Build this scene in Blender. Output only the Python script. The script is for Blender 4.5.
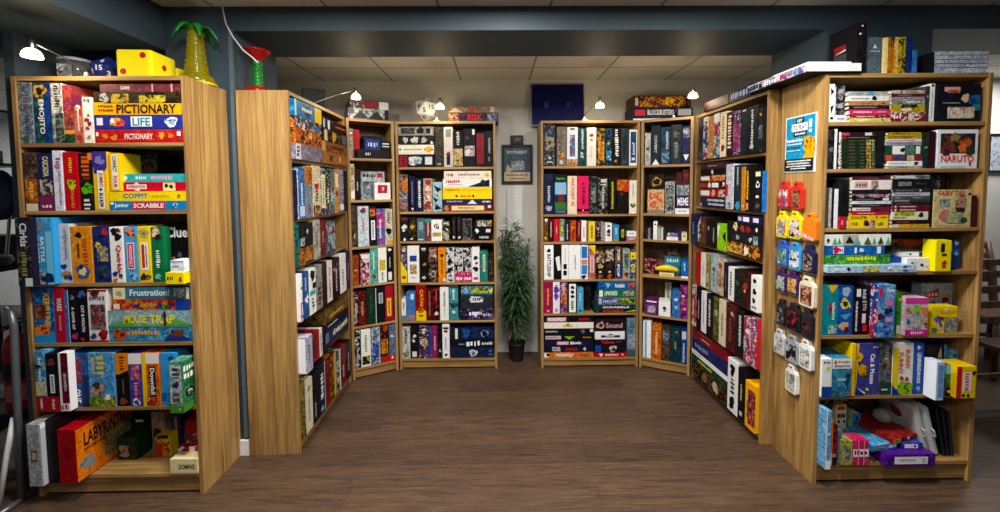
import bpy, bmesh, math, random
from mathutils import Vector, Matrix
random.seed(7)
PI = math.pi
C = bpy.context.scene.collection
scene = bpy.context.scene
for o in list(bpy.data.objects): bpy.data.objects.remove(o)

# ---------------- camera ----------------
F, PITCH, ROLL, YAW, CAMH, CY = 383.3, 0.0494, -0.0071, 0.0105, 1.493, 205.9
cam_d = bpy.data.cameras.new('camera'); cam = bpy.data.objects.new('camera', cam_d); C.objects.link(cam)
cam_d.sensor_width = 36; cam_d.lens = F/1000*36; cam_d.shift_y = (CY-256)/1000; cam_d.clip_start = .02
cam.location = (0, 0, CAMH)
# world -> camera rotation, same model as the measurement of the photo
def _rotm():
    Rz = Matrix.Rotation(YAW, 3, 'Z'); Rx = Matrix.Rotation(PITCH, 3, 'X')
    return Rx @ Rz
RW = _rotm()                       # world dir -> (x right, y forward, z up)
cr = math.cos(ROLL); sr = math.sin(ROLL)
def ray(u, v):
    a = u-500; b = v-CY
    a, b = cr*a+sr*b, -sr*a+cr*b
    d = Vector((a/F, 1, -b/F))
    return RW.transposed() @ d
Rf = ray(500+0, CY); 
_x = (RW.transposed() @ Vector((cr, 0, sr))).normalized(); _f = (RW.transposed() @ Vector((0, 1, 0))).normalized()
_x = (ray(600, CY)-ray(500, CY)).normalized(); _f = ray(500, CY).normalized(); _u = _x.cross(_f)
cam.matrix_world = Matrix(((_x.x, _u.x, -_f.x, 0), (_x.y, _u.y, -_f.y, 0), (_x.z, _u.z, -_f.z, CAMH), (0, 0, 0, 1)))
scene.camera = cam

# ---------------- world, lights, exposure ----------------
w = bpy.data.worlds.new('room_world'); scene.world = w; w.use_nodes = True
w.node_tree.nodes['Background'].inputs[0].default_value = (.80, .88, 1, 1)
w.node_tree.nodes['Background'].inputs[1].default_value = .09
def area(name, loc, size, power, col=(1, 1, 1), rot=(0, 0, 0), sy=None):
    l = bpy.data.lights.new(name, 'AREA'); l.energy = power; l.color = col; l.size = size
    if sy: l.shape = 'RECTANGLE'; l.size_y = sy
    o = bpy.data.objects.new(name, l); C.objects.link(o); o.location = loc; o.rotation_euler = rot; return o
area('ceiling_panel_light', (-.95, 1.25, 2.44), .25, 23, (1, .97, .90))
area('ceiling_panel_light', (1.05, 1.25, 2.44), .25, 27, (1, .97, .90))
area('ceiling_panel_light', (.05, 1.55, 2.44), .3, 21, (1, .96, .90))
area('ceiling_panel_light', (0, -.3, 2.44), .6, 16, (1, .98, .95))
area('ceiling_panel_light', (-5.2, 3.6, 2.38), .6, 30, (1, .98, .95))  # unseen fill lamp, added to brighten the pale wall at far left
area('ceiling_panel_light', (4.2, 2.9, 2.40), .5, 13, (1, .98, .95))
vs = scene.view_settings; vs.view_transform = 'Standard'; vs.look = 'None'; vs.gamma = 1; vs.use_curve_mapping = False
vs.exposure = 0.68

# ---------------- materials ----------------
def hexc(h):
    h = h.strip('#')
    if len(h) == 3: h = ''.join(c*2 for c in h)
    r = [int(h[i:i+2], 16)/255 for i in (0, 2, 4)]
    return tuple((c/12.92 if c <= .04045 else ((c+.055)/1.055)**2.4) for c in r)+(1,)
MC = {}
def mat(name, col='888', rough=.6, metal=0, emit=None, es=0, trans=0, noise=None, alpha=1, bump=0, scale=(1, 1, 1), ior=1.45):
    if name in MC: return MC[name]
    m = bpy.data.materials.new(name); m.use_nodes = True; nt = m.node_tree; b = nt.nodes['Principled BSDF']
    b.inputs['Roughness'].default_value = rough; b.inputs['Metallic'].default_value = metal
    b.inputs['Transmission Weight'].default_value = trans; b.inputs['IOR'].default_value = ior
    c = hexc(col); b.inputs['Base Color'].default_value = c
    tc = nt.nodes.new('ShaderNodeTexCoord'); mp = nt.nodes.new('ShaderNodeMapping'); mp.inputs['Scale'].default_value = scale
    nt.links.new(tc.outputs['Object'], mp.inputs[0])
    nz = nt.nodes.new('ShaderNodeTexNoise'); nz.inputs['Scale'].default_value = noise[1] if noise else 30; nz.inputs['Detail'].default_value = 5
    nt.links.new(mp.outputs[0], nz.inputs[0])
    mx = nt.nodes.new('ShaderNodeMix'); mx.data_type = 'RGBA'
    c2 = hexc(noise[0]) if noise else tuple(x*.88 for x in c[:3])+(1,)
    mx.inputs[6].default_value = c; mx.inputs[7].default_value = c2
    rp = nt.nodes.new('ShaderNodeMapRange'); rp.inputs[1].default_value = .35; rp.inputs[2].default_value = .65
    nt.links.new(nz.outputs[0], rp.inputs[0]); nt.links.new(rp.outputs[0], mx.inputs[0]); nt.links.new(mx.outputs[2], b.inputs['Base Color'])
    if bump:
        bp = nt.nodes.new('ShaderNodeBump'); bp.inputs['Strength'].default_value = bump; bp.inputs['Distance'].default_value = .002
        nt.links.new(nz.outputs[0], bp.inputs['Height']); nt.links.new(bp.outputs[0], b.inputs['Normal'])
    if emit:
        b.inputs['Emission Color'].default_value = hexc(emit); b.inputs['Emission Strength'].default_value = es
    MC[name] = m; return m
def wood(name, axis, c1='a9834b', c2='8d6937', c3='b99557'):
    if name in MC: return MC[name]
    m = bpy.data.materials.new(name); m.use_nodes = True; nt = m.node_tree; b = nt.nodes['Principled BSDF']; b.inputs['Roughness'].default_value = .5
    tc = nt.nodes.new('ShaderNodeTexCoord'); mp = nt.nodes.new('ShaderNodeMapping')
    s = [22, 22, 22]; s['xyz'.index(axis)] = .9; mp.inputs['Scale'].default_value = s
    nt.links.new(tc.outputs['Object'], mp.inputs[0])
    n1 = nt.nodes.new('ShaderNodeTexNoise'); n1.inputs['Scale'].default_value = 1; n1.inputs['Detail'].default_value = 6; n1.inputs['Distortion'].default_value = 1.6
    nt.links.new(mp.outputs[0], n1.inputs[0])
    n2 = nt.nodes.new('ShaderNodeTexNoise'); n2.inputs['Scale'].default_value = 5; n2.inputs['Detail'].default_value = 3; nt.links.new(mp.outputs[0], n2.inputs[0])
    rp = nt.nodes.new('ShaderNodeValToRGB'); e = rp.color_ramp.elements
    e[0].position = .34; e[0].color = hexc(c2); e[1].position = .62; e[1].color = hexc(c3); k = e.new(.47); k.color = hexc(c1)
    nt.links.new(n1.outputs[0], rp.inputs[0])
    mx = nt.nodes.new('ShaderNodeMix'); mx.data_type = 'RGBA'; mx.blend_type = 'MULTIPLY'
    r2 = nt.nodes.new('ShaderNodeMapRange'); r2.inputs[1].default_value = .4; r2.inputs[2].default_value = .62; r2.inputs[3].default_value = .35; r2.inputs[4].default_value = 0
    nt.links.new(n2.outputs[0], r2.inputs[0]); nt.links.new(r2.outputs[0], mx.inputs[0]); nt.links.new(rp.outputs[0], mx.inputs[6]); mx.inputs[7].default_value = hexc('8a6a48')
    nt.links.new(mx.outputs[2], b.inputs['Base Color'])
    MC[name] = m; return m
# printed card: colours come from three colour attributes of the mesh, mixed by noise into an abstract illustration
def print_mat():
    m = bpy.data.materials.new('printed_card'); m.use_nodes = True; nt = m.node_tree; b = nt.nodes['Principled BSDF']; b.inputs['Roughness'].default_value = .45; b.inputs['Specular IOR Level'].default_value = .14
    A = []
    for n in 'abc':
        a = nt.nodes.new('ShaderNodeAttribute'); a.attribute_name = 'c'+n; A.append(a)
    tc = nt.nodes.new('ShaderNodeTexCoord'); oi = nt.nodes.new('ShaderNodeObjectInfo')
    mu = nt.nodes.new('ShaderNodeMath'); mu.operation = 'MULTIPLY'; mu.inputs[1].default_value = 37
    nt.links.new(oi.outputs['Random'], mu.inputs[0])
    def noise(sc, det, off, lo, hi):
        ad = nt.nodes.new('ShaderNodeMath'); ad.operation = 'ADD'; ad.inputs[1].default_value = off; nt.links.new(mu.outputs[0], ad.inputs[0])
        n = nt.nodes.new('ShaderNodeTexNoise'); n.noise_dimensions = '4D'; n.inputs['Scale'].default_value = sc; n.inputs['Detail'].default_value = det; n.inputs['Distortion'].default_value = .6
        nt.links.new(tc.outputs['Object'], n.inputs['Vector']); nt.links.new(ad.outputs[0], n.inputs['W'])
        r = nt.nodes.new('ShaderNodeMapRange'); r.inputs[1].default_value = lo; r.inputs[2].default_value = hi; nt.links.new(n.outputs[0], r.inputs[0]); return r
    r1 = noise(34, 4, 0, .49, .54); r2 = noise(52, 3.5, 9, .55, .59); r3 = noise(120, 3, 21, .35, .65)
    m1 = nt.nodes.new('ShaderNodeMix'); m1.data_type = 'RGBA'; m2 = nt.nodes.new('ShaderNodeMix'); m2.data_type = 'RGBA'
    nt.links.new(r1.outputs[0], m1.inputs[0]); nt.links.new(A[0].outputs[0], m1.inputs[6]); nt.links.new(A[1].outputs[0], m1.inputs[7])
    nt.links.new(r2.outputs[0], m2.inputs[0]); nt.links.new(m1.outputs[2], m2.inputs[6]); nt.links.new(A[2].outputs[0], m2.inputs[7])
    ds = nt.nodes.new('ShaderNodeVectorMath'); ds.operation = 'DISTANCE'; nt.links.new(A[0].outputs[0], ds.inputs[0]); nt.links.new(A[1].outputs[0], ds.inputs[1])
    k = nt.nodes.new('ShaderNodeMath'); k.operation = 'MULTIPLY'; k.use_clamp = True; k.inputs[1].default_value = 6; nt.links.new(ds.outputs['Value'], k.inputs[0])
    r3.inputs[3].default_value = .62; k2 = nt.nodes.new('ShaderNodeMath'); k2.operation = 'MULTIPLY'; nt.links.new(k.outputs[0], k2.inputs[0]); nt.links.new(r3.outputs[0], k2.inputs[1])
    r3.inputs[3].default_value = .7; r3.inputs[4].default_value = 0
    m3 = nt.nodes.new('ShaderNodeMix'); m3.data_type = 'RGBA'; m3.blend_type = 'MULTIPLY'; nt.links.new(k2.outputs[0], m3.inputs[0]); nt.links.new(m2.outputs[2], m3.inputs[6]); m3.inputs[7].default_value = (.25, .22, .22, 1)
    nt.links.new(m3.outputs[2], b.inputs['Base Color']); return m
PRINT = print_mat()
OAKZ = wood('oak_upright', 'z'); OAKX = wood('oak_shelf', 'x'); OAKD = wood('oak_back', 'z', '7d5c36', '664826', '8c6a40')

# ---------------- helpers ----------------
def tag(o, label=None, cat=None, group=None, kind=None):
    if label: o['label'] = label
    if cat: o['category'] = cat
    if group: o['group'] = group
    if kind: o['kind'] = kind
    return o
def empty(name, loc, rz=0, label=None, cat=None, group=None):
    o = bpy.data.objects.new(name, None); C.objects.link(o); o.location = loc; o.rotation_euler = (0, 0, rz); o.empty_display_size = .05
    return tag(o, label, cat, group)
def ink(h):
    r, g, b, _ = hexc(h); L = .3*r+.6*g+.1*b; return tuple(max(0, (L+(x-L)*1.03))**1.12 for x in (r, g, b))+(1,)
class MB:
    """collects geometry for one mesh object, with three print colours per face"""
    def __init__(s): s.v = []; s.f = []; s.c = []; s.m = []; s.mats = []
    def mi(s, m):
        if m not in s.mats: s.mats.append(m)
        return s.mats.index(m)
    def poly(s, pts, cols=None, m=None, faces=None):
        b = len(s.v); s.v += [tuple(p) for p in pts]
        for f in (faces or [range(len(pts))]):
            s.f.append([b+i for i in f]); s.c.append(cols or ('fff',)*3); s.m.append(s.mi(m or PRINT))
    def box(s, x0, x1, y0, y1, z0, z1, cols=None, m=None, bev=0):
        if bev:
            bm = bmesh.new(); bmesh.ops.create_cube(bm, size=1)
            for v in bm.verts: v.co = Vector(((x0+x1)/2+v.co.x*(x1-x0), (y0+y1)/2+v.co.y*(y1-y0), (z0+z1)/2+v.co.z*(z1-z0)))
            bmesh.ops.bevel(bm, geom=bm.edges[:], offset=bev, segments=2, affect='EDGES', profile=.6)
            s.bm(bm, cols, m); return
        p = [(x0, y0, z0), (x1, y0, z0), (x1, y1, z0), (x0, y1, z0), (x0, y0, z1), (x1, y0, z1), (x1, y1, z1), (x0, y1, z1)]
        s.poly(p, cols, m, [(0, 3, 2, 1), (4, 5, 6, 7), (0, 1, 5, 4), (1, 2, 6, 5), (2, 3, 7, 6), (3, 0, 4, 7)])
    def bm(s, bm, cols=None, m=None):
        bm.verts.ensure_lookup_table(); bm.verts.index_update()
        s.poly([v.co.copy() for v in bm.verts], cols, m, [[v.index for v in f.verts] for f in bm.faces]); bm.free()
    def tube(s, pts, r, n=8, m=None, cols=None, cap=True):
        pts = [Vector(p) for p in pts]; rs = r if isinstance(r, (list, tuple)) else [r]*len(pts); V = []; Fc = []
        up = None
        for i, p in enumerate(pts):
            t = (pts[min(i+1, len(pts)-1)]-pts[max(i-1, 0)]).normalized()
            if up is None: up = t.orthogonal().normalized()
            up = (up-t*up.dot(t)).normalized(); q = t.cross(up)
            for k in range(n): a = 2*PI*k/n; V.append(p+(up*math.cos(a)+q*math.sin(a))*rs[i])
        for i in range(len(pts)-1):
            for k in range(n): k2 = (k+1) % n; Fc.append((i*n+k, i*n+k2, (i+1)*n+k2, (i+1)*n+k))
        if cap: Fc.append(tuple(range(n))[::-1]); Fc.append(tuple((len(pts)-1)*n+k for k in range(n)))
        s.poly(V, cols, m, Fc)
    def lathe(s, prof, c=(0, 0, 0), n=24, m=None, cols=None):
        V = []; Fc = []
        for r, z in prof:
            for k in range(n): a = 2*PI*k/n; V.append((c[0]+r*math.cos(a), c[1]+r*math.sin(a), c[2]+z))
        for i in range(len(prof)-1):
            for k in range(n): k2 = (k+1) % n; Fc.append((i*n+k, i*n+k2, (i+1)*n+k2, (i+1)*n+k))
        s.poly(V, cols, m, Fc)
    def disc(s, cx, cz, r, y, cols, n=14, rx=None):
        s.poly([(cx+(rx or r)*math.cos(2*PI*k/n), y, cz+r*math.sin(2*PI*k/n)) for k in range(n)], cols)
    def build(s, name, parent=None, loc=None, rz=0, smooth=False, xf=None):
        me = bpy.data.meshes.new(name); me.from_pydata(s.v, [], s.f)
        for m in s.mats: me.materials.append(m)
        me.polygons.foreach_set('material_index', s.m)
        if PRINT in s.mats:
            for j, n in enumerate('abc'):
                at = me.color_attributes.new('c'+n, 'FLOAT_COLOR', 'CORNER'); buf = []
                for f, c in zip(s.f, s.c): buf += list(ink(c[j]))*len(f)
                at.data.foreach_set('color', buf)
        if smooth: me.shade_smooth() if hasattr(me, 'shade_smooth') else None
        me.update()
        o = bpy.data.objects.new(name, me); C.objects.link(o)
        if loc is not None: o.location = loc
        if rz: o.rotation_euler = (0, 0, rz)
        if parent: o.parent = parent
        return o
def simple(name, fn, parent=None, loc=None, rz=0, smooth=False):
    b = MB(); fn(b); return b.build(name, parent, loc, rz, smooth)
# lettering: glyph outlines of the built-in font, cached
TXT = {}
def text_mesh(t, bold=.026):
    if t in TXT: return TXT[t]
    cu = bpy.data.curves.new('t', 'FONT'); cu.body = t; cu.resolution_u = 2; cu.offset = bold; cu.size = 1
    o = bpy.data.objects.new('t', cu); C.objects.link(o)
    dg = bpy.context.evaluated_depsgraph_get(); dg.update(); me = o.evaluated_get(dg).to_mesh()
    V = [v.co.copy() for v in me.vertices]; Fs = [tuple(p.vertices) for p in me.polygons]
    o.evaluated_get(dg).to_mesh_clear(); bpy.data.objects.remove(o); bpy.data.curves.remove(cu)
    if V:
        x0 = min(v.x for v in V); x1 = max(v.x for v in V); y0 = min(v.y for v in V); y1 = max(v.y for v in V)
    else: x0, x1, y0, y1 = 0, 1, 0, 1
    TXT[t] = (V, Fs, x0, x1, y0, y1); return TXT[t]

def design(mb, W, H, cols, feats, y=0, P=None, rnd=random):
    """draw features on a face W x H (x from 0..W, z from 0..H seen from the front at y); P maps (x, z, off) to 3D"""
    P = P or (lambda x, z, o: (x-W/2, y-o, z))
    off = [.0003]
    def q(x0, x1, z0, z1, c):
        o = off[0]; c = c if isinstance(c, tuple) else (c,)*3
        mb.poly([P(x0, z0, o), P(x1, z0, o), P(x1, z1, o), P(x0, z1, o)], c)
    def cc(s):
        p = s.split('/'); return (p[0], p[min(1, len(p)-1)], p[min(2, len(p)-1)])
    for ft in feats:
        a = ft.split(':'); k = a[0]; n = [None]*8
        off[0] += .00035
        fl = lambda i, d: float(a[i]) if len(a) > i and a[i] != '' else d
        if k == 'r':                       # r:cols:x0:x1:y0:y1 (from top)
            q(W*fl(2, 0), W*fl(3, 1), H*(1-fl(5, 1)), H*(1-fl(4, 0)), cc(a[1]))
        elif k == 'c':                     # c:col:x:y:r   (r relative to the smaller side)
            r = fl(4, .35)*min(W, H); x = W*fl(2, .5); z = H*(1-fl(3, .5)); o = off[0]
            am = 0 if (r < .006 or (len(a) > 5)) else .2; c3 = cc(a[1])
            if am:
                rg = [int(c3[0].ljust(6, c3[0][-1])[q:q+2], 16) if len(c3[0]) == 6 else 128 for q in (0, 2, 4)]; dk = ''.join('%02x' % int(t*.45) for t in rg)
                if c3[0] == c3[1] and len(c3[0]) == 6: c3 = (c3[0], c3[0], dk)
            ph = [rnd.uniform(0, 6.28) for _ in range(3)]
            f_ = lambda t: 1+am*(.5*math.sin(2*t+ph[0])+.6*math.sin(3*t+ph[1])+.5*math.sin(5*t+ph[2]))
            mb.poly([P(min(W, max(0, x+r*f_(2*PI*i/22)*math.cos(2*PI*i/22))), min(H, max(0, z+r*f_(2*PI*i/22)*math.sin(2*PI*i/22))), o) for i in range(22)], c3)
        elif k == 'g':                     # triangle g:col:x0:y0:x1:y1:x2:y2
            v = [float(t) for t in a[2:8]]; mb.poly([P(W*v[i], H*(1-v[i+1]), off[0]) for i in (0, 2, 4)], cc(a[1]))
        elif k in 'th':                    # t:TEXT:col:y0:y1:x0:x1 vertical   h:TEXT:col:y0:y1:x0:x1 horizontal
            V, Fs, x0, x1, y0, y1 = text_mesh(a[1].replace('_', ' '))
            X0, X1 = W*fl(5, .2), W*fl(6, .8); Z1, Z0 = H*(1-fl(3, .2)), H*(1-fl(4, .8)); o = off[0]
            if k == 'h': pts = [P(X0+(v.x-x0)/(x1-x0)*(X1-X0), Z0+(v.y-y0)/(y1-y0)*(Z1-Z0), o) for v in V]
            else: pts = [P(X0+(v.y-y0)/(y1-y0)*(X1-X0), Z1-(v.x-x0)/(x1-x0)*(Z1-Z0), o) for v in V]
            mb.poly(pts, (a[2],)*3, None, Fs)
        elif k in 'vs':                    # illegible marks: v vertical run, s horizontal run
            X0, X1 = W*fl(4, .3), W*fl(5, .7); Z1, Z0 = H*(1-fl(2, .2)), H*(1-fl(3, .75))
            if k == 'v':
                z = Z1; b = X1-X0
                while z > Z0:
                    h = b*rnd.uniform(.22, .5); q(X0+b*rnd.uniform(0, .2), X1-b*rnd.uniform(0, .25), max(z-h, Z0), z, a[1]); z -= h+b*rnd.uniform(.14, .3)
            else:
                x = X0; b = Z1-Z0
                while x < X1:
                    h = b*rnd.uniform(.22, .6); q(x, min(x+h, X1), Z0+b*rnd.uniform(0, .2), Z1-b*rnd.uniform(0, .25), a[1]); x += h+b*rnd.uniform(.14, .3)

# ---------------- bookcases ----------------
T = .02
class Unit:
    def __init__(s, key, ox, oy, ang, w, d, name):
        s.key = key; s.O = Vector((ox, oy, 0)); s.a = ang; s.w = w; s.d = d; s.name = name
        s.e = Vector((math.cos(ang), math.sin(ang), 0)); s.n = Vector((-math.sin(ang), math.cos(ang), 0))
    def hit(s, u, v, sb=0):               # pixel -> (along, height) on the plane sb behind the front edge
        r = ray(u, v); o = Vector((0, 0, CAMH)); p0 = s.O+s.n*sb
        t = (p0-o).dot(s.n)/r.dot(s.n); p = o+r*t; return (p-s.O).dot(s.e), p.z
    def pt(s, x, d, z): return s.O+s.e*x+s.n*d+Vector((0, 0, z))
U = {}
def unit(key, ox, oy, ang, w, d, name, boards, label, Hh=2.02):
    q = Unit(key, ox, oy, ang, w, d, name); U[key] = q
    q.z = [q.hit(u, v)[1] for u, v in boards]   # top faces of the shelves, the last is the bottom panel
    root = empty('bookcase', q.O+Vector((0, 0, 0)), ang, label, 'bookcase', 'oak bookcases')
    def pan(name, x0, x1, y0, y1, z0, z1, m):
        b = MB(); b.box(x0, x1, y0, y1, z0, z1, None, m, bev=.0012); b.build(name, root)
    pan('side_panel', 0, T, 0, d, 0, Hh, OAKZ); pan('side_panel', w-T, w, 0, d, 0, Hh, OAKZ)
    pan('top_panel', T, w-T, .002, d-.006, Hh-T, Hh, OAKX); pan('back_panel', T, w-T, d-.005, d, .03, Hh, OAKD)
    for z in q.z[:-1]: pan('shelf', T, w-T, .004, d-.006, z-.018, z, OAKX)
    pan('bottom_panel', T, w-T, .002, d-.006, q.z[-1]-.02, q.z[-1], OAKX)
    pan('plinth', T, w-T, .012, .028, 0.012, q.z[-1]-.02, OAKX)
    return q
unit('LF', -2.240, 1.822, 0, .80, .275, 'near left bookcase', [(110, 142.7), (110, 210.6), (110, 283), (110, 342.7), (110, 407.3), (110, 474.5)], 'tall oak bookcase at far left of photo with toys on top')
unit('RF', 1.567, 1.826, 0, .805, .275, 'near right bookcase', [(900, 121.5), (900, 168.6), (900, 228), (900, 271.4), (900, 335), (900, 395.3), (900, 461.5)], 'tall oak bookcase at right with poster and card packs on its side')
ILa = math.atan2(.811, -.012)
unit('IL', -1.113, 2.095, ILa, .81, .275, 'left side bookcase', [(290, 158.7), (292, 220), (293, 267.5), (295, 324), (297, 376.5), (299, 440)], 'oak bookcase lining left side of alcove, end panel facing the camera')
IRa = math.atan2(-.80, -.006)
unit('IR', 1.519, 2.921, IRa, .80, .275, 'right side bookcase', [(768, 151.4), (767, 212.5), (764, 261.5), (762, 313.6), (758.5, 368.7), (757, 433)], 'oak bookcase lining right side of alcove beside the card packs')
unit('BL', -.798, 3.087, 0, .80, .28, 'back left bookcase', [(445, 167), (445, 211.6), (445, 241), (445, 282.6), (445, 320.7), (445, 358.5)], 'oak bookcase on back wall left of the potted bamboo')
unit('BR', .363, 3.09, 0, .80, .28, 'back right bookcase', [(590, 166), (590, 214.2), (590, 241.7), (590, 279.4), (590, 313.3), (590, 357.8)], 'oak bookcase on back wall right of the potted bamboo')
unit('CL', -1.121, 2.915, math.atan2(.17, .32), .355, .26, 'left corner bookcase', [(370, 158.5), (370, 200), (372, 246), (372, 284), (372, 324.5), (374, 365)], 'narrow oak bookcase angled across back left corner')
unit('CR', 1.170, 3.085, math.atan2(-.165, .34), .375, .26, 'right corner bookcase', [(667, 164.5), (667, 214), (667, 240.3), (667, 277), (667, 317), (667, 361.5)], 'narrow oak bookcase angled across back right corner')

# ---------------- boxes and books on the shelves ----------------
ORD = ['top shelf', 'second shelf', 'third shelf', 'fourth shelf', 'fifth shelf', 'sixth shelf', 'bottom shelf']
CNT = [0]; PEND = []; KEEP = 282
def make_item(q, s0, s1, z0, z1, sb, dep, cols, feats, look, sfx, kind, tilt=0, rz=0, upright=True, side=None, big=True, into=None):
    CNT[0] += 1; rnd = random.Random(CNT[0]*13+5)
    g = .0006; W = max(s1-s0-2*g, .006); Hh = max(z1-z0, .006)
    loc = q.pt((s0+s1)/2, sb, z0)
    cc = tuple((cols*3)[:3]) if len(cols) == 1 else (tuple(cols)+(cols[-1],))[:3]
    if not feats:
        lt = cols[1] if len(cols) > 1 else 'eee'
        if kind == 'book': feats = (['v:%s:.1:.65:.3:.7' % lt] if upright else ['s:%s:.25:.75:.08:.6' % lt])
        elif upright: feats = ['r:%s:.12:.88:.22:.74' % cols[0], 'v:%s:.25:.7:.25:.75' % (cols[-1]), 'r:%s:.2:.8:.86:.93' % lt]
        else: feats = ['r:%s:.2:.8:.12:.88' % cols[0], 's:%s:.25:.75:.28:.72' % cols[-1], 'r:%s:.03:.1:.25:.75' % lt]
        feats = [f for f in feats]
    lab = look+', '+sfx if sfx else look
    cat = {'book': 'book'}.get(kind, 'board game')
    name = {'book': 'book'}.get(kind, 'board_game_box')
    grp = ('books, ' if kind == 'book' else 'board games, ')+(sfx or 'on top of the bookcases')
    plain = (cc[0],)*3
    if into is not None: big = False
    if big:
        root = empty(name, loc, q.a+rz, lab, cat, grp)
    mb = MB()
    if kind == 'book':
        t = min(.0025, W*.12, Hh*.12)
        if upright:
            mb.box(-W/2, W/2, 0, t, 0, Hh, cc); mb.box(-W/2, -W/2+t, t, dep, 0, Hh, cc); mb.box(W/2-t, W/2, t, dep, 0, Hh, cc)
            if big: pg = MB(); pg.box(-W/2+t, W/2-t, t, dep-.003, .002, Hh-.003, ('e8dfc8',)*3)
            else: mb.box(-W/2+t, W/2-t, t, dep-.003, .002, Hh-.003, ('e8dfc8',)*3)
        else:
            mb.box(-W/2, W/2, 0, t, 0, Hh, cc); mb.box(-W/2, W/2, t, dep, 0, t, cc); mb.box(-W/2, W/2, t, dep, Hh-t, Hh, cc)
            if big: pg = MB(); pg.box(-W/2+.003, W/2-.003, t, dep-.003, t, Hh-t, ('e8dfc8',)*3)
            else: mb.box(-W/2+.003, W/2-.003, t, dep-.003, t, Hh-t, ('e8dfc8',)*3)
        design(mb, W, Hh, cols, feats, 0, None, rnd)
        pn = ('cover', 'pages')
    else:
        bv = min(.0015, W*.1, Hh*.1)
        if big:
            pg = MB()
            if upright:
                tw = min(.004, W*.08); mb.box(-W/2, W/2-tw, 0, dep, 0, Hh, cc, bev=bv); pg.box(W/2-tw, W/2, .0012, dep-.0012, .0012, Hh-.0012, (cc[0],)*3)
            else:
                tw = min(.005, Hh*.12); mb.box(-W/2, W/2, 0, dep, tw, Hh, cc, bev=bv); pg.box(-W/2+.0012, W/2-.0012, .0012, dep-.0012, 0, tw, (cc[0],)*3)
        else: mb.box(-W/2, W/2, 0, dep, 0, Hh, cc)
        design(mb, W, Hh, cols, feats, 0, None, rnd)
        pn = ('lid', 'tray')
    if side:
        sgn, sf = side; D = dep
        P = (lambda x, z, o: (W/2+o, x, z)) if sgn > 0 else (lambda x, z, o: (-W/2-o, D-x, z))
        design(mb, D, Hh, cols, sf, 0, P, rnd)
    if into is not None:
        M = Matrix.Translation(loc) @ Matrix.Rotation(q.a+rz, 4, 'Z'); b0 = len(into.v)
        into.v += [tuple(M @ Vector(p)) for p in mb.v]; into.f += [[i+b0 for i in f] for f in mb.f]; into.c += mb.c; into.m += [0]*len(mb.f)
        if PRINT not in into.mats: into.mats.append(PRINT)
        return
    if big:
        mb.build(pn[0], root); pg.build(pn[1], root); o = root
    else:
        o = mb.build(name, None, loc, q.a+rz); tag(o, lab, cat, grp)
    if tilt:
        o.rotation_euler = (0, math.radians(tilt), q.a+rz)
    return o
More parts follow.
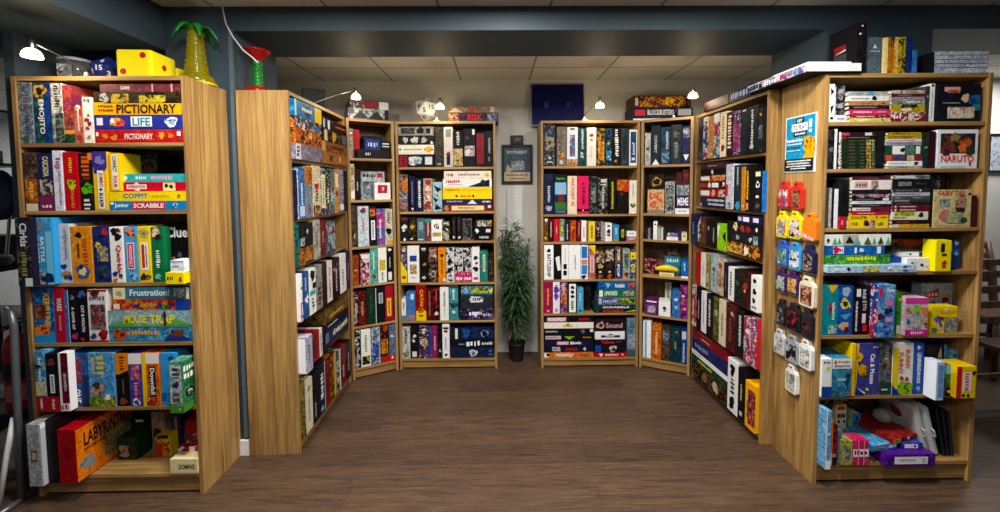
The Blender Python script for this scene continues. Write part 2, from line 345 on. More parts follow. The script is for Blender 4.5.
def fill(key, row, data, sfx=None, zb=None, top=False):
    q = U[key]; zbase = zb if zb is not None else q.z[row]
    if sfx is None:
        nm = 'bottom shelf' if row == len(q.z)-1 else ORD[row]; sfx = nm+' of '+q.name
    items = []; stack = []
    def flush():
        z0 = zbase+.0004 if not stack or stack[-1]['b'] is None else stack[-1]['b']
        for it in reversed(stack):
            z1 = it['zt']; z1 = max(z1, z0+.006)
            it['z0'] = z0+.0003; it['z1'] = z1-.0002; items.append(it); z0 = z1
        stack.clear()
    last = {}
    for ln in data.strip().split('\n'):
        ln = ln.strip()
        if not ln: continue
        body, look = ln.split('|'); tk = body.split(); k = tk[0]
        it = dict(u0=float(tk[1]), u1=float(tk[2]), v=float(tk[3]), cols=tk[4].split('/'), f=-.022 if q.key in ('IL', 'IR') and not top else .006, d=None, kind='game', b=None, tilt=0, rz=0, feats=[], side=None, look=look.strip(), up=(k == 'U'), big=None)
        for t in tk[5:]:
            if '=' in t and t[1] == '=' and t[0] in 'fdkbmyza':
                if t[0] == 'k': it['kind'] = 'book'
                elif t[0] == 'y': it['rz'] = math.radians(float(t[2:]))
                elif t[0] == 'm': it['tilt'] = float(t[2:])
                elif t[0] == 'z': it['b'] = float(t[2:])
                else: it[t[0]] = float(t[2:])
            elif t.startswith('R!'): it['side'] = (1, (it['side'][1] if it['side'] else [])+[t[2:]])
            elif t.startswith('L!'): it['side'] = (-1, (it['side'][1] if it['side'] else [])+[t[2:]])
            else: it['feats'].append(t)
        if q.key in ('IL', 'IR') and not it['up']: vr = it['u0'] if q.key == 'IL' else it['u1']
        else: vr = (it['u0']+it['u1'])/2
        it['zt'] = q.hit(vr, it['v'], it['f'])[1]
        vm = it['v']+8
        a = q.hit(it['u0'], vm, it['f'])[0]; b = q.hit(it['u1'], vm, it['f'])[0]; it['s0'], it['s1'] = a, b
        if 'a' in it: it['s1'] += it['a']-it['s0']; it['s0'] = it['a']
        if it['b'] is not None: it['b'] = q.hit(vr, it['b'], it['f'])[1]
        if it['up']:
            it['z0'] = (it['b'] if it['b'] is not None else zbase)+.0004; it['z1'] = it['zt']; items.append(it)
        else:
            if k == 'T' and stack: flush()
            stack.append(it)
    flush()
    items.sort(key=lambda i: (i['s0']))
    # neighbours standing on the same shelf never overlap: trim shared edges
    lo, hi = (T+.001, q.w-T-.001)
    for it in items:
        if not top:
            if it['f'] >= 0 or q.key in ('IL', 'IR') and it['f'] > -.028: it['s0'] = max(it['s0'], lo); it['s1'] = min(it['s1'], hi)
            elif it['s0'] < lo: it['s1'] += lo-it['s0']; it['s0'] = lo
            if it['s1'] > hi: it['s0'] -= it['s1']-hi; it['s1'] = hi
    for i, a in enumerate(items):
        for b in items:
            if a is b: continue
            if min(a['z1'], b['z1'])-max(a['z0'], b['z0']) > .003:
                ov = min(a['s1'], b['s1'])-max(a['s0'], b['s0'])
                if 0 < ov:
                    da = abs(a['f']-b['f'])
                    if da < .045 and ov < .5*min(a['s1']-a['s0'], b['s1']-b['s0']) and not(a['rz'] or b['rz']):
                        L, R = (a, b) if a['s0'] <= b['s0'] else (b, a); m = (L['s1']+R['s0'])/2; L['s1'] = m; R['s0'] = m
                    elif da >= .03:
                        fr, bk = (a, b) if a['f'] < b['f'] else (b, a)
                        fr['dmax'] = min(fr.get('dmax', 9), bk['f']-fr['f']-.002)
    zc = (2.02-T if row == 0 else q.z[row-1]-.018)-.002
    for it in items:
        if not top: it['z1'] = min(it['z1'], zc)
        if it['s1']-it['s0'] < .004: it['s1'] = it['s0']+.004
        dep = it['d'] or ((.15 if it['kind'] == 'book' else min(.235, max(.12, .9*max(it['z1']-it['z0'], it['s1']-it['s0'])))))
        if not top: dep = min(dep, q.d-.012-it['f'])
        dep = max(.006, min(dep, it.get('dmax', 9)))
        th = min(it['u1']-it['u0'], abs(it['z1']-it['z0'])*120)
        big = th >= (6.5 if q.key in ('LF', 'RF') else 7.5) if it['kind'] == 'game' else (q.key == 'RF' and th > 3)
        px = (it['u1']-it['u0'])*(it['z1']-it['z0'])*F/(q.pt((it['s0']+it['s1'])/2, 0, 0).y)
        PEND.append((px, it['kind'], big, (q, it['s0'], it['s1'], it['z0'], it['z1'], it['f'], dep, it['cols'], it['feats'], it['look'], sfx, it['kind'], it['tilt'], it['rz'], it['up'], it['side'])))

def build_pending():
    """the game boxes that show largest become things of their own, the smallest slivers one 'stuff' object"""
    games = sorted([p for p in PEND if p[1] != 'book'], key=lambda p: -p[0]); small = set(id(p) for p in games[KEEP:]); rest = MB()
    for p in PEND:
        a = p[3]
        if id(p) in small: make_item(*a, big=False, into=rest)
        else: make_item(*a, big=p[2])
    if rest.v:
        o = rest.build('board_game_boxes'); tag(o, 'narrow game box spines packed between bigger boxes on the alcove shelves', 'board games', None, 'stuff')

# ================= near left bookcase =================
fill('LF', 0, '''
U 16.5 32 82 8a97a5/5d6c7c/b3bcc8 v:6d5470:.2:.5:.3:.75 v:3f4f5e:.55:.8:.35:.7 c:3f6b50:.4:.92:.2|grey-blue speckled game box
U 32 50 82.5 2a5a55/1c3a6a/3d7a5f r:1d3f86/2b57a8/16306b:.62:1:0:1 c:c9a545:.42:.14:.38 c:3a2a12:.42:.14:.2 t:EMOJITO:eee:.28:.85:.25:.62|teal and blue game box with gold emoji disc
U 50 62 83 e6e6e2/8a8f90/c8cac6 v:222:.04:.4:.25:.7 r:4b5a52/22302c/87928c:.3:1:.5:1|white and grey game box with black script lettering
U 62 73 85 b4544a/7a3d63/e08b4e r:8a3d5e/c7574b/b4486a:0:1:0:.45 r:e5b04a:0:1:.78:.84 r:234f3c/2f6b4a/14301f:0:1:.86:1|sunset orange game box with dark palm tree foot
U 73 82 95 d98a73/c05b52/e8b09a r:7d2b55:0:1:0:.22 r:f3d9cf:.42:.58:.25:.75 c:f6efe9:.5:.26:.3 v:b43a40:.84:.96:.2:.8|pink game box with white thermometer stripe
U 82 93 97 f2efe8/f2efe8/d9d3c8 s:35589a:.04:.12:.15:.8 c:b5353f:.35:.5:.22 c:b5353f:.6:.58:.22 c:c2404a:.4:.68:.18 c:3b6b4a:.55:.4:.12 c:b58a3c:.5:.88:.15|narrow white game box with red flower dots
S 100 181 84 7d3440/6c2a38/8c4450 h:GAME:e8d8d0:.25:.7:.25:.37 r:c9a9a5:.64:.66:0:1 r:c9a9a5:.88:.9:0:1|flat maroon game box on top of the tall stack
S 93.5 181.5 92 2c2018/4a3a1a/17110d r:f5b723/f5b723/eeaa10:0:1:.5:1 r:e2c027/4a3a12/c9a92a:.2:.4:.08:.48 r:d9c22c/e8d84a/3a3010:.52:.82:.15:.48 c:b9b6b0:.12:.25:.2 r:f5b723:0:.12:.45:1 s:7a3512:.56:.68:.05:.22 s:7a3512:.74:.86:.05:.22 h:PICTIONARY:1c1a26:.54:.95:.26:.94|thick yellow and black drawing game box with animals
S 94 182.5 114.8 2a3a9c/2a3a9c/33459f r:e9e6ee:.03:.1:.2:.7 c:f0a040:.24:.5:.32 c:e8524a:.3:.55:.28 c:fff:.21:.4:.15 c:f3c14a:.27:.3:.15 r:f2f2f5:.42:.66:.12:.8 h:LIFE:1f8fa5:.2:.75:.44:.64 c:e9f0f8:.88:.5:.38 c:7fb4e4:.88:.5:.2|royal blue game box with white splash logo
S 94.5 183 129.6 c9242c/d5402c/b91c26 h:PICTIONARY:f6d9d2:.3:.75:.34:.66 c:e88a3a:.12:.5:.2 c:e88a3a:.22:.6:.25 c:eaa04a:.76:.45:.25 c:e0803a:.86:.5:.2 r:f2f2f2:.02:.05:.2:.5 r:f2f2f2:.94:.98:.15:.5|red game box at foot of the tall stack
''')
fill('LF', 1, '''
U 22 37 152.5 4a3a38/2a2425/7a6250 r:c76a1e/e8952f/8a3f10:.1:.9:.45:.85 r:e8dcb4:.1:.9:.87:1 v:f3c060:.5:.8:.35:.7|dark game box with glowing orange emblem
U 37 52 153.5 2a2f66/1e2250/3b4078 t:CASCADIA:e8dcae:.05:.4:.35:.75 r:e4dcc0/2a2f66/c5b37a:.1:.95:.45:.72 r:8a2a5e:0:1:.74:1 c:f2e6ee:.25:.92:.1 c:f2e6ee:.5:.92:.1 c:f2e6ee:.75:.92:.1|navy game box with cream script and plum foot
U 52 62.5 150.5 eceaf0/eceaf0/cfc8dc v:7a6aa0:.12:.3:.3:.8 v:9a8ab5:.34:.9:.5:.75 c:c77a9a:.45:.25:.25|narrow white game box with lilac figures
U 62.5 78 152 c8182a/c8182a/b51222 v:f0c030:.1:.35:.35:.6 c:d8d02a:.5:.55:.32 c:4a9a3a:.42:.52:.14 v:f08a2a:.66:.95:.4:.65|red game box with green frog face
U 78 92 153 1c1a1c/3a2a2a/2a2424 r:e88a3a:.7:1:0:.12 v:e86a1e:.06:.44:.2:.8 c:6ab82a:.6:.62:.42 c:2a5a1a:.5:.58:.1 v:e6e2de:.8:.98:.2:.8|black game box with orange lettering and green face
U 92 108.5 151.5 f0c428/f0c428/e8b81e r:4a3a9a:0:1:0:.26 c:4a3a9a:.5:.26:.48 c:8a80c8:.52:.15:.32 r:f3efe4:.3:.75:.32:.97 t:JUMBO:c02a3a:.36:.6:.36:.7 c:222:.52:.64:.1 t:IN_A_ROW:222:.7:.94:.38:.68|yellow game box with purple rounded top
U 108.8 119 153 eec22a/eec22a/e8b81e z=191 r:f3efe4:.25:.85:.04:.96 t:CONNECT:1c1c1c:.08:.5:.35:.75 t:FOUR:c8243a:.6:.92:.35:.75|yellow game box standing on the flat yellow one
U 119.5 157 153.5 23201f/55504e/121010 f=.12 z=181 r:8f8c8a/3a3635/c5c2c0:.05:.3:.1:.5 r:7a1820/3a1015/a02a30:.4:.9:.55:.8|dark picture box leaning at the back above the stack
S 119 186 173.8 3cb8bc/3cb8bc/2aa8ae f=.03 s:e8f2f2:.25:.7:.25:.42 s:f0a8c0:.2:.75:.48:.8 c:d8f2f0:.1:.5:.25|slim turquoise game box, topmost of stack
S 118 187 182 c41638/c41638/b51030 f=.02 c:f0d8d8:.27:.5:.42 h:OPERATION:c41638:.36:.64:.15:.42 r:f0d8d8:.13:.42:.25:.75 h:OPERATION:b51030:.35:.65:.15:.4 r:e8d89a:.66:.84:.08:.95 c:2a2a20:.71:.4:.2 c:2a2a20:.78:.5:.2|crimson game box with white rounded title plate
S 108 187 191.4 f2d818/f2d818/e8cc10 h:COPPIT:2a78b8:.2:.7:.18:.5 s:c8a81a:.35:.65:.55:.78 c:b08a1a:.9:.5:.2|bright yellow game box with blue title
S 109 187.5 201 1a88c4/1a88c4/1578b4 r:c8242a:.29:.72:.12:.88 h:SCRABBLE:f6ecec:.25:.75:.31:.7 h:Junior:f2f6fa:.2:.8:.07:.25 c:c8e0f0:.85:.5:.25 r:fff:.02:.06:.1:.35|blue word game box with red title panel
''')
fill('LF', 2, '''
U 14.5 29.5 217.5 241c30/362a48/5a6a34 f=-.05 t:Cirkis:e8e6ee:.08:.42:.3:.8 v:9a9a5a:.5:.85:.3:.7 r:d8e8e0:.5:1:.88:1|dark purple game box jutting past the side panel
U 30 55 218 3a9ad4/3a9ad4/62b8e4 f=-.02 t:BATTLE:eef4f8:.28:.66:.42:.6 t:RACERS:eef4f8:.3:.68:.22:.36 r:8a8f92:.35:.6:.04:.2 r:7fd0f0:.68:1:.2:1 c:a8b8c8:.35:.88:.35 r:62b8e4:0:.2:.05:.15 r:62b8e4:.2:.4:.25:.35 c:1a3a6a:.75:.9:.25|wide sky blue game box with chequered squares
U 55 70 224 cfd2d6/cfd2d6/b8bcc4 v:8a8f98:.1:.6:.4:.7 c:2a3a8a:.3:.72:.25 c:c88a5a:.5:.86:.4 c:3a4aa0:.8:.9:.25|pale grey game box with small blue globe
U 70 92 226.5 f0a028/e8921e/f8b850 v:c8481a:.22:.8:.52:.78 c:2a1a10:.38:.15:.14 c:3a6aa8:.5:.8:.32 c:e8d8a0:.5:.8:.18 r:7a3a12:.3:.4:.3:.55|orange game box with red lettering and blue badge
U 92 109 226.5 1e2f6a/2a3f82/16244f c:c8303a:.75:.1:.2 r:c8b87a/8a8a9a/3a4a8a:.25:.9:.35:.62 r:1a2a3a/4a5a6a/10182a:.3:.85:.7:.9 c:e8c84a:.35:.33:.18|navy game box with golden ship picture
U 109 123.5 227 f4f2f0/f4f2f0/eae8e6 c:241c18:.35:.08:.25 c:241c18:.6:.18:.25 c:6a3a1a:.65:.06:.15 t:Qwirkle:c0242c:.32:.84:.4:.8 c:2a3a9a:.3:.84:.18 c:3a8a3a:.7:.88:.15 c:d88a2a:.3:.95:.15|white tile game box with red lettering and black blots
U 123.5 137 227 5aa8d8/5aa8d8/3a8ac8 c:e88a6a:.4:.08:.3 c:e8a04a:.7:.15:.2 r:f4e0e4:.2:.75:.28:.76 r:c8306a:.26:.69:.3:.74 t:MONOPOLY:f8f0f2:.33:.72:.35:.6 c:8ac8e8:.6:.88:.3|sky blue game box with pink title panel
U 137 150.5 226.5 f2d41c/f2d41c/e8c810 c:b8a878:.5:.12:.35 r:f4f0e4:.2:.78:.28:.78 r:c8382a:.28:.5:.32:.74 v:6a6458:.34:.72:.56:.7 c:3a3028:.35:.9:.25 c:8a7858:.7:.9:.2|lemon yellow game box with white centre panel
U 150.5 163 227 17784a/17784a/0f6a3e c:e8d0b8:.4:.1:.35 c:3a2018:.6:.18:.25 c:e8c8a0:.6:.06:.2 v:eef4f0:.42:.75:.35:.7 c:8ac8a8:.5:.9:.25|green game box with white lettering
U 163.5 189 224 131214/1c1a1c/0c0b0d f=.05 h:Clue:e8e6e4:.05:.24:.06:.95 c:8a3a30:.3:.66:.12 c:c86a5a:.38:.62:.08 c:5a5a6a:.6:.55:.1|black mystery game box at right end
''')
fill('LF', 2, '''
S 176 189.5 260.5 eef0f2/eef0f2/c8d8e8 f=-.03 d=.07 r:8ab8d8:0:1:0:.15 s:8a8a90:.4:.6:.1:.7|small white card box standing on the little yellow one
S 172 190 272.5 f2dc1e/f2dc1e/e8d010 f=-.035 d=.075 s:2a2a1a:.3:.7:.08:.4 r:c83a2a:.75:.9:.4:.8|little yellow card box in front of the black box
''')
fill('LF', 3, '''
U 32.5 53.5 288 2a78b8/1a5a98/5aa8d8 t:KERPLUNK:f0c028:.1:.72:.5:.8 r:8a3a20/c88a3a/4a2a1a:.1:.6:.3:.55 c:e8842a:.35:.8:.4 r:2a98d0:0:1:.85:1|blue and orange sticks game box
U 53.5 64 288 b81a34/b81a34/a51028 t:WARS:f2e4e6:.18:.42:.25:.75 v:e8a8b0:.5:.78:.4:.6|plain crimson game box with white title
U 64 67.5 291 2a7ac0/2a7ac0/1a5aa0 c:8ac8e8:.5:.3:.3|very thin blue box wedged beside the crimson box
U 67.5 77 290 17171d/17171d/22222a r:e8e8ea:0:.06:0:1 t:A_GAME_OF:f2f0ee:.32:.75:.35:.65 c:b83a8a:.6:.88:.35 c:8a8aa0:.5:.14:.25|black card game box with pink cat foot
U 77 86.5 289 14141c/14141c/1e1e2c c:4a6ab8:.5:.1:.4 t:CAT_&_MOUTH:f2f0ee:.3:.8:.35:.68 c:c8303a:.35:.94:.2|black card game box with blue cat head
U 87 108 289.5 ece6de/ece6de/d8cec4 r:b8222c:0:1:0:.04 r:b8222c:0:1:.96:1 c:7a3a1a:.4:.06:.25 s:5a6ab0:.12:.2:.12:.88 r:8a8a94/a82a34/4a4650:.15:.9:.28:.75 c:a8242e:.75:.85:.25 c:2a4a9a:.25:.88:.15|cream game box with crimson creature drawings
S 113 189.5 287.5 3d82a0/3d82a0/2f7494 r:ece0b8:0:.16:0:1 c:b8a878:.08:.5:.25 h:Frustration!:f4f2e8:.15:.72:.22:.74 r:b8c0b8/6a6a62/8aa8b0:.8:.94:.1:.95 r:ece0b8:.96:1:0:1|teal and cream dice game box, topmost of stack
S 112 190 299 c8422c/e88a2a/b8303a r:2a3a9a/e8b02a/c8382a:.25:.8:.35:.75 r:ece0c8:.02:.1:.4:.9 c:3aa04a:.68:.8:.3 r:1f4aa8:.82:1:0:1|rainbow striped game box with blue end
S 108 193 310 a8ccd4/8ab8c8/c5dce0 g:6aa84a:0:.9:.3:.45:.3:1 g:6aa84a:.6:.8:.8:.5:1:.9 r:5a9a4a:0:1:.9:1 h:MOUSE:f2e418:.28:.78:.19:.46 h:TRAP:f2e418:.3:.8:.49:.79 r:4a2a20:.66:.69:.08:.95 c:5a2a20:.675:.3:.12|thick pale blue and green contraption game box
S 108 193 327 3a98c8/6ab8dc/2a7ab0 c:c8582a:.13:.5:.42 c:5a2a1a:.16:.5:.15 s:f0a82a:.2:.55:.22:.6 g:1f3a8a:.66:.95:.76:.2:1:.95 r:8a4a3a/2a3a7a/b8b8c8:.72:.9:.2:.65|blue game box with orange creature at foot of stack
''')
fill('LF', 4, '''
U 34 45 351.5 4a98d0/3a88c4/b8d0a0 f=-.03 r:d8d8b0/b8c8b0/e8e0c0:0:1:.5:.73 v:f0f4f4:.1:.5:.3:.6 c:1a3a5a:.3:.25:.25 r:a81a2a:0:1:.74:1 v:f0d8d8:.78:.95:.35:.6|blue and sand game box with red foot
U 45 58 353.5 16141a/16141a/22202a f=-.03 c:8a3a4a:.4:.15:.3 r:f0eeee:.3:.65:.36:.68 t:BANDITS:1a1a1e:.39:.66:.38:.58 r:a81a2a:0:1:.74:1 v:f0d8d8:.79:.95:.35:.6 R!r:f2f2f2:0:1:0:1|black game box with white title plate and red foot
U 58 67.5 353 f0eef0/f0eef0/e8e4e8 f=-.03 r:6a1228/8a1a34/4a0c1c:.25:1:0:.86 v:d0d0d4:.35:.65:.45:.8 s:c82a34:.88:.97:.1:.9|white edged dark red game box
U 68 87 353.5 2a5aa8/3a78c8/1e4890 v:7a2a5a:.1:.55:.3:.7 r:9a3a4a/b85a6a/5a2a6a:.25:.7:.08:.5 t:ONE:f0f2f8:.66:.92:.15:.6 r:142a5a:.7:1:.4:1|blue game box with dark red creature lettering
U 87.5 114 353 62b0e4/4a98d8/8accf0 v:e8c83a:.06:.42:.3:.62 v:e8c83a:.08:.4:.12:.28 c:c89a78:.35:.68:.24 c:4a3a30:.3:.6:.14 r:5a8a2a/8ab03a/e8c84a:0:1:.8:1 c:f2ecec:.7:.82:.12|wide light blue game box with yellow cartoon lettering
U 115 128 353 141414/141414/1e1c1a r:e88a1a:0:1:0:.4 v:7a3a10:.06:.34:.3:.7 g:141414:0:.42:1:.32:1:.45 v:8a9a3a:.5:.75:.5:.6 c:8a4a2a:.5:.9:.3|black game box with orange upper half
U 128 141.5 353.5 4a4aa0/5a5ab4/c83a6a r:eeeef2:0:1:0:.2 r:c84a78/e898b0/8a3a8a:.2:.8:.22:.5 v:f0a0b8:.55:.8:.35:.65 c:eef2f8:.5:.92:.3 c:3a5ab0:.5:.92:.18|purple and pink game box with white top
U 141.5 159 353 ee8a1e/e2601c/f4a83a r:eeeae8:.2:1:0:.2 r:f2cc1e:0:.24:0:1 r:2a2430:.4:.78:.25:.82 t:Downfall:f4f2f0:.28:.78:.46:.72 r:c83a20/f0d0a0/8a2a18:.2:.8:.84:.98|orange and yellow game box with black title stripe
U 160 176 353 3aa0dc/3aa0dc/2a8ccc c:1a5a9a:.7:.12:.2 r:1a6ab0:0:.3:.75:.9|plain bright blue game box near right end
U 176.5 191.5 353 3a2028/5a8a4a/7a2a34 f=.09|dark multicoloured box hidden behind the green one
''')
fill('LF', 4, '''
U 168.5 182 362 5a9a7a/8ab8a8/3a7a4a f=-.055 d=.075 r:b8ccc4/8aa8a0/dce4e0:.04:.96:.05:.82 v:3a3a44:.12:.32:.25:.8 c:3a2a6a:.5:.45:.25 v:5a5a50:.6:.8:.2:.8 R!r:3a8a5a/2a6a3a/5aa87a:0:1:0:.86 R!s:f4f6f4:.1:.22:.1:.9 R!s:f4f6f4:.26:.38:.1:.9 R!c:26361c:.5:.65:.32 R!c:e8e8e8:.5:.65:.17 R!r:4a8a2a:0:1:.86:1 r:4a8a2a:0:1:.86:1 c:a8b8c8:.75:.93:.1|green and teal patterned box jutting over the shelf edge
''')
fill('LF', 5, '''
U 26 42.5 424.5 b8bcc0/a8acb2/c8ccd0 f=-.07 d=.27 r:6a4a3a:.25:.7:.42:.6 r:b8a898:.32:.62:.45:.57 R!r:e8eaec:0:1:0:.08|light grey storage box with small brown label
U 42.7 56.5 420 1c1114/24161a/120b0d f=-.05 d=.26|blackish maroon box beside the light grey box
U 57 75.5 430 a8101e/b81826/980a18 f=-.055 d=.28 v:7a0a14:.3:.55:.35:.6 R!r:e08020/e08a28/c8641a:0:1:.02:.98 R!r:7a8a5a/a8a060/c85a1e:.45:1:.3:.85 R!h:LABYRINTH:2a1410:.14:.4:.12:.85 R!c:8a8c8e:.17:.72:.13 R!s:7a3a10:.42:.5:.12:.5|big red and orange maze game box
U 117 137 437.5 1a3a26/10281a/2a4a34 f=.1 d=.12 r:b8a890/3a3a30/7a6a58:.1:.6:.35:.9|small dark green box with pale picture
U 131 149 418 122a1c/0e2016/1e3a28 f=.17 d=.08 r:c8ccc8:.3:.75:.05:.12|taller dark green box behind the small one
U 150 164 412 a8947a/c0ac90/9a8468 f=.19 d=.06 c:4a3222:.5:.6:.4|tan box with brown disc at back
U 156 170.5 435.5 e8c828/c83a2a/f0d83a f=.12 d=.05 r:2a2420:.1:.9:0:.15 r:c8342a:0:.45:.35:1|tiny yellow and red card box
U 171 182 414.5 2a3a7a/2a3a7a/3a4a8a f=.2 d=.05 r:6a4030:.15:.75:.05:.6 v:d8b8a0:.1:.55:.3:.6|blue box with brown front at back
S 185 198.5 420 b81c22/b81c22/a0141a f=.16 d=.08|red carton on top of the brown carton
S 184 198.5 433 6a4434/6a4434/5a382a f=.16 d=.08|plain brown carton at back right
''')
fill('LF', 5, '''
T 178 199 446.5 a01a2c/a01a2c/e8e0e0 f=.05 d=.12 r:ece4e4:.55:.8:0:1|red and white box lying on the cream one
S 171.5 199.5 459 e6d8ac/e6d8ac/dccc9a f=-.005 d=.12 h:DOMINO:3a3024:.35:.68:.32:.9|flat cream wooden domino box
''')

# ================= left side bookcase =================
fill('IL', 0, '''
T 289.5 321 96 1a7aa8/1a6a98/3aa0c8 r:e8c81a:.72:1:0:1 c:14283a:.45:.5:.4 s:dce8ee:.3:.6:.25:.6 r:a8dcec:0:.06:0:1|blue and yellow game box, topmost of near stack
S 288.5 321 112.5 c86a1e/2a2024/e8a048 r:2a3a5a/c8c8cc/8a3a1a:0:1:0:.4 c:e8d0b0:.3:.35:.12 c:e8b070:.55:.6:.14 c:3a78b8:.85:.25:.16|fiery orange fantasy battle game box
S 289 322 141.5 8a8496/a8a2b0/5a5468 r:d0ccd4:0:.18:0:1 v:5a5060:.15:.85:.03:.14|lavender grey game box under the fiery one
T 322 346.5 116.5 241a20/3a1c24/14101a r:b8c8e0:.04:.1:.1:.9 r:dce4ec:.2:.28:.1:.95 s:b86a4a:.35:.6:.5:.95|black and dark red game box above gold box
S 323 347.5 127.8 2c2622/8a6a2a/1a1614 r:d8cca8:.05:.15:.05:.95 c:c89a3a:.42:.5:.45 r:5a6470:.75:.95:.1:.9|dark game box with round gold seal
S 322 349 139.8 8a5a30/a8723e/6a4220 r:c8986a:0:.12:.05:.95 s:4a2a14:.35:.65:.3:.8|brown leather-look game box
S 323 349.5 151 a87440/c08a50/8a5a2c c:5a3418:.3:.5:.3 c:d8a868:.65:.5:.25|sandy brown crate-like game box under leather-look one
''')
fill('IL', 1, '''
U 290.5 295.6 169.4 1c1e36/2a2c4c/12142a|narrow midnight blue box at near end
U 295.7 298 169 e4ecf4/a8c4e0/4a7ab8|very thin white and blue box
U 298.2 304.4 168 3a72b4/5a92cc/2a5a9a v:dce8f4:.3:.8:.35:.65 r:b8ccdc:.1:.9:.75:.95|mid blue game box with white lettering
U 304.6 311.8 167 8a94a4/a0aab8/6a7484 r:e08a28/c86a1a/3a2a1a:0:1:0:.34 v:7a3a5a:.75:.92:.3:.7|orange topped slate game box
U 312.4 320.4 166 ece2c4/d8c8a0/f2ecd8 r:b8202a:.2:.7:.35:.46 v:5a3a20:.48:.7:.3:.65 r:7a2a1a/d8b878/3a1a14:0:1:.78:1|tall cream game box with red square
U 320.6 325 168 2a3a7a/e8e0b8/4a5aa0 r:ece4bc:.1:.9:.15:.85 v:4a5a8a:.2:.8:.3:.7|blue and cream striped box
U 325.2 330 169 16362e/1e4a3c/c8b8a0 v:e4e0d8:.45:.75:.3:.7|bottle green game box with pale lettering
U 330.2 334 169 7a6a62/3a9aa8/9a8a80 r:58b0bc/d0e4e8/2a7a88:0:1:.5:.8|taupe and teal slim box
U 334.2 338.7 169.5 e0a058/ecc890/c87a30 r:ece0c4:.2:.8:.1:.4 r:8a3a20:.2:.8:.5:.6|orange and cream slim box
U 338.9 343.3 169 9a94ac/c8c4d4/6a6480 r:f0eee8:.1:.9:.82:.95|grey lilac slim box
U 343.5 346.6 171 1a1618/2a2226/0e0c0e|black slim box at far end
''')
fill('IL', 2, '''
U 291 296 221 1f6a62/2a8a80/14484a r:6a9ab0:0:1:.4:.6 r:17181a:0:1:.6:1|teal game box at near end above black foot
U 296.2 304.5 223.5 1a1a1c/262628/101012 r:9aa8a8/c8d0cc/5a6a6a:.3:1:.35:.55 r:8a4a20/c8843a/3a2014:0:1:.6:1|black box with grey castle picture and copper foot
U 304.7 313 223 161618/222224/0c0c0e c:d8dcdc:.3:.2:.12 r:a86a30/d89a50/4a2a18:0:1:.58:.95|black box with copper map picture
U 313.2 320 219 b8b4a8/d0ccc0/8a867c v:6a665c:.3:.7:.3:.6|tall pale stone box
U 320.2 325.2 220 6a1a20/8a2a2c/4a1014 v:c8a8a0:.3:.6:.35:.6|oxblood red slim box
U 325.4 335 221 3a4250/8a94a4/1c222c r:8a2a34/c8ccd4/3a4a6a:0:1:.1:.35 r:b8c4cc/3a4a5a/6a7a8a:.2:1:.4:.9|slate art box at right of the row
''')
fill('IL', 3, '''
U 292 302.4 275.5 f0eef0/f0eef0/e4e0e4 c:17141a:.5:.3:.3 c:17141a:.6:.62:.25 r:b85aa0:0:.4:.6:1 c:17141a:.5:.9:.3|white box with black blots and pink corner
U 302.6 308.5 272 2a5a9a/3a72b4/1e4478 c:eef2f6:.6:.6:.35 v:c8dcec:.12:.4:.3:.6|blue box with white moon disc
U 308.7 315.6 268.5 eef2f0/eef2f0/d8e4e0 c:161418:.55:.15:.35 r:3aa8a0:.1:.9:.48:.58 r:17161a:.5:1:.32:.45 v:4a4a50:.65:.9:.3:.7|white box with teal stripe and black cat shape
U 315.8 322 265 9a968e/b8b4ac/6a665e v:3a3632:.5:.9:.2:.8|grey stone-textured box
U 322.2 326.7 262 2a1c18/3c2a22/1a100c|narrow dark brown box
U 326.9 332 261 e8dce0/e8dce0/d4c4ca v:5a4a50:.15:.9:.35:.65|pale pink-white box with dark lettering
U 332.2 339.7 258 17131a/221c24/0e0a10 r:4a3440/c8bcc4/241a20:.1:.9:.15:.35 v:d8d0d4:.3:.85:.4:.6|black box with white spine lettering
U 339.9 345.8 254 f0f0ee/f0f0ee/dcdcda v:8a8a8c:.4:.85:.3:.6|tall plain white box
U 346 349.8 251 2a2248/3c3260/181232 v:a8a0c8:.3:.8:.4:.6|dark violet slim box at far end
''')
fill('IL', 4, '''
U 304.5 310.8 337 c4c4da/d4d4e4/a8a8c4 f=-.045 d=.27 v:5a4a6a:.25:.7:.3:.6 L!r:eef2f6:.02:.98:.02:.98 L!v:a8c0c4:.3:.8:.4:.6|big white box jutting into the aisle
U 311 316 334 6a2a20/8a4a34/3a1410|rust brown slim box behind the white one
U 316.2 319.2 330 a01a28/b82a34/7a0e1a|narrow scarlet box
U 319.4 322.2 328 e4dcd8/e4dcd8/c8beb8 v:3a2a2a:.2:.85:.3:.7|narrow off-white box with black lettering
U 322.4 325 326 1a1416/2a2022/100c0e|narrow black box beside leaning stack
T 325.6 348.5 315 6a5428/8a7038/3a2c14 s:c8a858:.3:.7:.15:.8|gold brown flat box, topmost of stack
S 325.6 348.7 325 14141e/22223a/0c0c14 s:d4dce8:.35:.6:.1:.5|black flat box with white title under gold one
S 325.6 349 333.5 1c2c54/2a4078/121c3a s:e8e8c0:.25:.8:.3:.95 r:6a7aa0:0:.12:.1:.9|navy flat box with pale yellow title
S 325.6 349.2 346 1a1418/3a1c24/0e0a0c s:8a3a44:.3:.7:.2:.6|black and wine flat box at stack foot
''')
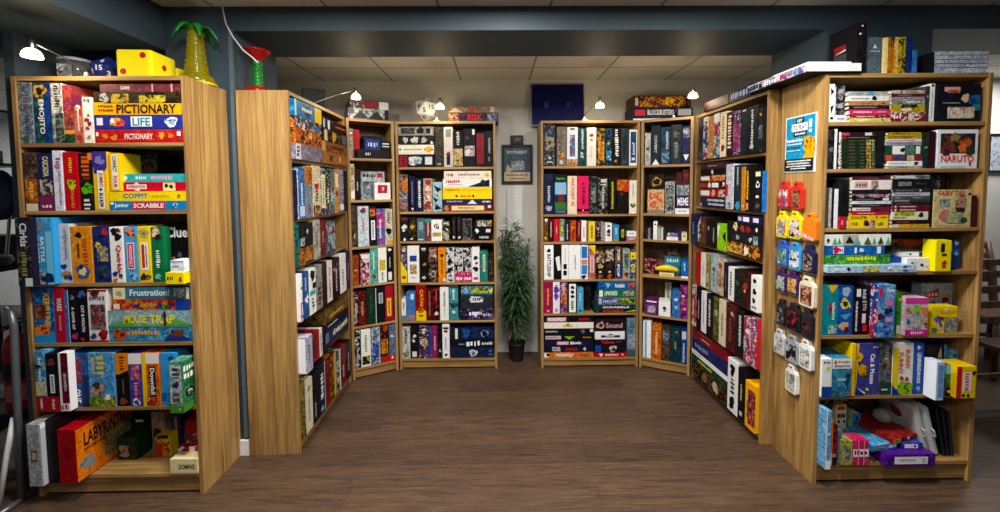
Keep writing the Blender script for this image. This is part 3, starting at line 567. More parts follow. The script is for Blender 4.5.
fill('IL', 5, '''
U 297 305 381.5 7a6a3c/94844c/5a4c28 r:4a3e20:0:1:.85:1 c:c8b87a:.5:.75:.18|olive tan box at near end
U 305.2 312.3 379 d8d4bc/d8d4bc/c4c0a6 v:8a8670:.35:.8:.35:.6 c:a89a5a:.5:.18:.2|cream box beside the olive tan one
U 312.5 317.8 372 15151a/26262e/0c0c10 v:a8a8b0:.6:.9:.3:.6|narrow black box with grey marks
U 318 325 364 1a2238/1a2238/121828 r:aab0bc:.88:1:0:1 v:e8ecf2:.2:.7:.3:.75 c:8ab0d0:.5:.9:.2|navy box with white lettering and pale edge
U 325.2 329.8 362 7a1c20/8a2a2a/5a1014|brick red slim box
U 330 335.8 353.5 5a2a18/b8883a/3a1a10 r:c8a04a:.6:1:.02:.98 v:8a5a2a:.2:.7:.1:.45|brown box with gold stripe
U 336 340.3 350 2a5a5c/c8d8cc/1a3a3c r:dce4d8:.75:1:0:1|teal slim box with white edge
U 340.5 345.8 345 7a1820/9a2a30/5a0e14 v:d8c0b8:.5:.8:.35:.6|dark cherry box
U 346 350.5 341 121014/24202a/08080a v:c0bcc4:.3:.8:.35:.65|black box at far end
''')

# ================= left corner bookcase =================
fill('CL', 0, '''
U 346.5 353.2 128.5 a8a49c/8a8680/d0ccc4 f=.03 c:e8e4dc:.5:.15:.3|white and grey upright box
U 353.5 359.5 129.5 b81e26/b81e26/a0141c f=.09 c:7a0c14:.4:.7:.2|red upright box
S 363 383 136 101014/181820/0a0a0c f=.06 d=.15|black flat box, topmost behind the blue one
S 365 380.5 139.5 24408a/34549e/1a306e f=.02 s:b8c8e0:.25:.75:.2:.8|royal blue small box on the black ones
S 357 390 149.7 121216/1e1e24/0a0a0c f=.01 s:c8ccd0:.3:.7:.25:.4|long black box at foot of pile
''')
fill('CL', 0, '''
S 381.3 390 140.8 16161a/16161a/202024 f=.012 z=149.5 d=.1 r:e8e8ec:.1:.9:.3:.42 r:e8e8ec:.1:.9:.62:.72|small black box with two white stripes
''')
fill('CL', 1, '''
U 347.5 354.5 164 c8b490/ddd0b0/a8906a r:8a7450:.2:.8:.1:.3 r:f0ead4:.1:.9:.75:.95|antique cream box with brown ornaments
U 355 360 169 121012/1e1a1c/0a080a v:c8c8cc:.4:.7:.3:.6|narrow black box beside the cream one
U 360.5 384.5 171.5 c8ccd0/a8b0b8/e8eaec f=.07 d=.12 s:16161a:.08:.22:.1:.6 r:b8323a:.7:.92:.06:.22 r:8a98a8/5a6a7a/c8d0d8:.1:.7:.35:.95|silver grey gadget box
U 374.5 390.5 182.5 f2f0f0/f2f0f0/e0dcdc f=.008 d=.055 r:b81e34:.2:.8:.15:.62 c:e8b8c0:.5:.38:.12|small white box with crimson square
''')
fill('CL', 2, '''
U 348.5 357 205.5 4a3a2c/6a5440/2c2018 v:c8bca4:.68:.8:.3:.7|dark walnut brown tall box
U 357.5 368.5 206.3 dce8ee/b8d4e4/eef4f6 c:a83a44:.5:.1:.25 v:c83040:.3:.62:.4:.6 c:3a4a6a:.5:.14:.15|pale blue-white box with red lettering
U 369 376.2 206.5 17171a/17171a/222226 r:b83a2a/e88a3a/3a1410:.1:.9:.05:.25 r:ecebe9:.25:.8:.35:.85 v:26262a:.4:.8:.35:.65|black box with white strip and red splash
U 376.5 384.4 209 5a68b0/8a98d0/b84a98 r:c83a8a/e88ac0/8a3aa8:0:1:.1:.5 v:eef0f8:.3:.8:.3:.6|violet blue box with magenta art
U 384.7 392.3 209 ded8c4/ece8da/b8b09a v:5a5448:.08:.4:.3:.7 c:16140f:.5:.62:.4 r:d8a02a:.3:1:.88:.97|cream box with large black blot
''')
fill('CL', 3, '''
U 350 358.5 256 a84a24/c86a3a/7a3014 v:5a1e0c:.1:.3:.3:.7 c:e0a878:.5:.5:.25|rust orange box
U 360.5 370 254 f0dcdc/2a2024/b83a58 r:ece4e4:.1:.9:.02:.15 r:c83a60/f4e4e8/3a2028:.1:.9:.5:.95|white box with black and crimson petals
U 370.2 377.4 248 5ab4a4/7accbc/3a9484 v:dcf0ea:.1:.6:.35:.6 c:7a4a2a:.5:.8:.3|mint green tall box
U 377.8 386.5 247 eceee6/eceee6/dcdfd4 r:e4c83a/ecd864/d0a828:.15:.85:.35:.65 v:6a6a64:.7:.95:.35:.6|white box with yellow picture
U 386.8 392.5 246.5 141416/1c1c20/0c0c0e c:f0f0ee:.5:.08:.28 r:e8e8e4:.2:.8:.72:.95 v:d8d8d8:.3:.6:.4:.6|black box with white foot label
''')
fill('CL', 4, '''
U 350.6 358 293.5 241418/b8a8a4/7a1c24 v:d8ccc8:.3:.7:.25:.7|black box with ivory marks
U 358.2 366 291.5 5a1a16/8a3020/2c0c0c v:c88a5a:.3:.7:.3:.7|chestnut red box
U 366.4 375 288 1a3420/223f28/12261a v:3a5a3c:.2:.7:.35:.65|forest green box
U 375.3 384.7 287.5 15151a/15151a/22222a r:c8ccd0:0:.08:0:1 r:b8bcc0:.35:.8:.15:.45 v:3a3a3e:.2:.42:.45:.7|black box with silver label
U 385 393 285.5 b01a34/c02a40/8a1228 r:e8c040:.2:.75:.35:.85 v:8a1a28:.4:.8:.35:.6|crimson box with gold title panel
''')
fill('CL', 5, '''
U 351.5 360.5 331 141416/c8c4c0/1e1e22 c:d0ccc8:.5:.35:.25 v:b8b4b0:.5:.9:.3:.6|black box with scattered white marks
U 360.8 370.6 329.5 ecece4/ecece4/dcdcd0 r:26240f/d8d03a/101008:.1:.9:.72:.95 v:7a8a5a:.15:.6:.35:.65|white box with yellow and black foot
U 371 380 327.5 b8c4d8/3a5aa0/e0e6ee r:2a4a94/4a6ab4/c0cce0:.15:.85:.4:.9 v:2a3a5a:.08:.35:.3:.7|silver box with blue panel
U 380.3 388.6 326 1e1c1c/c8501e/0e0c0c r:c87a1e/e8a83a/7a3a10:.1:.9:.35:.75 r:b8221e:0:1:.85:1|black box with glowing orange picture
U 389 396 325 6a7a9a/8a98b4/3a4a6a r:c82430:0:1:.85:1 c:eee8ec:.5:.91:.2 c:c8d0dc:.5:.3:.3|steel blue box with red foot
''')

# ================= back left bookcase =================
fill('BL', 0, '''
S 396.8 434 126.7 a8a8a6/8a8a88/c4c4c2 r:3a3a3c/6a6a6c/2a2a2c:.08:.45:.15:.85 c:1c1c1e:.62:.45:.4 r:1c1c1e:.78:.9:.2:.8|grey flat box with charcoal panel, topmost of stack
S 396.8 434 135.3 1a1a1c/242426/101012 c:b8b8b8:.2:.5:.3 c:d0d0d0:.46:.5:.38 c:b0b0b0:.72:.5:.3 c:e0e0e0:.94:.8:.15|black flat box with three pale skulls
S 396.8 434 144.8 ece8da/ece8da/e0dccc s:8a867a:.4:.58:.15:.65 c:e0b840:.84:.5:.36 c:222:.05:.5:.1 c:222:.95:.5:.1|ivory flat box with small yellow emblem
S 396.8 434 154.3 17171b/17171b/222226 r:a01624:.03:.24:.1:.95 v:3a0a10:.2:.85:.08:.2 c:d8e0e4:.42:.5:.38 c:c0ccd4:.55:.45:.3 c:8aa0b0:.5:.6:.2 r:d4dce2:.75:.95:.2:.8|thick black flat box with red left end
U 434.6 443.3 127 3a342c/544c40/241f1a v:a89c84:.9:.97:.2:.8|dark grey-brown tall box
U 443.6 452.7 127 cfcac6/cfcac6/bcb6b2 r:8a8682:.2:.8:.05:.25 c:4a1c1c:.5:.68:.22 r:2c1c20:.3:.7:.72:.95 r:7a2a2a:.38:.62:.62:.72|pale grey box with dark haired woman
U 453 462.6 130.5 16161a/16161a/222226 v:d8d8d8:.04:.4:.35:.7 r:e0cc9a/c0a468/3a2a1c:0:1:.5:.98|black box with parchment lower half
U 463.2 475.3 128.5 141418/22222a/0c0c10 r:e6e6e8:.75:.95:.02:.16 r:b8a4b0/e4dce4/5a3444:.1:.95:.45:.72 c:b84a6a:.3:.25:.12 c:e8dce0:.4:.6:.2|black box with pale fighters picture
U 475.8 485 132 171214/171214/201a1c r:8a1c28/9a2a34/7a1420:.08:.9:.05:.92|black box with deep red panel
U 485.3 492.5 131 131317/1c1c22/0c0c10 v:c4c4cc:.2:.62:.4:.7 v:a8a8b0:.72:.85:.4:.6|black box with grey lettering
''')
fill('BL', 1, '''
U 398.5 407.7 174.6 4a4a50/c8783a/9a9aa4 r:e08a3a/f0b070/8a4a2a:.3:1:.1:.45 r:8a8492/c8b4bc/4a4450:0:.9:.45:.8|grey box with orange swirl picture
U 409 415.3 176 17142a/241e3c/0e0c1a v:8a80b0:.15:.8:.35:.65 c:d0c8e0:.5:.92:.2|narrow near-black violet box
U 415.8 422.6 178 1a2442/1a2442/12182e v:e4e8f2:.08:.88:.3:.75|navy box with large white lettering
U 423.2 432 178.5 d8b8a0/a8342c/e8dcc8 c:f0d4bc:.5:.3:.35 c:a83a30:.5:.12:.3 c:f0d8c0:.5:.6:.35 c:b04a3a:.5:.82:.35|cream box with red comic faces
U 432.6 441.8 182 a8d4e8/c8e4f0/8ac0dc g:161a1c:.1:.1:1:.25:.5:.35 g:161a1c:0:.5:.6:.6:.3:.7 c:d8d84a:.65:.45:.22 g:161a1c:.3:.75:1:.9:.2:.95|sky blue box with black palm shapes
S 444 491.5 171 ece4d4/ece4d4/e0d8c4 s:a8443c:.3:.7:.05:.2 s:6a6a6e:.3:.6:.3:.75 c:e0cc6a:.9:.5:.3|long cream box, topmost of stack
S 442.8 492 179 f0eeec/f0eeec/e0dedc s:c8342c:.08:.5:.06:.34 g:16161a:.5:.95:.95:.05:.95:.95 c:26303a:.82:.4:.3 s:b0a8a4:.6:.75:.1:.4|white box with red title and black swoosh
S 442.8 492 187.3 f2d41e/f2d41e/e8c814 s:c05a1a:.3:.65:.04:.34 s:c8a818:.4:.6:.4:.9|yellow box with orange title on left
S 442.8 492 192.9 f4da18/f4da18/eccf10 s:c86a1a:.3:.75:.36:.58 c:2a2414:.28:.5:.2 c:2a2414:.62:.5:.2|yellow box with centred orange title
S 442.8 492 199 1e2f56/1e2f56/16244a s:a8b8d0:.25:.6:.08:.4 g:d0dce8:.5:.9:.6:.1:.7:.9 s:d0d8e8:.3:.7:.8:.97|navy flat box with white mountain shape
S 442.8 492 204.5 8a2a20/a8382a/6a1c18 c:b88a5a:.07:.5:.4 r:ecd8a0:.18:.84:.18:.85 s:a83a24:.35:.65:.32:.66 r:dce0e4:.92:.98:.15:.5|red box with parchment banner at stack foot
''')
fill('BL', 2, '''
U 400.6 408.3 217 1c1c24/1c1c24/2a2a34 r:6a3a44:.1:.9:.02:.14 c:ece8e4:.5:.42:.35 c:e4e0dc:.4:.55:.2 c:f0ecea:.5:.93:.18|black box with white figure
U 408.7 416.2 217.5 1e1c14/5a4a1c/100e0a c:c8a83a:.5:.4:.3 c:ece8d8:.35:.9:.15|black box with gold flourish
U 417 424.8 218.5 5a7880/6a8a92/4a666e r:8aa4ac:.2:.8:.15:.5 r:c8d8dc:.15:.8:.9:.96|greyish teal box
U 425.2 431 218.8 9a2430/3a8a80/b83a40 r:3a9a94:0:1:0:.15 v:e0c8c4:.2:.75:.35:.65|red box with teal top
U 431.3 442 220 f2f2ee/f2f2ee/e6e6e0 c:17171a:.5:.3:.24 c:f2f2ee:.5:.3:.15 c:17171a:.5:.3:.07 r:dcac38/ecc85c/c8942a:.1:.9:.6:.78|white box with black crosshair emblem
U 442.3 449.6 222 1a1816/3a342c/d8ccb8 r:dcd0b8/3a322a/b8a88c:.1:.9:.5:.95 r:c8c4bc:.1:.9:.03:.12|black box with ivory lower half
U 452 455.6 217.5 241c1a/302624/1a1412 k=b c:ece4dc:.5:.85:.35 v:6a5a54:.1:.6:.35:.65|slim dark book, left of its twin
U 456.8 461 217.5 221a18/302624/1a1412 k=b c:ece4dc:.5:.85:.35 v:6a5a54:.1:.6:.35:.65|slim dark book, right of its twin
U 462.3 472 218.5 6a6a66/4a4a48/9a9a96 f=.06 r:26262a/7a7a78/3a3a3c:.12:.88:.08:.9|grey framed tablet-like box set back
T 475 492 219.6 1c1c20/1c1c20/26262a f=.02 r:a85a6a/d8dcd0/3a5a3a:.1:.35:.1:.9 r:8ab0b8/dce8e8/2a4a5a:.38:.66:.1:.9 r:a8783a/e0c48a/5a3a1a:.7:.98:.1:.9|picture strip box, topmost of dark stack
S 474.2 492 227.3 151518/151518/202024 c:e8e8e8:.16:.5:.3 r:d4d8d8:.66:.92:.25:.75|black box with white round logo
S 474.2 492 234 101013/18181c/0a0a0c s:dcdcdc:.3:.7:.3:.8|plain black box with small white title
''')
fill('BL', 3, '''
U 398.8 406.8 246.5 4a3a78/6a5a94/e0c83a g:f0d428:0:.4:1:.7:1:1 g:f0d428:0:.4:1:1:0:1 c:e8dcc8:.6:.1:.3 c:e0c878:.3:.25:.2 c:a8303a:.5:.85:.28|purple and yellow split box
U 407.2 419 246 f0eeea/f0eeea/e6e4de r:2a4a94:.2:.8:.26:.42 r:d8bc9a/8a5a3a/e8dcc8:.22:.78:.5:.76 s:8a8a88:.85:.88:.3:.7|wide white box with small blue banner
U 419.8 427.5 246.5 17130f/2a221a/0e0b08 c:c8a04a:.6:.5:.2 v:d8ccb0:.04:.12:.2:.8 c:dcd4c4:.5:.86:.22|black box with gold fleck
U 428 437.7 247.8 2c2028/8a6a64/171018 r:b88478/e0c8b8/5a3a3a:.1:.9:.04:.28 c:b0a890:.5:.75:.35 c:5a5448:.5:.75:.2|dark brown box with tan spiral
U 438 445.6 248 ee921e/f2a032/e08412 c:1c140c:.5:.22:.22 v:6a3a0c:.35:.75:.35:.65 c:f0f0ec:.75:.93:.2|orange box with black dot
U 446 454 248 f0f0f0/1c1c1e/e0e0e0 c:1c1c1e:.5:.4:.3 g:1c1c1e:.1:.6:.9:.55:.5:.75|white box with black ink scribbles
U 454.3 462.7 248.3 e8e8ea/1a1a1e/26262a r:c8286a/e0507c/f0c8d8:0:1:.68:1 s:f6e8ee:.84:.94:.15:.85|inky box with pink foot, left of twin
U 463.1 471.5 248.3 e8e8ea/1a1a1e/26262a r:c8286a/e0507c/f0c8d8:0:1:.68:1 s:f6e8ee:.84:.94:.15:.85|inky box with pink foot, right of twin
U 471.8 479.5 247.5 ecebee/ecebee/d8d6dc c:222226:.5:.3:.28 c:b83a3a:.6:.45:.2 c:222226:.5:.62:.34 r:c84a6a:.2:.8:.85:.93|white box with charcoal bird shapes
U 479.8 487.5 251.5 2a8a7a/3a9a8a/1e7264 r:d8e4c8:.4:.7:.1:.65 v:2a4a3a:.15:.6:.45:.65 c:c85a4a:.2:.5:.15|teal green box with pale strip
U 487.9 493.3 253.5 2c2220/4a3a38/1a1412 c:6a4a4a:.5:.3:.3 c:6a4a44:.5:.7:.3|dark brown patterned slim box
''')
fill('BL', 4, '''
U 400.6 406 299.3 ecebe6/ecebe6/dcdad4 v:3a3a3e:.15:.5:.3:.65 r:5a8a9a:0:1:.75:1|short white box
U 406.2 415.2 292.3 4a84c4/5a94d0/3a74b4 r:d8e4f0:.5:.85:.06:.25 r:b88aa0/4a74b0/c8a0b0:0:1:.78:1|cornflower blue box
U 415.7 426 285.2 a81a1c/8a1214/b8282a t:CATAN:f0b428:.12:.66:.4:.72 r:f0c818:0:1:.72:1 c:e0701a:.5:.7:.3 r:2a1a0c:.3:.7:.84:.88|tall red settlers box with yellow foot
U 426.4 432.8 288.2 5a1018/6a1a20/3c0a10 v:a88a7a:.1:.85:.35:.6|deep burgundy slim box
U 433 439.3 288.2 1c1416/a02a30/100c0e v:d84a48:.04:.38:.35:.7 c:e4dcc8:.5:.78:.3|black box with red lettering
U 439.8 448.6 287.7 eeeeec/eeeeec/e2e2e0 v:3a3a3c:.12:.6:.4:.65 v:a8a8a8:.62:.9:.45:.6|white box with grey vertical title
U 449.2 457.9 285.8 4a9aa4/5aaab4/3a848e r:2a4a4a:0:1:0:.06 v:dcecec:.1:.4:.35:.65 r:26444c/a8c8c8/3a6a70:0:1:.5:.64 c:c8e0e0:.5:.76:.2|turquoise box with dark middle band
S 461 493 286.6 2a6aa8/4a8ac8/c8c82a r:c8d43a/3a4a1c/8aa83a:.32:.85:.2:.8 c:8ac8e8:.15:.5:.3 g:e8d83a:.86:.5:1:.1:.95:.9|blue and lime flat box, topmost of stack
S 460.5 493 294.7 2c3038/363a44/22262c c:dcdedf:.36:.35:.22 r:dcdedf:.36:.62:.14:.56 c:dcdedf:.62:.35:.2 s:22262c:.22:.48:.38:.6|thick slate grey box with white title plate
S 460 493 308.3 1e1c30/2c2848/7a6aa0 g:e0dce8:.35:.3:.6:.3:.47:.8 s:f0eef4:.3:.6:.28:.66 s:c8c0d8:.4:.7:.7:.95|dark violet box with white crest
''')
fill('BL', 5, '''
U 402 410 328 cfcfca/ecece8/a8a8a4 v:3a3a3a:.08:.5:.3:.7 c:8a9a78:.5:.85:.4|greyish white box
U 410.5 418 326.5 17171c/17171c/22222a c:e8e4e0:.5:.3:.25 c:e0dcd8:.4:.45:.2 r:dcdcdc:.2:.8:.78:.95|black box with white foot square
U 418.6 429 326.3 5a3a6a/2a2030/b8a48a c:dccca0:.5:.5:.38 c:b89a6a:.5:.5:.22 v:e8e0e4:.08:.25:.3:.7|purple box with cream oval
U 429.3 432 327 3a4aa8/5a6ac0/2a3888|very slim indigo box
U 432.2 437.4 326.5 b82a4a/7a2a7a/d84a5a v:e8c8d0:.3:.75:.35:.65|magenta and red slim box
U 437.7 442 328 16141a/302832/0c0a0e c:c8bcb0:.5:.75:.3|black slim box with tan spot
U 442.3 449.4 324.5 f0f0ee/f0f0ee/e4e4e2 r:1a1a1e:.1:.9:.08:.14 c:9a2a3a:.5:.2:.25 v:8a8a8c:.38:.75:.35:.6 c:1a1a1e:.5:.9:.2|tall white box with black cap and maroon dot
S 450.8 494 328.3 12203e/1e3a6e/0c1428 c:8a9ab8:.78:.5:.35 c:12203e:.78:.5:.26 r:e8e4b8:.1:.16:0:1 c:2a5aa0:.35:.5:.4|midnight blue box with thin ring, topmost of stack
S 450.8 494 338.7 131720/131720/1c2230 s:e8ecee:.2:.85:.36:.68 s:d8dce0:.35:.7:.72:.96 s:a8b0b8:.5:.65:.18:.32|black box with bold white title in middle of stack
S 450.8 494 348 1a2444/223056/121a34 c:c8d4dc:.52:.5:.38 c:8a9aa8:.52:.5:.2 r:3a6ab0:.88:.96:.2:.4 r:3a6ab0:.88:.96:.55:.75|navy box with moon disc at stack foot
''')
# ================= back right bookcase =================
fill('BR', 0, '''
U 544 555.5 124.5 1c2030/2c3244/8a8478 r:a89c84/3a3a44/c8bca0:.1:.9:.3:.62 c:4a6a9a:.5:.18:.22 c:d8dcdc:.5:.8:.12 s:d0d4d4:.88:.92:.25:.75|inky navy box with misty tan picture
U 556.8 566 126.7 8a8272/a09886/6a6252 r:c8752c/e0a868/3a1c10:.25:.8:.62:.82 c:e8e4d8:.5:.9:.2 v:5a5244:.1:.5:.4:.6|taupe box with orange figure
U 567 577.8 127 eceaf0/eceaf0/dcdae4 r:4a8ab0/8a5a8a/c8d0e0:.25:.75:.2:.75 r:c8844a/e8c8a0/8a4a2a:0:1:.82:1 r:3a3a44:.3:.7:.03:.07|white box with teal and plum dragon
U 578 586.2 128 1c4a50/16383e/2a5e64 v:dce8e4:.04:.55:.4:.7 t:AT:e8f0ee:.62:.8:.3:.65|dark teal box with white lettering
U 586.8 596.3 127.5 ece8de/ece8de/e0dccf c:b83a44:.5:.2:.2 c:d88a6a:.5:.32:.15 v:c8bca8:.5:.8:.4:.6|cream box with red flower
U 597 605.3 128.3 26301c/c8942a/14180e r:e0a82a/e8d04a/8a5a1a:.15:.9:.35:.85 v:c83a1a:.4:.8:.35:.65|green black box with flaming gold sword
U 605.7 612 128.3 121a2c/2a6a9a/0a0e18 c:c8943a:.5:.4:.25 r:3a9ac0/c8e4ec/1a4a6a:.1:.9:.6:.85|dark box with glowing blue river
U 612.5 620.5 128.3 131315/1c1c1e/0c0c0e v:f0eeea:.03:.45:.25:.75 v:f0eeea:.3:.74:.35:.8 c:c89a3a:.4:.88:.2|black detective box with white lettering
U 621 629 128.3 303a44/4a5662/1c242c|slate storm picture box
U 629.4 637.5 129.5 eef0f2/eef0f2/e4e6e8 r:1d4f8a/2a68a8/143a6a:.14:.86:.06:.92 t:JAWS:e8f0f6:.35:.7:.35:.7 r:d8e4ec:.3:.7:.78:.85|white bordered blue box with white title
''')
fill('BR', 1, '''
U 544 553.7 174 1a2240/26305a/12182e v:c8ccd8:.3:.7:.35:.65 c:a8b0c4:.5:.85:.3|indigo box with silver lettering
U 554.3 567 174.5 1c2a4a/2a3e66/14203a r:141a20:0:1:0:.16 s:5aa03a:.07:.14:.15:.85 r:8ab8dc:.05:.95:.2:.5 c:d8b498:.52:.42:.13 r:7a2a34:.3:.75:.5:.8 r:3a7a34:.05:.95:.7:.88 r:5a6a8a:.1:.9:.9:.97|photo box with man in maroon jacket outdoors
U 567.5 577 176 ead8c0/ead8c0/dcc8ac t:FACTORY_42:b8343a:.06:.78:.4:.72|parchment box with red lettering
U 577.4 588.8 176 e02a68/e02a68/d41e5c c:8a1a40:.5:.2:.12 t:THE_GAME:1c1014:.26:.74:.42:.68 r:17141a:0:1:.86:.93 c:f0f0f0:.5:.9:.06|hot pink box with black band
U 589.2 597.6 176.3 26282c/5a5e64/141618 c:c8c4b8:.5:.42:.2 r:8a8a84/3a3c40/b8b8b0:.2:.8:.3:.7|charcoal box with pale lantern
U 598.2 608 178 151517/8a8a88/0e0e10 v:d4d0c8:.03:.2:.15:.85 v:c8c8c4:.25:.85:.35:.65|black box with silver script
U 608.7 616.2 178.5 16140f/16140f/201e16 v:d8cc2a:.1:.85:.35:.68|black box with acid yellow lettering
U 616.8 628.8 179.8 17130f/241c16/0e0b09 r:d86a1e/e8903a/8a3a10:0:1:0:.32 r:c83a2a:.62:.95:.1:.35 c:5a3a24:.4:.42:.15|black box with burning orange top
U 629.4 637.5 180.3 ece8d8/ece8d8/e0dcc8 c:3a5a2a:.5:.75:.32 c:d8b84a:.5:.72:.15 v:b0ac9c:.1:.5:.35:.65|cream box with green bird
''')
fill('BR', 2, '''
U 544 548.3 218 6a4028/8a5c3a/4a2a18 r:ece8e0:.2:.8:.03:.15 c:f0d020:.5:.85:.4|brown slim box with yellow badge
U 549 553.2 218.5 1c1214/8a1c24/100a0c v:e0d4d0:.15:.8:.3:.65|black and red slim box
U 553.9 558.8 219.2 c82434/c82434/b51a2a v:e8a8a8:.3:.65:.4:.7|bright red slim box
U 559.3 564.5 219.2 5a7a78/9aa89a/d8c84a r:c8c048:.3:.7:.3:.55 r:c8d0c4:.15:.85:.78:.95|sage green slim box
U 565 569.7 220 1a2040/243058/101428 v:d0d8e4:.2:.9:.35:.65|dark indigo slim box
U 570 576 220.4 c85018/dc6c24/a83c10 c:e8a048:.5:.35:.3 v:7a2a0c:.5:.9:.35:.65|burnt orange slim box
U 576.9 581 221 7a1820/8a2428/5a1016 v:d0b4b0:.1:.7:.35:.65|maroon slim box
U 581.4 586.4 220.8 eeeeea/eeeeea/e0e0dc v:c0343c:.3:.8:.35:.65|white slim box with red lettering
U 588.7 595 221.6 e8d048/e8d048/dcc23a v:8a4a1c:.2:.85:.3:.7|mustard yellow slim box
U 595.4 600.6 222 2a1c20/5a3a40/b8a8a4 c:c8b8b4:.5:.35:.25 c:a8443c:.5:.7:.25|dark box with pink-grey art
U 600.9 605 222 a8a8a4/bcbcb8/8a8a88|light grey slim box
U 605.3 612 223.2 f0f0ec/f0f0ec/e0e0dc c:1c1c1e:.5:.45:.3 c:b8303a:.5:.65:.25 r:3a3a3e:.3:.7:.1:.2|white slim box with black and red bird
U 613.2 619 224.8 4a9ad0/5aaadc/3a88c0 v:d8ecf8:.2:.6:.35:.65 r:8a9a5a:0:1:.85:1|light blue slim box
U 619.6 625.5 225.3 15150f/15150f/201f16 r:d8c83a:.3:.75:.25:.75 v:2a280f:.3:.7:.35:.7|black slim box with yellow label
U 625.8 630 224.8 2a2e34/3a4048/1c2024 f=.06|dark grey box set back behind small white boxes
S 627 636.8 231.3 eef0f2/eef0f2/e0e4e8 s:b04a4a:.3:.6:.25:.7|small white card box on pink one
S 626.8 637 236.5 c88a88/d89a94/a8605c s:f0e0dc:.3:.7:.2:.8|small dusty pink card box
''')
fill('BR', 3, '''
U 544 553.6 245.2 f2f2f2/f2f2f2/e8e8e8 c:15151a:.5:.16:.2 t:BATTLESHIP:131318:.26:.92:.32:.72|white naval game box with thick black lettering
U 554.2 561.2 245.6 131315/131315/1c1c1e g:ecebe8:.15:.35:.75:.3:.95:.72 g:ecebe8:.15:.35:.95:.72:.5:.74|black box with slanted white label
U 561.6 568.6 245 f0f0f0/f0f0f0/e6e6e6 r:17171b:.25:.75:.55:.7 r:17171b:.25:.75:.74:.88 v:b0b0b0:.1:.5:.45:.6|white box with two black blocks
U 568.8 580.4 245 f2f2f2/f2f2f2/e8e8e8 t:together:8a8c90:.28:.74:.45:.66|wide white box with grey handwriting
U 580.7 588 245.2 eef0f4/eef0f4/e2e4ea r:2a7ac4:.1:.9:.04:.38 r:c88a70:.1:.9:.42:.56 r:3a8ad0:.1:.9:.58:.85 c:1c2a5a:.4:.93:.3|white box with bright blue panels
U 588.4 595.5 245.5 d07a4a/e8a080/7a5aa0 g:f0cc28:0:0:1:0:1:.28 r:e0d0d4:.25:.8:.3:.8 v:a8443c:.32:.78:.35:.7|salmon box with yellow corner
U 595.9 604.8 246.5 17120f/3a2c22/0c0a08 r:8a6a4a/e8dcc4/3a2418:.05:.95:.12:.5 c:c8b088:.5:.6:.3 c:e0dcd4:.5:.78:.12 c:a85a30:.5:.92:.25|black box with sepia faces, left of twin
U 605 614.3 246.5 17120f/3a2c22/0c0a08 r:dcd0bc/3a2c22/8a6a4a:.05:.95:.08:.45 c:4a3a2c:.5:.6:.3 c:e0dcd4:.5:.78:.12 c:a85a30:.5:.92:.25|black box with cream faces, right of twin
U 615.4 621.2 247.3 8a5c34/b07c48/2a4a8a t:TOP:f0e8d8:.04:.42:.3:.75 r:1e3f86:.05:.95:.5:.98 t:POP:e8ecf4:.54:.94:.3:.75|brown and blue box with big white capitals
U 623 630 249 b0bca4/c8d0bc/8a9884 r:3a6a5a/7aa08a/2a4a3c:.2:.8:.15:.65 c:a8303a:.5:.86:.35|sage box with dark red circle at foot
U 630.4 637.8 250.8 2a4a8a/3a5a9a/e8d02a r:e8d428:0:1:.05:.3 c:f0e04a:.5:.55:.4 c:5a7a2a:.5:.55:.2 c:c83a3a:.4:.2:.2|blue and yellow box with cartoon face
''')
fill('BR', 4, '''
U 544 552.5 280.2 a81a54/b82a60/8a1040 v:e0b040:.2:.75:.35:.62 c:d8c8a0:.5:.92:.12|magenta box with gold script
U 553 559.8 281 ece6f0/ece6f0/dcd4e4 c:6a4aa0:.5:.25:.45 c:9a5ac0:.5:.45:.4 v:5a3a8a:.1:.6:.3:.7 v:c83a5a:.85:.95:.25:.75|white box with purple balloons
U 560.2 567.4 280.6 5a3a7a/c86a3a/c8a8d8 v:f0d0c0:.05:.4:.25:.75 r:d8742a/e8a84a/7a3a8a:.1:.9:.4:.7|purple and orange striped box
U 568 577 283 17171a/17171a/17171a r:f0f0ee:.12:.88:.03:.97 c:1c1c20:.5:.15:.2 c:1c1c20:.5:.3:.2 c:1c1c20:.5:.45:.2 v:3a3a3e:.58:.88:.3:.7|white box with three black circles
U 577.3 583.4 288.3 5ab4d8/6ac0e0/4aa4cc c:1a2a3a:.5:.9:.2 v:dceef6:.2:.5:.35:.6|short light blue box
U 585.5 590.5 284 1c1a1e/2c2a30/121014 f=.07 m=-4|thin black box leaning at back
S 598.3 636.8 281.7 1a6ab4/2a82cc/1256a0 h:Articulate:eef4fa:.2:.75:.44:.7 c:c85a3a:.88:.5:.4 c:8ad0f0:.25:.4:.3|bright blue box with white script, topmost of stack
S 599 636.8 289.5 1c7a54/2a8c64/146a46 r:ecebe4:0:.1:.1:.9 h:UPWORDS:f2f4ee:.2:.75:.15:.5 r:c8d0c4/c83a34/8aa890:.66:.95:.2:.8|green word game box with white title
S 598.5 636.8 297.3 6a5a98/8a9ab8/4a4a7a r:a8bcc8:0:.08:.1:.9 r:9ac83a/2c3a1a/d8e04a:.56:.98:.15:.85 s:b8c0e0:.3:.7:.12:.5|violet box with lime green end
S 594.5 636.8 304.8 12443e/12443e/0e3832 h:SCRABBLE:e8ecdc:.3:.7:.2:.85|dark green box with widely spaced white title
S 594.5 636.8 309.6 1c1416/1c1416/281c1e h:SCRABBLE:e8343a:.15:.8:.2:.7 g:e8d02a:.72:.8:1:.1:1:.5 c:3a6a4a:.07:.5:.35|black box with red title at stack foot
''')
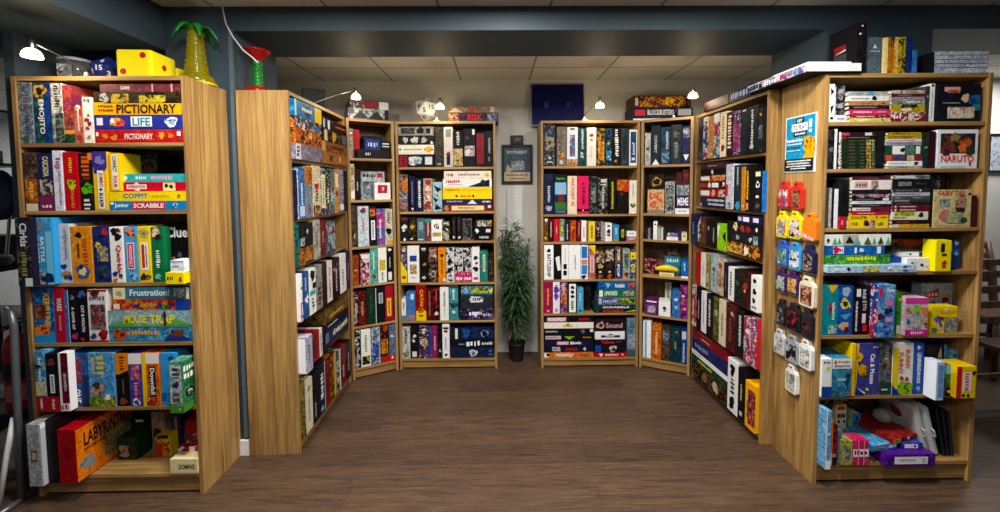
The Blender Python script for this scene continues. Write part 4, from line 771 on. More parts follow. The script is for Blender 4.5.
fill('BR', 5, '''
T 544 593.6 316 15131a/15131a/1e1b24 r:d890a8:.06:.45:.2:.85 h:MONOPOLY:f8f4f4:.28:.78:.08:.43 s:b82a34:.3:.75:.7:.92|black property game box with pink title plate
S 544 593.6 322.3 ece8dc/ece8dc/e0dccd c:d8a838:.48:.45:.3 s:d8a838:.4:.8:.38:.58|cream box with gold crest
S 544 593.6 328.4 15161a/15161a/20222a h:MONOPOLY:c8ccd4:.35:.65:.03:.28 c:6a6e78:.78:.5:.35 r:e0e0e0:.93:.99:.1:.6|black box with grey spaceship
S 544 593.6 334.6 151812/151812/1e2218 r:d8c8cc:.03:.34:.2:.8 h:MONOPOLY:8a2a3a:.3:.7:.05:.32 g:8ab82a:.4:.3:.62:.3:.51:.9 s:a89a3a:.35:.65:.78:.95|black box with green triangular badge
S 544 593.6 340.3 1c1a3a/1c1a3a/262450 r:d898a8:.26:.5:.2:.8 h:MONOPOLY:f4f0f4:.3:.7:.28:.48 s:f4f4f4:.25:.75:.53:.76|dark indigo box with pink and white titles
S 544 593.6 345.9 14182c/14182c/1c2240 h:STAR:e8e8ec:.15:.45:.16:.33 h:WARS:e8e8ec:.52:.85:.16:.33 r:8a2a34:.43:.68:.3:.75 c:c8c8cc:.82:.5:.25|navy box with white space saga title
S 544 593.6 352.1 e87a1e/f09a3a/d85c14 r:ece8e4:0:.1:.1:.9 c:2a2024:.08:.45:.3 h:MONOPOLY:fff4ec:.25:.8:.25:.6 s:8a3a5a:.3:.7:.76:.92|orange property box at foot of left stack
T 595 624.8 319 1c1518/1c1518/261d20 r:3a2a28:.04:.97:.08:.92 r:1c1518:.06:.95:.12:.88 c:c8a890:.18:.5:.3 c:2a1c1c:.2:.5:.15 h:Sound:c89aa8:.3:.72:.36:.92|thick black-brown box with cream badge
S 595 624.8 331.4 eeeeee/eeeeee/e4e4e4 g:17171a:.18:.75:.85:.75:.52:.3 r:17171a:.2:.84:.48:.74 r:f0f0f0:.35:.65:.5:.62|white box with black car
S 595 624.8 339.4 171218/171218/201820 h:Taboo:d82a5a:.2:.85:.2:.65 s:6a3a8a:.3:.7:.7:.92|black box with pink-red title
S 595 624.8 344.4 161820/161820/1e222c r:1f4fa8:0:.2:.1:.9 c:c8ccd0:.6:.5:.4 c:161820:.6:.55:.28 c:d8c890:.55:.4:.18|black box with ghostly hand drawing
S 595 626.4 352.8 c41a24/c41a24/b0121c g:f4f0f0:.12:.2:.25:.2:.2:.9 h:MONOPOLY:f8ecec:.25:.7:.32:.75 c:f0e8e8:.88:.4:.2|red property box at foot of right stack
U 627.5 636.6 319 7a94ac/8aa4bc/5a7088 v:4a5a6c:.05:.25:.3:.7 r:a8b8c4/8a9cae/c0ccd4:0:1:.4:.75 r:4a5a68:0:1:.8:1|tall hazy blue-grey box
''')
# ================= right corner bookcase =================
fill('CR', 0, '''
U 645 650.8 133 c8ccc8/dce0dc/a8aca8 c:3a3a3e:.5:.5:.3 v:8a8a8a:.7:.9:.3:.7|pale grey box at left end
U 651.3 660.8 125.5 1a2430/22303e/121a22 t:COVERT:c8d0d4:.25:.7:.35:.62 g:e8e8e4:.1:1:.9:1:.5:.85|charcoal navy box with silver letters
U 661 670.5 127 1c3f5a/26506e/122c42 t:AQUATICA:dce8ee:.12:.6:.5:.8 r:3a6a8a/8ab0c0/1a3448:.1:.9:.65:.95|deep sea blue box with white letters
U 670.9 682 124.5 2a3236/343e44/1e2428 c:6a6a5a:.5:.25:.3 v:8a9498:.45:.85:.3:.7|dark grey-green box
U 682.3 691.3 126 222a54/2e3870/161c3a r:a8a8c0/5a5a8a/d0d0e0:.1:.9:.05:.3 g:f0f0f0:.15:.75:.85:.75:.5:.92|ink blue box with white card shapes
''')
fill('CR', 1, '''
S 649 664.3 174 1c120c/2a1a10/120a06 f=.03 c:b88a3a:.5:.5:.32 c:1c120c:.5:.5:.22|black box with gold ring on cream picture box
S 647.5 664.3 189.5 e0c088/e8d0a0/d87a5a f=.01 r:d85a48/f0c890/e89a6a:.1:.9:.12:.75 r:8a8478:0:1:.85:1|cream box with coral picture
U 665 674.8 181.5 b8b8b4/7a7c7e/dcdcd8 f=.01 r:3a3c3e/8a8c8e/c0c0bc:.1:.9:.1:.9|silver grey picture box
U 677 682 172 6a1c20/7a2428/4a1014 f=.07|dark red box behind at right
T 682.5 691.3 169.5 5a2228/6a2c30/3c1418 f=.05 d=.15 c:8a3a3e:.5:.4:.3|wine coloured box, topmost at right
S 676.2 691.3 184 3a2a5a/4a3a6a/2a1e44 f=.01 r:a8b4b8/6a7a70/d0d8dc:.03:.97:.04:.46 h:MEME:f4f0f8:.56:.88:.1:.92|purple party box with landscape picture
S 675 691.3 208.4 eef0f2/eef0f2/e0e2e6 s:8a8a90:.3:.6:.2:.8|white flat box under purple one
''')
fill('CR', 2, '''
U 645.2 647.7 229 2a2422/3a302c/1a1614 d=.1|tiny dark brown deck box at left end
U 648 650.4 228.5 8a8c88/a0a29e/6a6c68 d=.1|tiny grey deck box
U 650.7 653.1 228.5 1c1c20/2a2a30/121214 d=.1|tiny black deck box
U 653.3 657.3 221.7 f0f0ec/f0f0ec/e0e0dc d=.1 c:4a4a4e:.5:.15:.25|slim white deck box, tallest of the small decks
U 657.6 660.4 227 b8b8b2/ccccc6/98988f d=.1|tiny light grey deck box
U 660.7 663.2 228 d8d4c8/d8d4c8/c0bcb0 d=.1|tiny cream deck box
U 663.4 665.6 230 34302e/44403c/242120 d=.1|tiny charcoal deck box
S 668 677 227.5 1c1e2c/2a2c40/12131c f=.02 d=.1|little midnight tin, topmost of small pile
S 667.5 677.5 232.8 8a80a8/d8d4e0/5a5080 f=.015 d=.1|little lilac card box
S 666.3 678 237 eceae6/eceae6/dcdad6 f=.01 d=.1|little white card box under lilac one
U 678.6 681.2 232.5 2a3a8a/3a4a9a/1e2a6a d=.1|tiny royal blue deck box
U 681.5 686.8 233 e4d8b0/e4d8b0/d0c498 d=.1 c:a88a4a:.5:.4:.25|tiny cream picture deck box
''')
fill('CR', 3, '''
U 664.5 680.5 257 3a8aa0/4a9ab0/2a7488 f=.1 d=.04 s:c8e0e8:.1:.3:.15:.85|teal box standing behind the yellow banana pouch
U 681 690.8 260.5 1a72c0/2a84d0/125ea4 f=.01 v:dcecf8:.15:.6:.35:.6 r:eef4f8:0:1:.9:1|bright blue box at right
''')
fill('CR', 4, '''
U 645 658 300.5 6a2a72/7a3a84/4a1a54 r:ecdff0:.1:.9:.02:.12 r:c8c0d8/8a80a0/eae6f0:.2:.8:.35:.85|purple box with grey window
U 658.6 670.4 301.8 f0f0f0/f0f0f0/e6e6e6 c:17171b:.5:.45:.16 r:17171b:.4:.6:.6:.68|white cube box with black mark
U 665 671.5 282 c8ccb0/dce0c8/a8ac8c f=.13 d=.09 v:5a6a3a:.1:.6:.3:.7|tall pale green box behind the white cube
U 671.9 680 291.5 3a7ab8/4a8ac8/2a64a0 c:c8e0f0:.5:.3:.25 c:a8c8e0:.5:.6:.25|denim blue box with pale bubbles
U 680.4 690.2 286.5 7a2a8a/c85a8a/3a1a5a c:e8c8dc:.4:.3:.18 c:f0a0b8:.6:.7:.2|purple box with pink abstract art
''')
fill('CR', 5, '''
U 643 646.5 321.6 dce8f2/dce8f2/c4d8e8 r:3a7ab8:.6:.85:0:1|narrow white box with blue stripe
U 646.8 651.6 321.8 f2f4f4/f2f4f4/e6e8ea r:8ab8d8:.85:1:0:1|plain white slim box
U 652 661.4 325 d86a1c/e8903a/a84a10 v:f0c890:.2:.85:.35:.65|orange box with cream lettering
U 661.7 670.2 327.7 4a3c30/6a5a4a/2c221a r:8a98a0/4a4a44/6a7a80:.1:.9:.1:.4|smoky brown box
U 670.5 680.6 328.5 123a44/1a4a54/0c2a32 v:c8a84a:.4:.6:.4:.6 c:c8a84a:.6:.1:.12|deep teal box with gold mark
U 681 689.3 330 1c3f8a/2a5aa8/122a62 r:c8ccd8:.15:.85:.05:.28 v:c8dcf0:.4:.95:.3:.65|blue and silver box at right end
''')

# ================= right side bookcase =================
fill('IR', 0, '''
U 698.8 703.2 117 3a3a40/5a5a62/22222a|slim charcoal box at far end
U 703.4 708.6 117 d8dce4/2a4a8a/b8303a v:2a3a6a:.1:.6:.3:.7 c:c8343a:.5:.9:.3|white and navy box with red foot
U 708.8 713.9 116 c8924e/dcae70/a8743a|golden tan box
U 714.2 720 113.5 2a7a84/e0e4e8/b83048 r:dce0e4:0:1:0:.2 r:b82a48:.1:.7:.25:.5|teal box with raspberry splash
U 720.4 726.5 112 ece0c0/ece0c0/dccca4 v:c86a2a:.1:.6:.3:.7 c:8a3a20:.5:.8:.3|cream box with orange lettering
U 726.8 733 112 3a1420/4a1c2a/26101a v:ecdcc8:.08:.85:.2:.8|maroon box with big cream letters
U 733.4 741 110.5 1c2a5a/c83a48/c8dcf0 r:8a3a6a/d8707a/3a5aa8:0:.9:.3:.9|indigo box with rosy glow
U 741.3 748 109 0f2028/14303a/0a161c r:c8d8dc:.2:.7:.02:.05|blackish teal box
U 748.4 758.6 105.5 161a1c/20262a/0e1012 v:c8d0cc:.08:.8:.3:.55 c:b0b8b8:.4:.85:.2|black box with tall silver lettering
U 759 768 107 17191b/44484c/0e1011 c:e8cc28:.5:.14:.26 r:5a6066/3a3e44/8a9096:0:1:.4:.7|black box with yellow round sticker
''')
fill('IR', 1, '''
S 701 725.3 161.5 3a2a2e/5a3a3e/241a1c s:a8888c:.3:.6:.3:.7|dusky brown box, topmost of stack
S 700.5 725.4 168 141416/1c1c20/0c0c0e c:dcdcdc:.5:.5:.35|black box with white roundel
S 700 725.5 174.3 4a2218/e0863a/16110f r:eeeae6:.04:.4:.2:.8 r:e8843a/f0c890/a83a1c:.5:.98:.1:.9|black box with white plate and orange heads
S 700 725.5 181 16110f/8a1c1c/0e0a09 r:a83a24:0:.28:.2:.8 c:f0ece8:.4:.5:.35 r:f0ece8:.5:.75:.2:.8 c:e8e4e0:.93:.4:.3|black box with white figures
S 700 725.6 189 9a1a20/b02a2c/7a1016 r:f0e8e4:.03:.4:.2:.8 c:e8a090:.55:.5:.4 r:dcc8c0/8a2a2a/f0e0dc:.75:.98:.1:.9|red box with white plate
S 700 725.6 198 1a1c40/222450/12142c s:e0e4f0:.15:.4:.3:.95 s:e0e4f0:.55:.8:.35:.95 c:f0f0f0:.05:.75:.12|dark indigo box with white two-line title
U 725.9 733.9 164 dfe3ec/c8d0e0/eef0f4 r:c82a34:0:.3:.45:.7 v:3a4a6a:.85:.97:.3:.7|tall silver-white box with red patch
U 734.2 741.4 165 26303a/32404c/1a222a v:c8ccd0:.05:.45:.4:.65 c:3aa0d0:.6:.9:.35|slate box with blue swirl at foot
U 741.7 745.9 167 d8942a/e8ac44/b87418|slim amber box
U 746 749.9 166.5 1a1a14/1a1a14/24241c v:e8b83a:.1:.75:.2:.8 r:e0907a:.2:.8:.82:.97|slim black box with gold lettering
U 750 754.8 167 131316/1c1c20/0c0c0e|plain black slim box
U 755 762.3 170.5 18191c/22242a/101114 r:e8e4b8:.1:.9:.03:.14 c:eeeeea:.5:.34:.34 c:18191c:.5:.34:.18 r:e8e8e8:.25:.75:.6:.66 c:5a5e62:.5:.85:.35|black box with white oval badge
U 762.6 768 171 1a78cc/2a88d8/1266b4 v:a8d4f4:.1:.7:.4:.7|bright azure box at near end
''')
fill('IR', 2, '''
U 691 697 213.5 222b50/2c3868/161d3a f=-.03 v:8a94b8:.3:.7:.3:.6|thick navy box jutting out at far end
U 697.3 700.4 217 16161a/dcdcdc/101012 v:e0e0dc:.2:.85:.3:.7|slim black box with white marks
U 700.7 706 217 6a3a1c/7a4824/4a2810 v:b88a5a:.2:.5:.4:.6|saddle brown box
U 706.3 710.5 218.5 17171b/222228/0e0e12 c:a8a8a8:.5:.35:.25|black box beside the brown one
U 710.7 717 219.5 1a1614/2a2422/100e0c v:c8c4b4:.3:.8:.4:.6|blackish brown box with pale lettering
U 717.3 726 224 9ad82a/a8e03a/8ac81e g:f0f4e8:0:.1:.3:.05:.1:.6 g:17171b:1:.25:.6:.45:1:.7|lime green box with black bite shape
S 737 764.5 217.7 26204a/302a5c/1a1636 r:ccc4e0:.05:.2:.25:.75 r:f0ecf6:.28:.55:.2:.8 r:e0d8ec:.72:.95:.2:.75|violet flat box with white labels, topmost of stack
S 727 764.5 226 18141a/221c24/100c12 c:e8dca0:.28:.45:.4 c:a83a34:.5:.6:.35 c:8a2a2a:.68:.6:.35 c:dcd8d8:.92:.5:.2|black flat box with small painted figures
S 727 764.5 237 1a1e22/262c32/101316 c:e0e4e4:.74:.5:.2 r:a8bcc8/5a7080/d8e0e4:.82:.96:.1:.9 c:b0b4b0:.35:.5:.25|black flat box with frosty picture
S 727 764.5 248.7 4a3014/d89a3a/1e140c r:c8943a/f0c468/6a3f14:0:.5:.2:.9 c:f0e8dc:.62:.5:.3 c:d88a3a:.9:.6:.3|antique gold battle box at stack foot
''')
fill('IR', 3, '''
U 695.8 700.8 253 b81a28/c42832/9a101c|scarlet box at far end
U 701 705.8 253 ece6e2/ece6e2/dcd4d0 v:a8a09c:.3:.7:.4:.6|white box beside the scarlet one
U 706 711 254 c8bc94/7a7a34/e8e0c4 r:8a8a3a:.6:1:0:1|cream box with olive stripe
U 711.3 717 254 b8d4e0/c8e0ea/98bccc c:3a5a6a:.5:.4:.25 v:4a5a6a:.5:.85:.4:.65|icy blue box
U 717.3 723.8 258.5 e0d0b8/c88a5a/ece4d4 c:a8482a:.5:.2:.25 v:7a4a2c:.35:.8:.35:.65|sand coloured box with rust emblem
U 724 728.3 262.5 241a30/302440/18101f v:8a80a0:.3:.8:.4:.6|aubergine slim box
U 728.5 734.2 267 eceeee/eceeee/dee0e0 v:1c1c20:.15:.85:.25:.65|white slim box with black letters
U 734.5 740.6 269.3 1c2420/2a342e/121814 c:4a5a4a:.5:.4:.3|black-green box
U 740.9 750.4 272 3a1c16/5a2a1e/241010 c:a8442c:.5:.4:.25 c:c8a898:.45:.55:.12|dark mahogany picture box
U 751 760.5 276 eeeeee/eeeeee/e2e2e2 c:17171b:.5:.15:.22 c:17171b:.5:.45:.26 c:17171b:.45:.7:.22 s:17171b:.85:.92:.2:.8|white box with black animal shapes
''')
fill('IR', 4, '''
U 692.3 696.4 284.8 ece4e4/b83038/ece4e4 r:b82a34:.5:1:.3:.9|white and red box at far end
U 696.6 701.2 286.5 141214/201c20/0c0a0c v:c8c4c4:.3:.75:.4:.6|black box with faint silver text
U 701.5 706.4 291.5 eeeef0/eeeef0/e0e0e4 v:4a4a50:.2:.8:.4:.6|bright white box
U 706.7 713.2 294.5 151517/151517/1e1e22 v:ecebe8:.12:.75:.3:.65|black box with white script
U 713.5 719 297 5a5a2c/8a8a4a/34341a c:c8c06a:.5:.35:.3|moss olive box
U 719.2 725.9 300 e0d4b8/e0d4b8/c8b898 v:7a6a4a:.3:.8:.35:.65|ecru box
U 726.2 736.6 304 4a1a1c/6a2a28/2a0e10 c:c8a89c:.6:.2:.15 v:8a4a44:.3:.8:.3:.6|dark chocolate cherry box
U 736.9 743.6 310 17191c/17191c/22262a v:dce0e0:.12:.75:.3:.7|black box with jagged white title
U 743.9 751.5 317.5 b83444/e8d0d4/3a5aa8 c:f0dce0:.5:.3:.25 c:3a6ac0:.4:.7:.2|red and pink comic art box
U 751.8 761.5 319.5 c83038/3a6ab8/f0ece8 c:f0e8e0:.5:.2:.25 c:e8503a:.6:.5:.28 c:2a5ab0:.35:.7:.22 c:f0c84a:.6:.85:.15|multicoloured comic art box at near end
''')
fill('IR', 5, '''
S 692 726.5 346 6a1c1c/7a2826/4a1012 s:c8887a:.3:.6:.2:.6|brick brown flat box, topmost of stack
S 691.8 726.8 354.3 8a1420/9a1e28/6a0c16 s:e0c0c0:.35:.6:.3:.55|wine red flat box
S 691.6 727 362.5 202c6a/2a3a80/161f4c s:8a94c8:.3:.7:.1:.5|ultramarine flat box
S 691.4 727.2 377 f0f2f2/f0f2f2/e2e6e6 s:3a3a40:.3:.6:.05:.3|white flat box
S 691.2 727.2 382 164a3a/1f6048/0e3026 s:d8c84a:.3:.75:.2:.6|dark green flat box with yellow title
S 691 727.2 389.5 1c1a18/7a5a3a/0e0d0c c:c8b8a0:.7:.5:.3 c:8a6a4a:.4:.5:.3|black flat box with tan figures at stack foot
U 727.8 738 360 eeeeee/eeeeee/e4e4e4 c:15151a:.5:.16:.24 c:15151a:.45:.26:.18 v:15151a:.36:.66:.3:.72 c:15151a:.5:.78:.26 c:15151a:.45:.88:.2|white box with black plant shapes
U 738.3 745 368.5 16161a/16161a/202026 v:d8c88a:.3:.62:.35:.65 r:c8ccd0:.3:.7:.82:.9|black box with gold letters
U 745.3 757 383.5 f0b41c/f0b41c/e4a414 r:5a2a6a/c83a3a/e89a2a:.3:1:.15:.9 v:5a1c34:.4:.8:.15:.42|yellow box with purple picture at near end
''')

# ================= near right bookcase =================
fill('RF', 0, '''
U 829.5 835 84 ececee/ececee/d8d8dc k=b g:17171b:.2:.1:.9:.2:.3:.3 g:17171b:.2:.6:.9:.55:.4:.8 c:17171b:.5:.9:.3|white paperback with black ink art
S 836.3 845 86 2c2c30/8a8a90/1c1c20 k=b c:a8a8ac:.5:.15:.3 c:8a8a90:.5:.4:.3 c:a0a0a4:.5:.7:.3|dark grey block of books with skull art
S 835.3 846.5 115 d8d8e4/d8d8e4/c4c4d4 k=b s:5a5aa0:.4:.7:.15:.8|white and violet paperback lying flat
T 847.5 888.5 91.5 b8bcbc/c8cccc/a0a4a4 k=b s:6a6e70:.35:.65:.05:.4 r:5a98b8:.48:.64:.1:.9|silver paperback with blue patch, topmost of left pile
S 847.7 889 95.6 dededa/dededa/cfcfca k=b s:7a7a78:.35:.75:.08:.52 c:22302e:.64:.5:.42|white paperback with dark blob
S 848.5 889 101 b88a5c/c49a6e/a07448 k=b s:7a5434:.4:.6:.3:.6 c:3a2a20:.85:.6:.25|tan paperback
S 849 889.3 105.3 2a1c2c/36263a/1e141f k=b s:a8a0a8:.35:.65:.1:.7|dark plum paperback
S 849.5 890.5 109.3 d42a68/e04078/c01e58 k=b s:f4c8d8:.3:.7:.08:.55 s:f0b0c8:.35:.65:.65:.9|hot pink paperback
S 850 890 114.7 8a3a30/c8a878/5a241e k=b s:e8d4b0:.3:.7:.15:.6|russet and cream paperback
S 850 890 118 e4d47c/ece4b4/d4c060 k=b s:fff8e0:.3:.7:.2:.5 c:3a3428:.8:.5:.25|pale yellow paperback at foot of left pile
T 891 924.5 90.2 c8c0ac/d8d2c0/a89e88 k=b c:3a342c:.3:.5:.3 s:6a6256:.3:.7:.4:.8|cream paperback, topmost of right pile
S 891 924.5 93.6 5a2028/6a2a30/46161e k=b s:b89094:.35:.65:.2:.6|burgundy paperback
S 891 924.5 96.9 a4a8ae/b4b8be/8e9298 k=b s:5a5e64:.35:.65:.1:.7|steel grey paperback
S 891 924.8 99.7 8e9294/b8bcb8/6e7274 k=b s:e8e8e4:.3:.7:.45:.85|grey and white paperback
S 891 924.8 104.3 c0aa28/d4c440/8a7a1c k=b r:26221c/5a5420/16140e:.3:.75:0:.4 s:eceae0:.5:.9:.3:.6|mustard green paperback
S 891 925 112 9a1c38/e8dcd4/7a1028 k=b s:f0d0d4:.3:.75:.06:.3 r:ecd8c8/a86a5a/f4ece4:.5:.68:.1:.95|thick raspberry paperback at foot of right pile
U 926 929.8 86 3a3e44/4a4e54/2a2e34 k=b c:8a8e94:.5:.3:.4|charcoal magazine spine
U 930.3 935 83.5 e6e8e6/e6e8e6/d6d8d6 k=b c:26282c:.5:.05:.3 v:9a9c9a:.2:.9:.3:.6|white magazine spine
U 935.4 938.3 85 1c2220/26302c/141a18 k=b|dark spine beside the black comic
''')
fill('RF', 0, '''
U 939.2 981 84 131722/1b2132/0d1018 k=b d=.03 g:131722:0:0:1:0:.5:.4 r:e0a8a0:.12:.5:.08:.2 r:c87a78:.2:.48:.15:.24 h:CASE:2a1018:.16:.235:.24:.44 r:1f5f9c/2a7ab4/17487a:.72:.98:.3:.55 r:2a8a94/3aa0a0/1a5a68:.8:.98:.55:.72 c:e0b49a:.62:.38:.11 r:ecdcc8/c8a084/f4ece0:.2:.85:.62:.92 s:dce0e4:.5:.52:.08:.5|black comic book facing out with pink title
''', zb=None)
fill('RF', 1, '''
U 828 834.6 129.5 1c1c20/3a3a42/101014 k=b c:6a6a72:.5:.5:.35|black comic spine at left end
U 835 837.4 129 dedede/dedede/cacaca k=b|thin white spine leaning at left
U 837.6 839 131 141416/1c1c20/0c0c0e k=b|thin black spine
U 839.2 841.2 132 d8d4cc/d8d4cc/3a3a3a k=b|thin off-white spine with marks
T 842 876.5 132.2 3a1c24/8a3a50/221016 k=b r:a84a5c:0:.2:.1:.9 r:c8ccc8:.66:.86:.1:.9|dark pink banded paperback above the green set
S 842 876 135.9 1a1416/241c1e/120e10 k=b r:8a2030:0:.12:.1:.9 s:8a8480:.35:.65:.15:.8|black paperback with red tab above the green set
'''+'\n'.join('S 841.5 876 %.1f 223020/2a3a26/18221a k=b s:6a5a44:.3:.7:.2:.38 s:5a6a48:.3:.7:.52:.65 r:b89a4a/d8c490/6a5a2a:.7:.84:.08:.92 r:98a878/5a6a44/c8c8a8:.86:.94:.1:.9|dark green paperback of a matching set with gold pictures' % (139.3+3.23*i) for i in range(9))+'''
U 877.5 884.8 130.5 1a181a/242224/121012 k=b|plain blackish tall book between the piles
T 887.5 921 132.3 c0aa2c/8a7a20/d8c448 k=b s:26220f:.3:.7:.1:.85|ochre paperback, topmost of right pile
S 885.7 921.5 134.8 bca42c/cab43c/a08a20 k=b s:6a5a18:.3:.65:.1:.8|mustard paperback under the ochre one
S 885.7 921.5 139 d8d0dc/d8d0dc/c4b8cc k=b s:a84a7a:.35:.7:.05:.8|pale lilac paperback with pink text
S 885.7 921.5 141.8 a8a4b8/b8b4c8/9490a8 k=b s:6a6684:.35:.7:.2:.7|greyish lavender paperback
S 885.5 922 145.3 24503c/2e5e48/1a3e2e r:e0e4e0:.18:.52:.05:.95 c:1c2420:.46:.5:.25 r:6a8878/8aa898/3a5a4a:.54:.78:.05:.95 r:e0e4e0:.82:.94:.1:.9|thick green box set with white panels
S 885.2 922 154.8 3a4a7a/8a4a3a/4a5a8a r:c85c28:0:.16:.05:.95 r:d8c48a/e8dca8/a88a4a:.58:.78:.05:.95 r:7a2a34:.8:1:.05:.95|navy box set with orange end
S 887 922.5 161 e8e8e6/e8e8e6/d8d8d6 k=b s:8a8a88:.35:.65:.05:.55 c:3a2a34:.82:.5:.4|white paperback with plum spot
S 887 922 165.9 b8b8b4/c8c8c4/a0a09c k=b s:5a5a5a:.3:.7:.3:.8|grey paperback at foot of right pile
U 923 928.8 133.5 22382e/2c463a/182a22 k=b c:8aa898:.5:.4:.25|bottle green upright book
U 929.3 935.8 131.5 361418/421a1e/280e12 k=b|dark oxblood upright book
''')
fill('RF', 1, '''
U 937.8 978.3 129.5 e8ebf2/e8ebf2/dde0ea k=b d=.03 r:262a34/8a4a24/3a3e4a:.07:.93:.1:.62 c:b85a24:.7:.38:.16 c:8a7a4a:.42:.2:.12 c:5a1c3a:.22:.58:.1 c:d8702c:.62:.48:.12 c:2e4a30:.8:.56:.12 h:NARUTO:e0562c:.66:.84:.08:.9 h:1:c8302c:.84:.94:.78:.83 s:3a3a44:.95:.975:.08:.7|white comic book facing out with orange title
''')
fill('RF', 2, '''
U 825.3 829 188 4a4644/5a5654/3a3634 k=b|grey brown spine at left end
U 829.2 832 188 c4c0b8/d4d0c8/a8a49c k=b|thin cream grey spine
U 832.2 834.3 189 17171a/202024/0e0e10 k=b|very thin black spine
U 834.5 838.4 189 e4eaf0/e4eaf0/d0dae4 k=b|white blue spine
S 839.8 851 179.5 1a1a1e/242428/121214|dark case above the little red box
S 839.2 846.5 216.8 b81e30/c42a3a/a01424 f=.0 d=.1 c:e89aa4:.5:.5:.3|little red box at shelf foot
T 852 890.5 176.3 4a1c24/5a242c/341218 k=b s:8a5a60:.35:.65:.2:.7|dark wine paperback, topmost of left pile
S 852 891.3 180 e4dcd8/e4dcd8/d4ccc8 k=b r:c8a8a8:.06:.4:.15:.85 s:7a5a60:.3:.7:.1:.38 r:b89a84/7a6a64/d8c8bc:.48:.66:.05:.95|thick white paperback with rosy panel
S 852 891.3 189.6 1c1e24/262930/121418 k=b c:5a6068:.62:.5:.4|coal black paperback
S 852 891 194 242026/c89aa4/16141a k=b s:8a8a92:.35:.65:.1:.5 r:c89aa8/e8d8dc/5a3a44:.72:.95:.05:.95|black paperback with pink end
S 852 891 197.7 1a1a20/24242c/101014 k=b s:8a8a92:.35:.65:.1:.55 r:dcdcd8:.78:.94:.1:.9|black paperback with white end
S 852 891 201 d4dce0/d4dce0/c0c8cc k=b s:5a6268:.3:.6:.15:.6|pale ice grey paperback
S 852 891 204 26242a/322f36/1a181c k=b s:8a888e:.35:.65:.2:.7|dark paperback under the ice grey one
S 851 890.5 207 6a1c34/7a2840/521026 k=b r:e4d8dc:.02:.48:.15:.85 s:7a1a34:.3:.7:.12:.46|maroon paperback with white title strip
S 851.5 889 211.6 b01c28/bc2832/98101c k=b s:f0c8c8:.3:.65:.15:.6|cherry red paperback
S 846.8 888 215.2 e8c81c/e8c81c/d8b812 k=b h:DUNG_LATER:1c1a10:.2:.85:.06:.46 r:2a2a20:.7:.72:0:1 s:2a2818:.3:.7:.8:.95|yellow paperback with bold black title
S 848.5 888 219.4 ecd022/ecd022/dcc018 k=b c:2a2418:.45:.45:.35 r:e0a8b4/f4e4dc/8a4a5a:.52:.66:.1:.95 s:8a7a18:.3:.7:.06:.24 s:2a2818:.35:.7:.74:.86|thick yellow paperback with picture
T 893 929.7 175 8a8e90/b8bcbc/6a6e70 k=b r:c8cccc:.06:.6:.2:.8 s:4a4e52:.3:.7:.64:.95|silver striped paperback, topmost of right pile
S 892.5 929.7 179 16181a/1e2224/0e1012 k=b h:DEATH_NOTE:a8a8a0:.3:.75:.15:.5 s:4a4e50:.4:.6:.62:.9|thick black paperback with faint gothic title
S 892.5 929.7 188.4 32323c/3e3e4a/26262e k=b s:7a7a88:.3:.7:.08:.55 c:dcdce0:.74:.5:.25|dark slate paperback
S 892 929.7 192.5 c4c8cc/d0d4d8/aeb2b6 k=b s:26282c:.3:.7:.1:.6|light grey paperback with black text
S 892 929.7 196 4c5054/5c6064/3a3e42 k=b s:b8bcc0:.3:.7:.08:.2 s:a0a4a8:.35:.7:.55:.75|mid grey paperback
S 892 929.7 199.3 3a3c40/484a50/2a2c30 k=b r:8a8c90:.05:.45:.2:.8|graphite paperback
S 892 929.7 202.2 1e1a1c/2a2426/141012 k=b s:8a8486:.35:.65:.1:.5|jet black paperback
S 892 929.7 205 7a1c2c/882838/601220 k=b s:ecd8dc:.3:.7:.2:.62 c:f0e4e8:.08:.5:.3|crimson paperback with white script, upper of two
S 892 929.7 208.1 6c1828/7a2434/54101e k=b s:ecd8dc:.3:.7:.2:.62 c:f0e4e8:.08:.5:.3|dark crimson paperback with white script, lower of two
S 891.5 928 211.6 dcdcc8/dcdcc8/ccccb8 k=b r:c0c832/d8e04a/98a020:.08:.62:0:.5 s:5a5a4a:.6:.85:.05:.4 c:26261c:.8:.4:.3|white paperback with lime band
S 892 929 219.8 241418/30191e/180c10 k=b s:b8303c:.25:.75:.12:.45|black paperback with red text
S 892 929 224 d8a828/e4b838/c09418 k=b r:c8ccc8:0:.18:.1:.9|amber paperback at foot of right pile
U 931 933.5 176 1a1c20/24282c/101214 k=b|thin black spine left of the cream comic
''')
fill('RF', 2, '''
U 936 941 175 2a2c30/a8acb0/1a1c20 k=b f=.1 v:c0c4c8:.1:.4:.3:.7|grey lettered spine standing behind the cream comic
U 941.3 945 175.5 5a1c20/6a262a/420f14 k=b f=.1|dark red spine standing behind the cream comic
U 945.3 950 176 1c1e24/262a30/121418 k=b f=.1 v:6a6e74:.1:.4:.3:.7|charcoal spine standing behind the cream comic
U 933.8 971.5 189.6 dccb92/e2d4a4/d0bc7e k=b d=.03 h:FAIRY_TAIL:b83240:.03:.17:.12:.86 c:3a2a2c:.94:.12:.04 r:8aa8b8/5a7a9a/c8c8a0:.15:.42:.25:.45 c:3a2c30:.7:.5:.13 c:a88a6a:.72:.33:.16 c:c87a7a:.28:.68:.14 r:98b088/c8c890/6a9a7a:.35:.75:.6:.88 c:4a4a54:.8:.8:.08 s:a88a5a:.93:.96:.1:.9|cream comic book facing out with red title
U 972.3 977 195.5 4a1a1c/5a2426/341012 k=b|brownish red spine right of the cream comic
''')
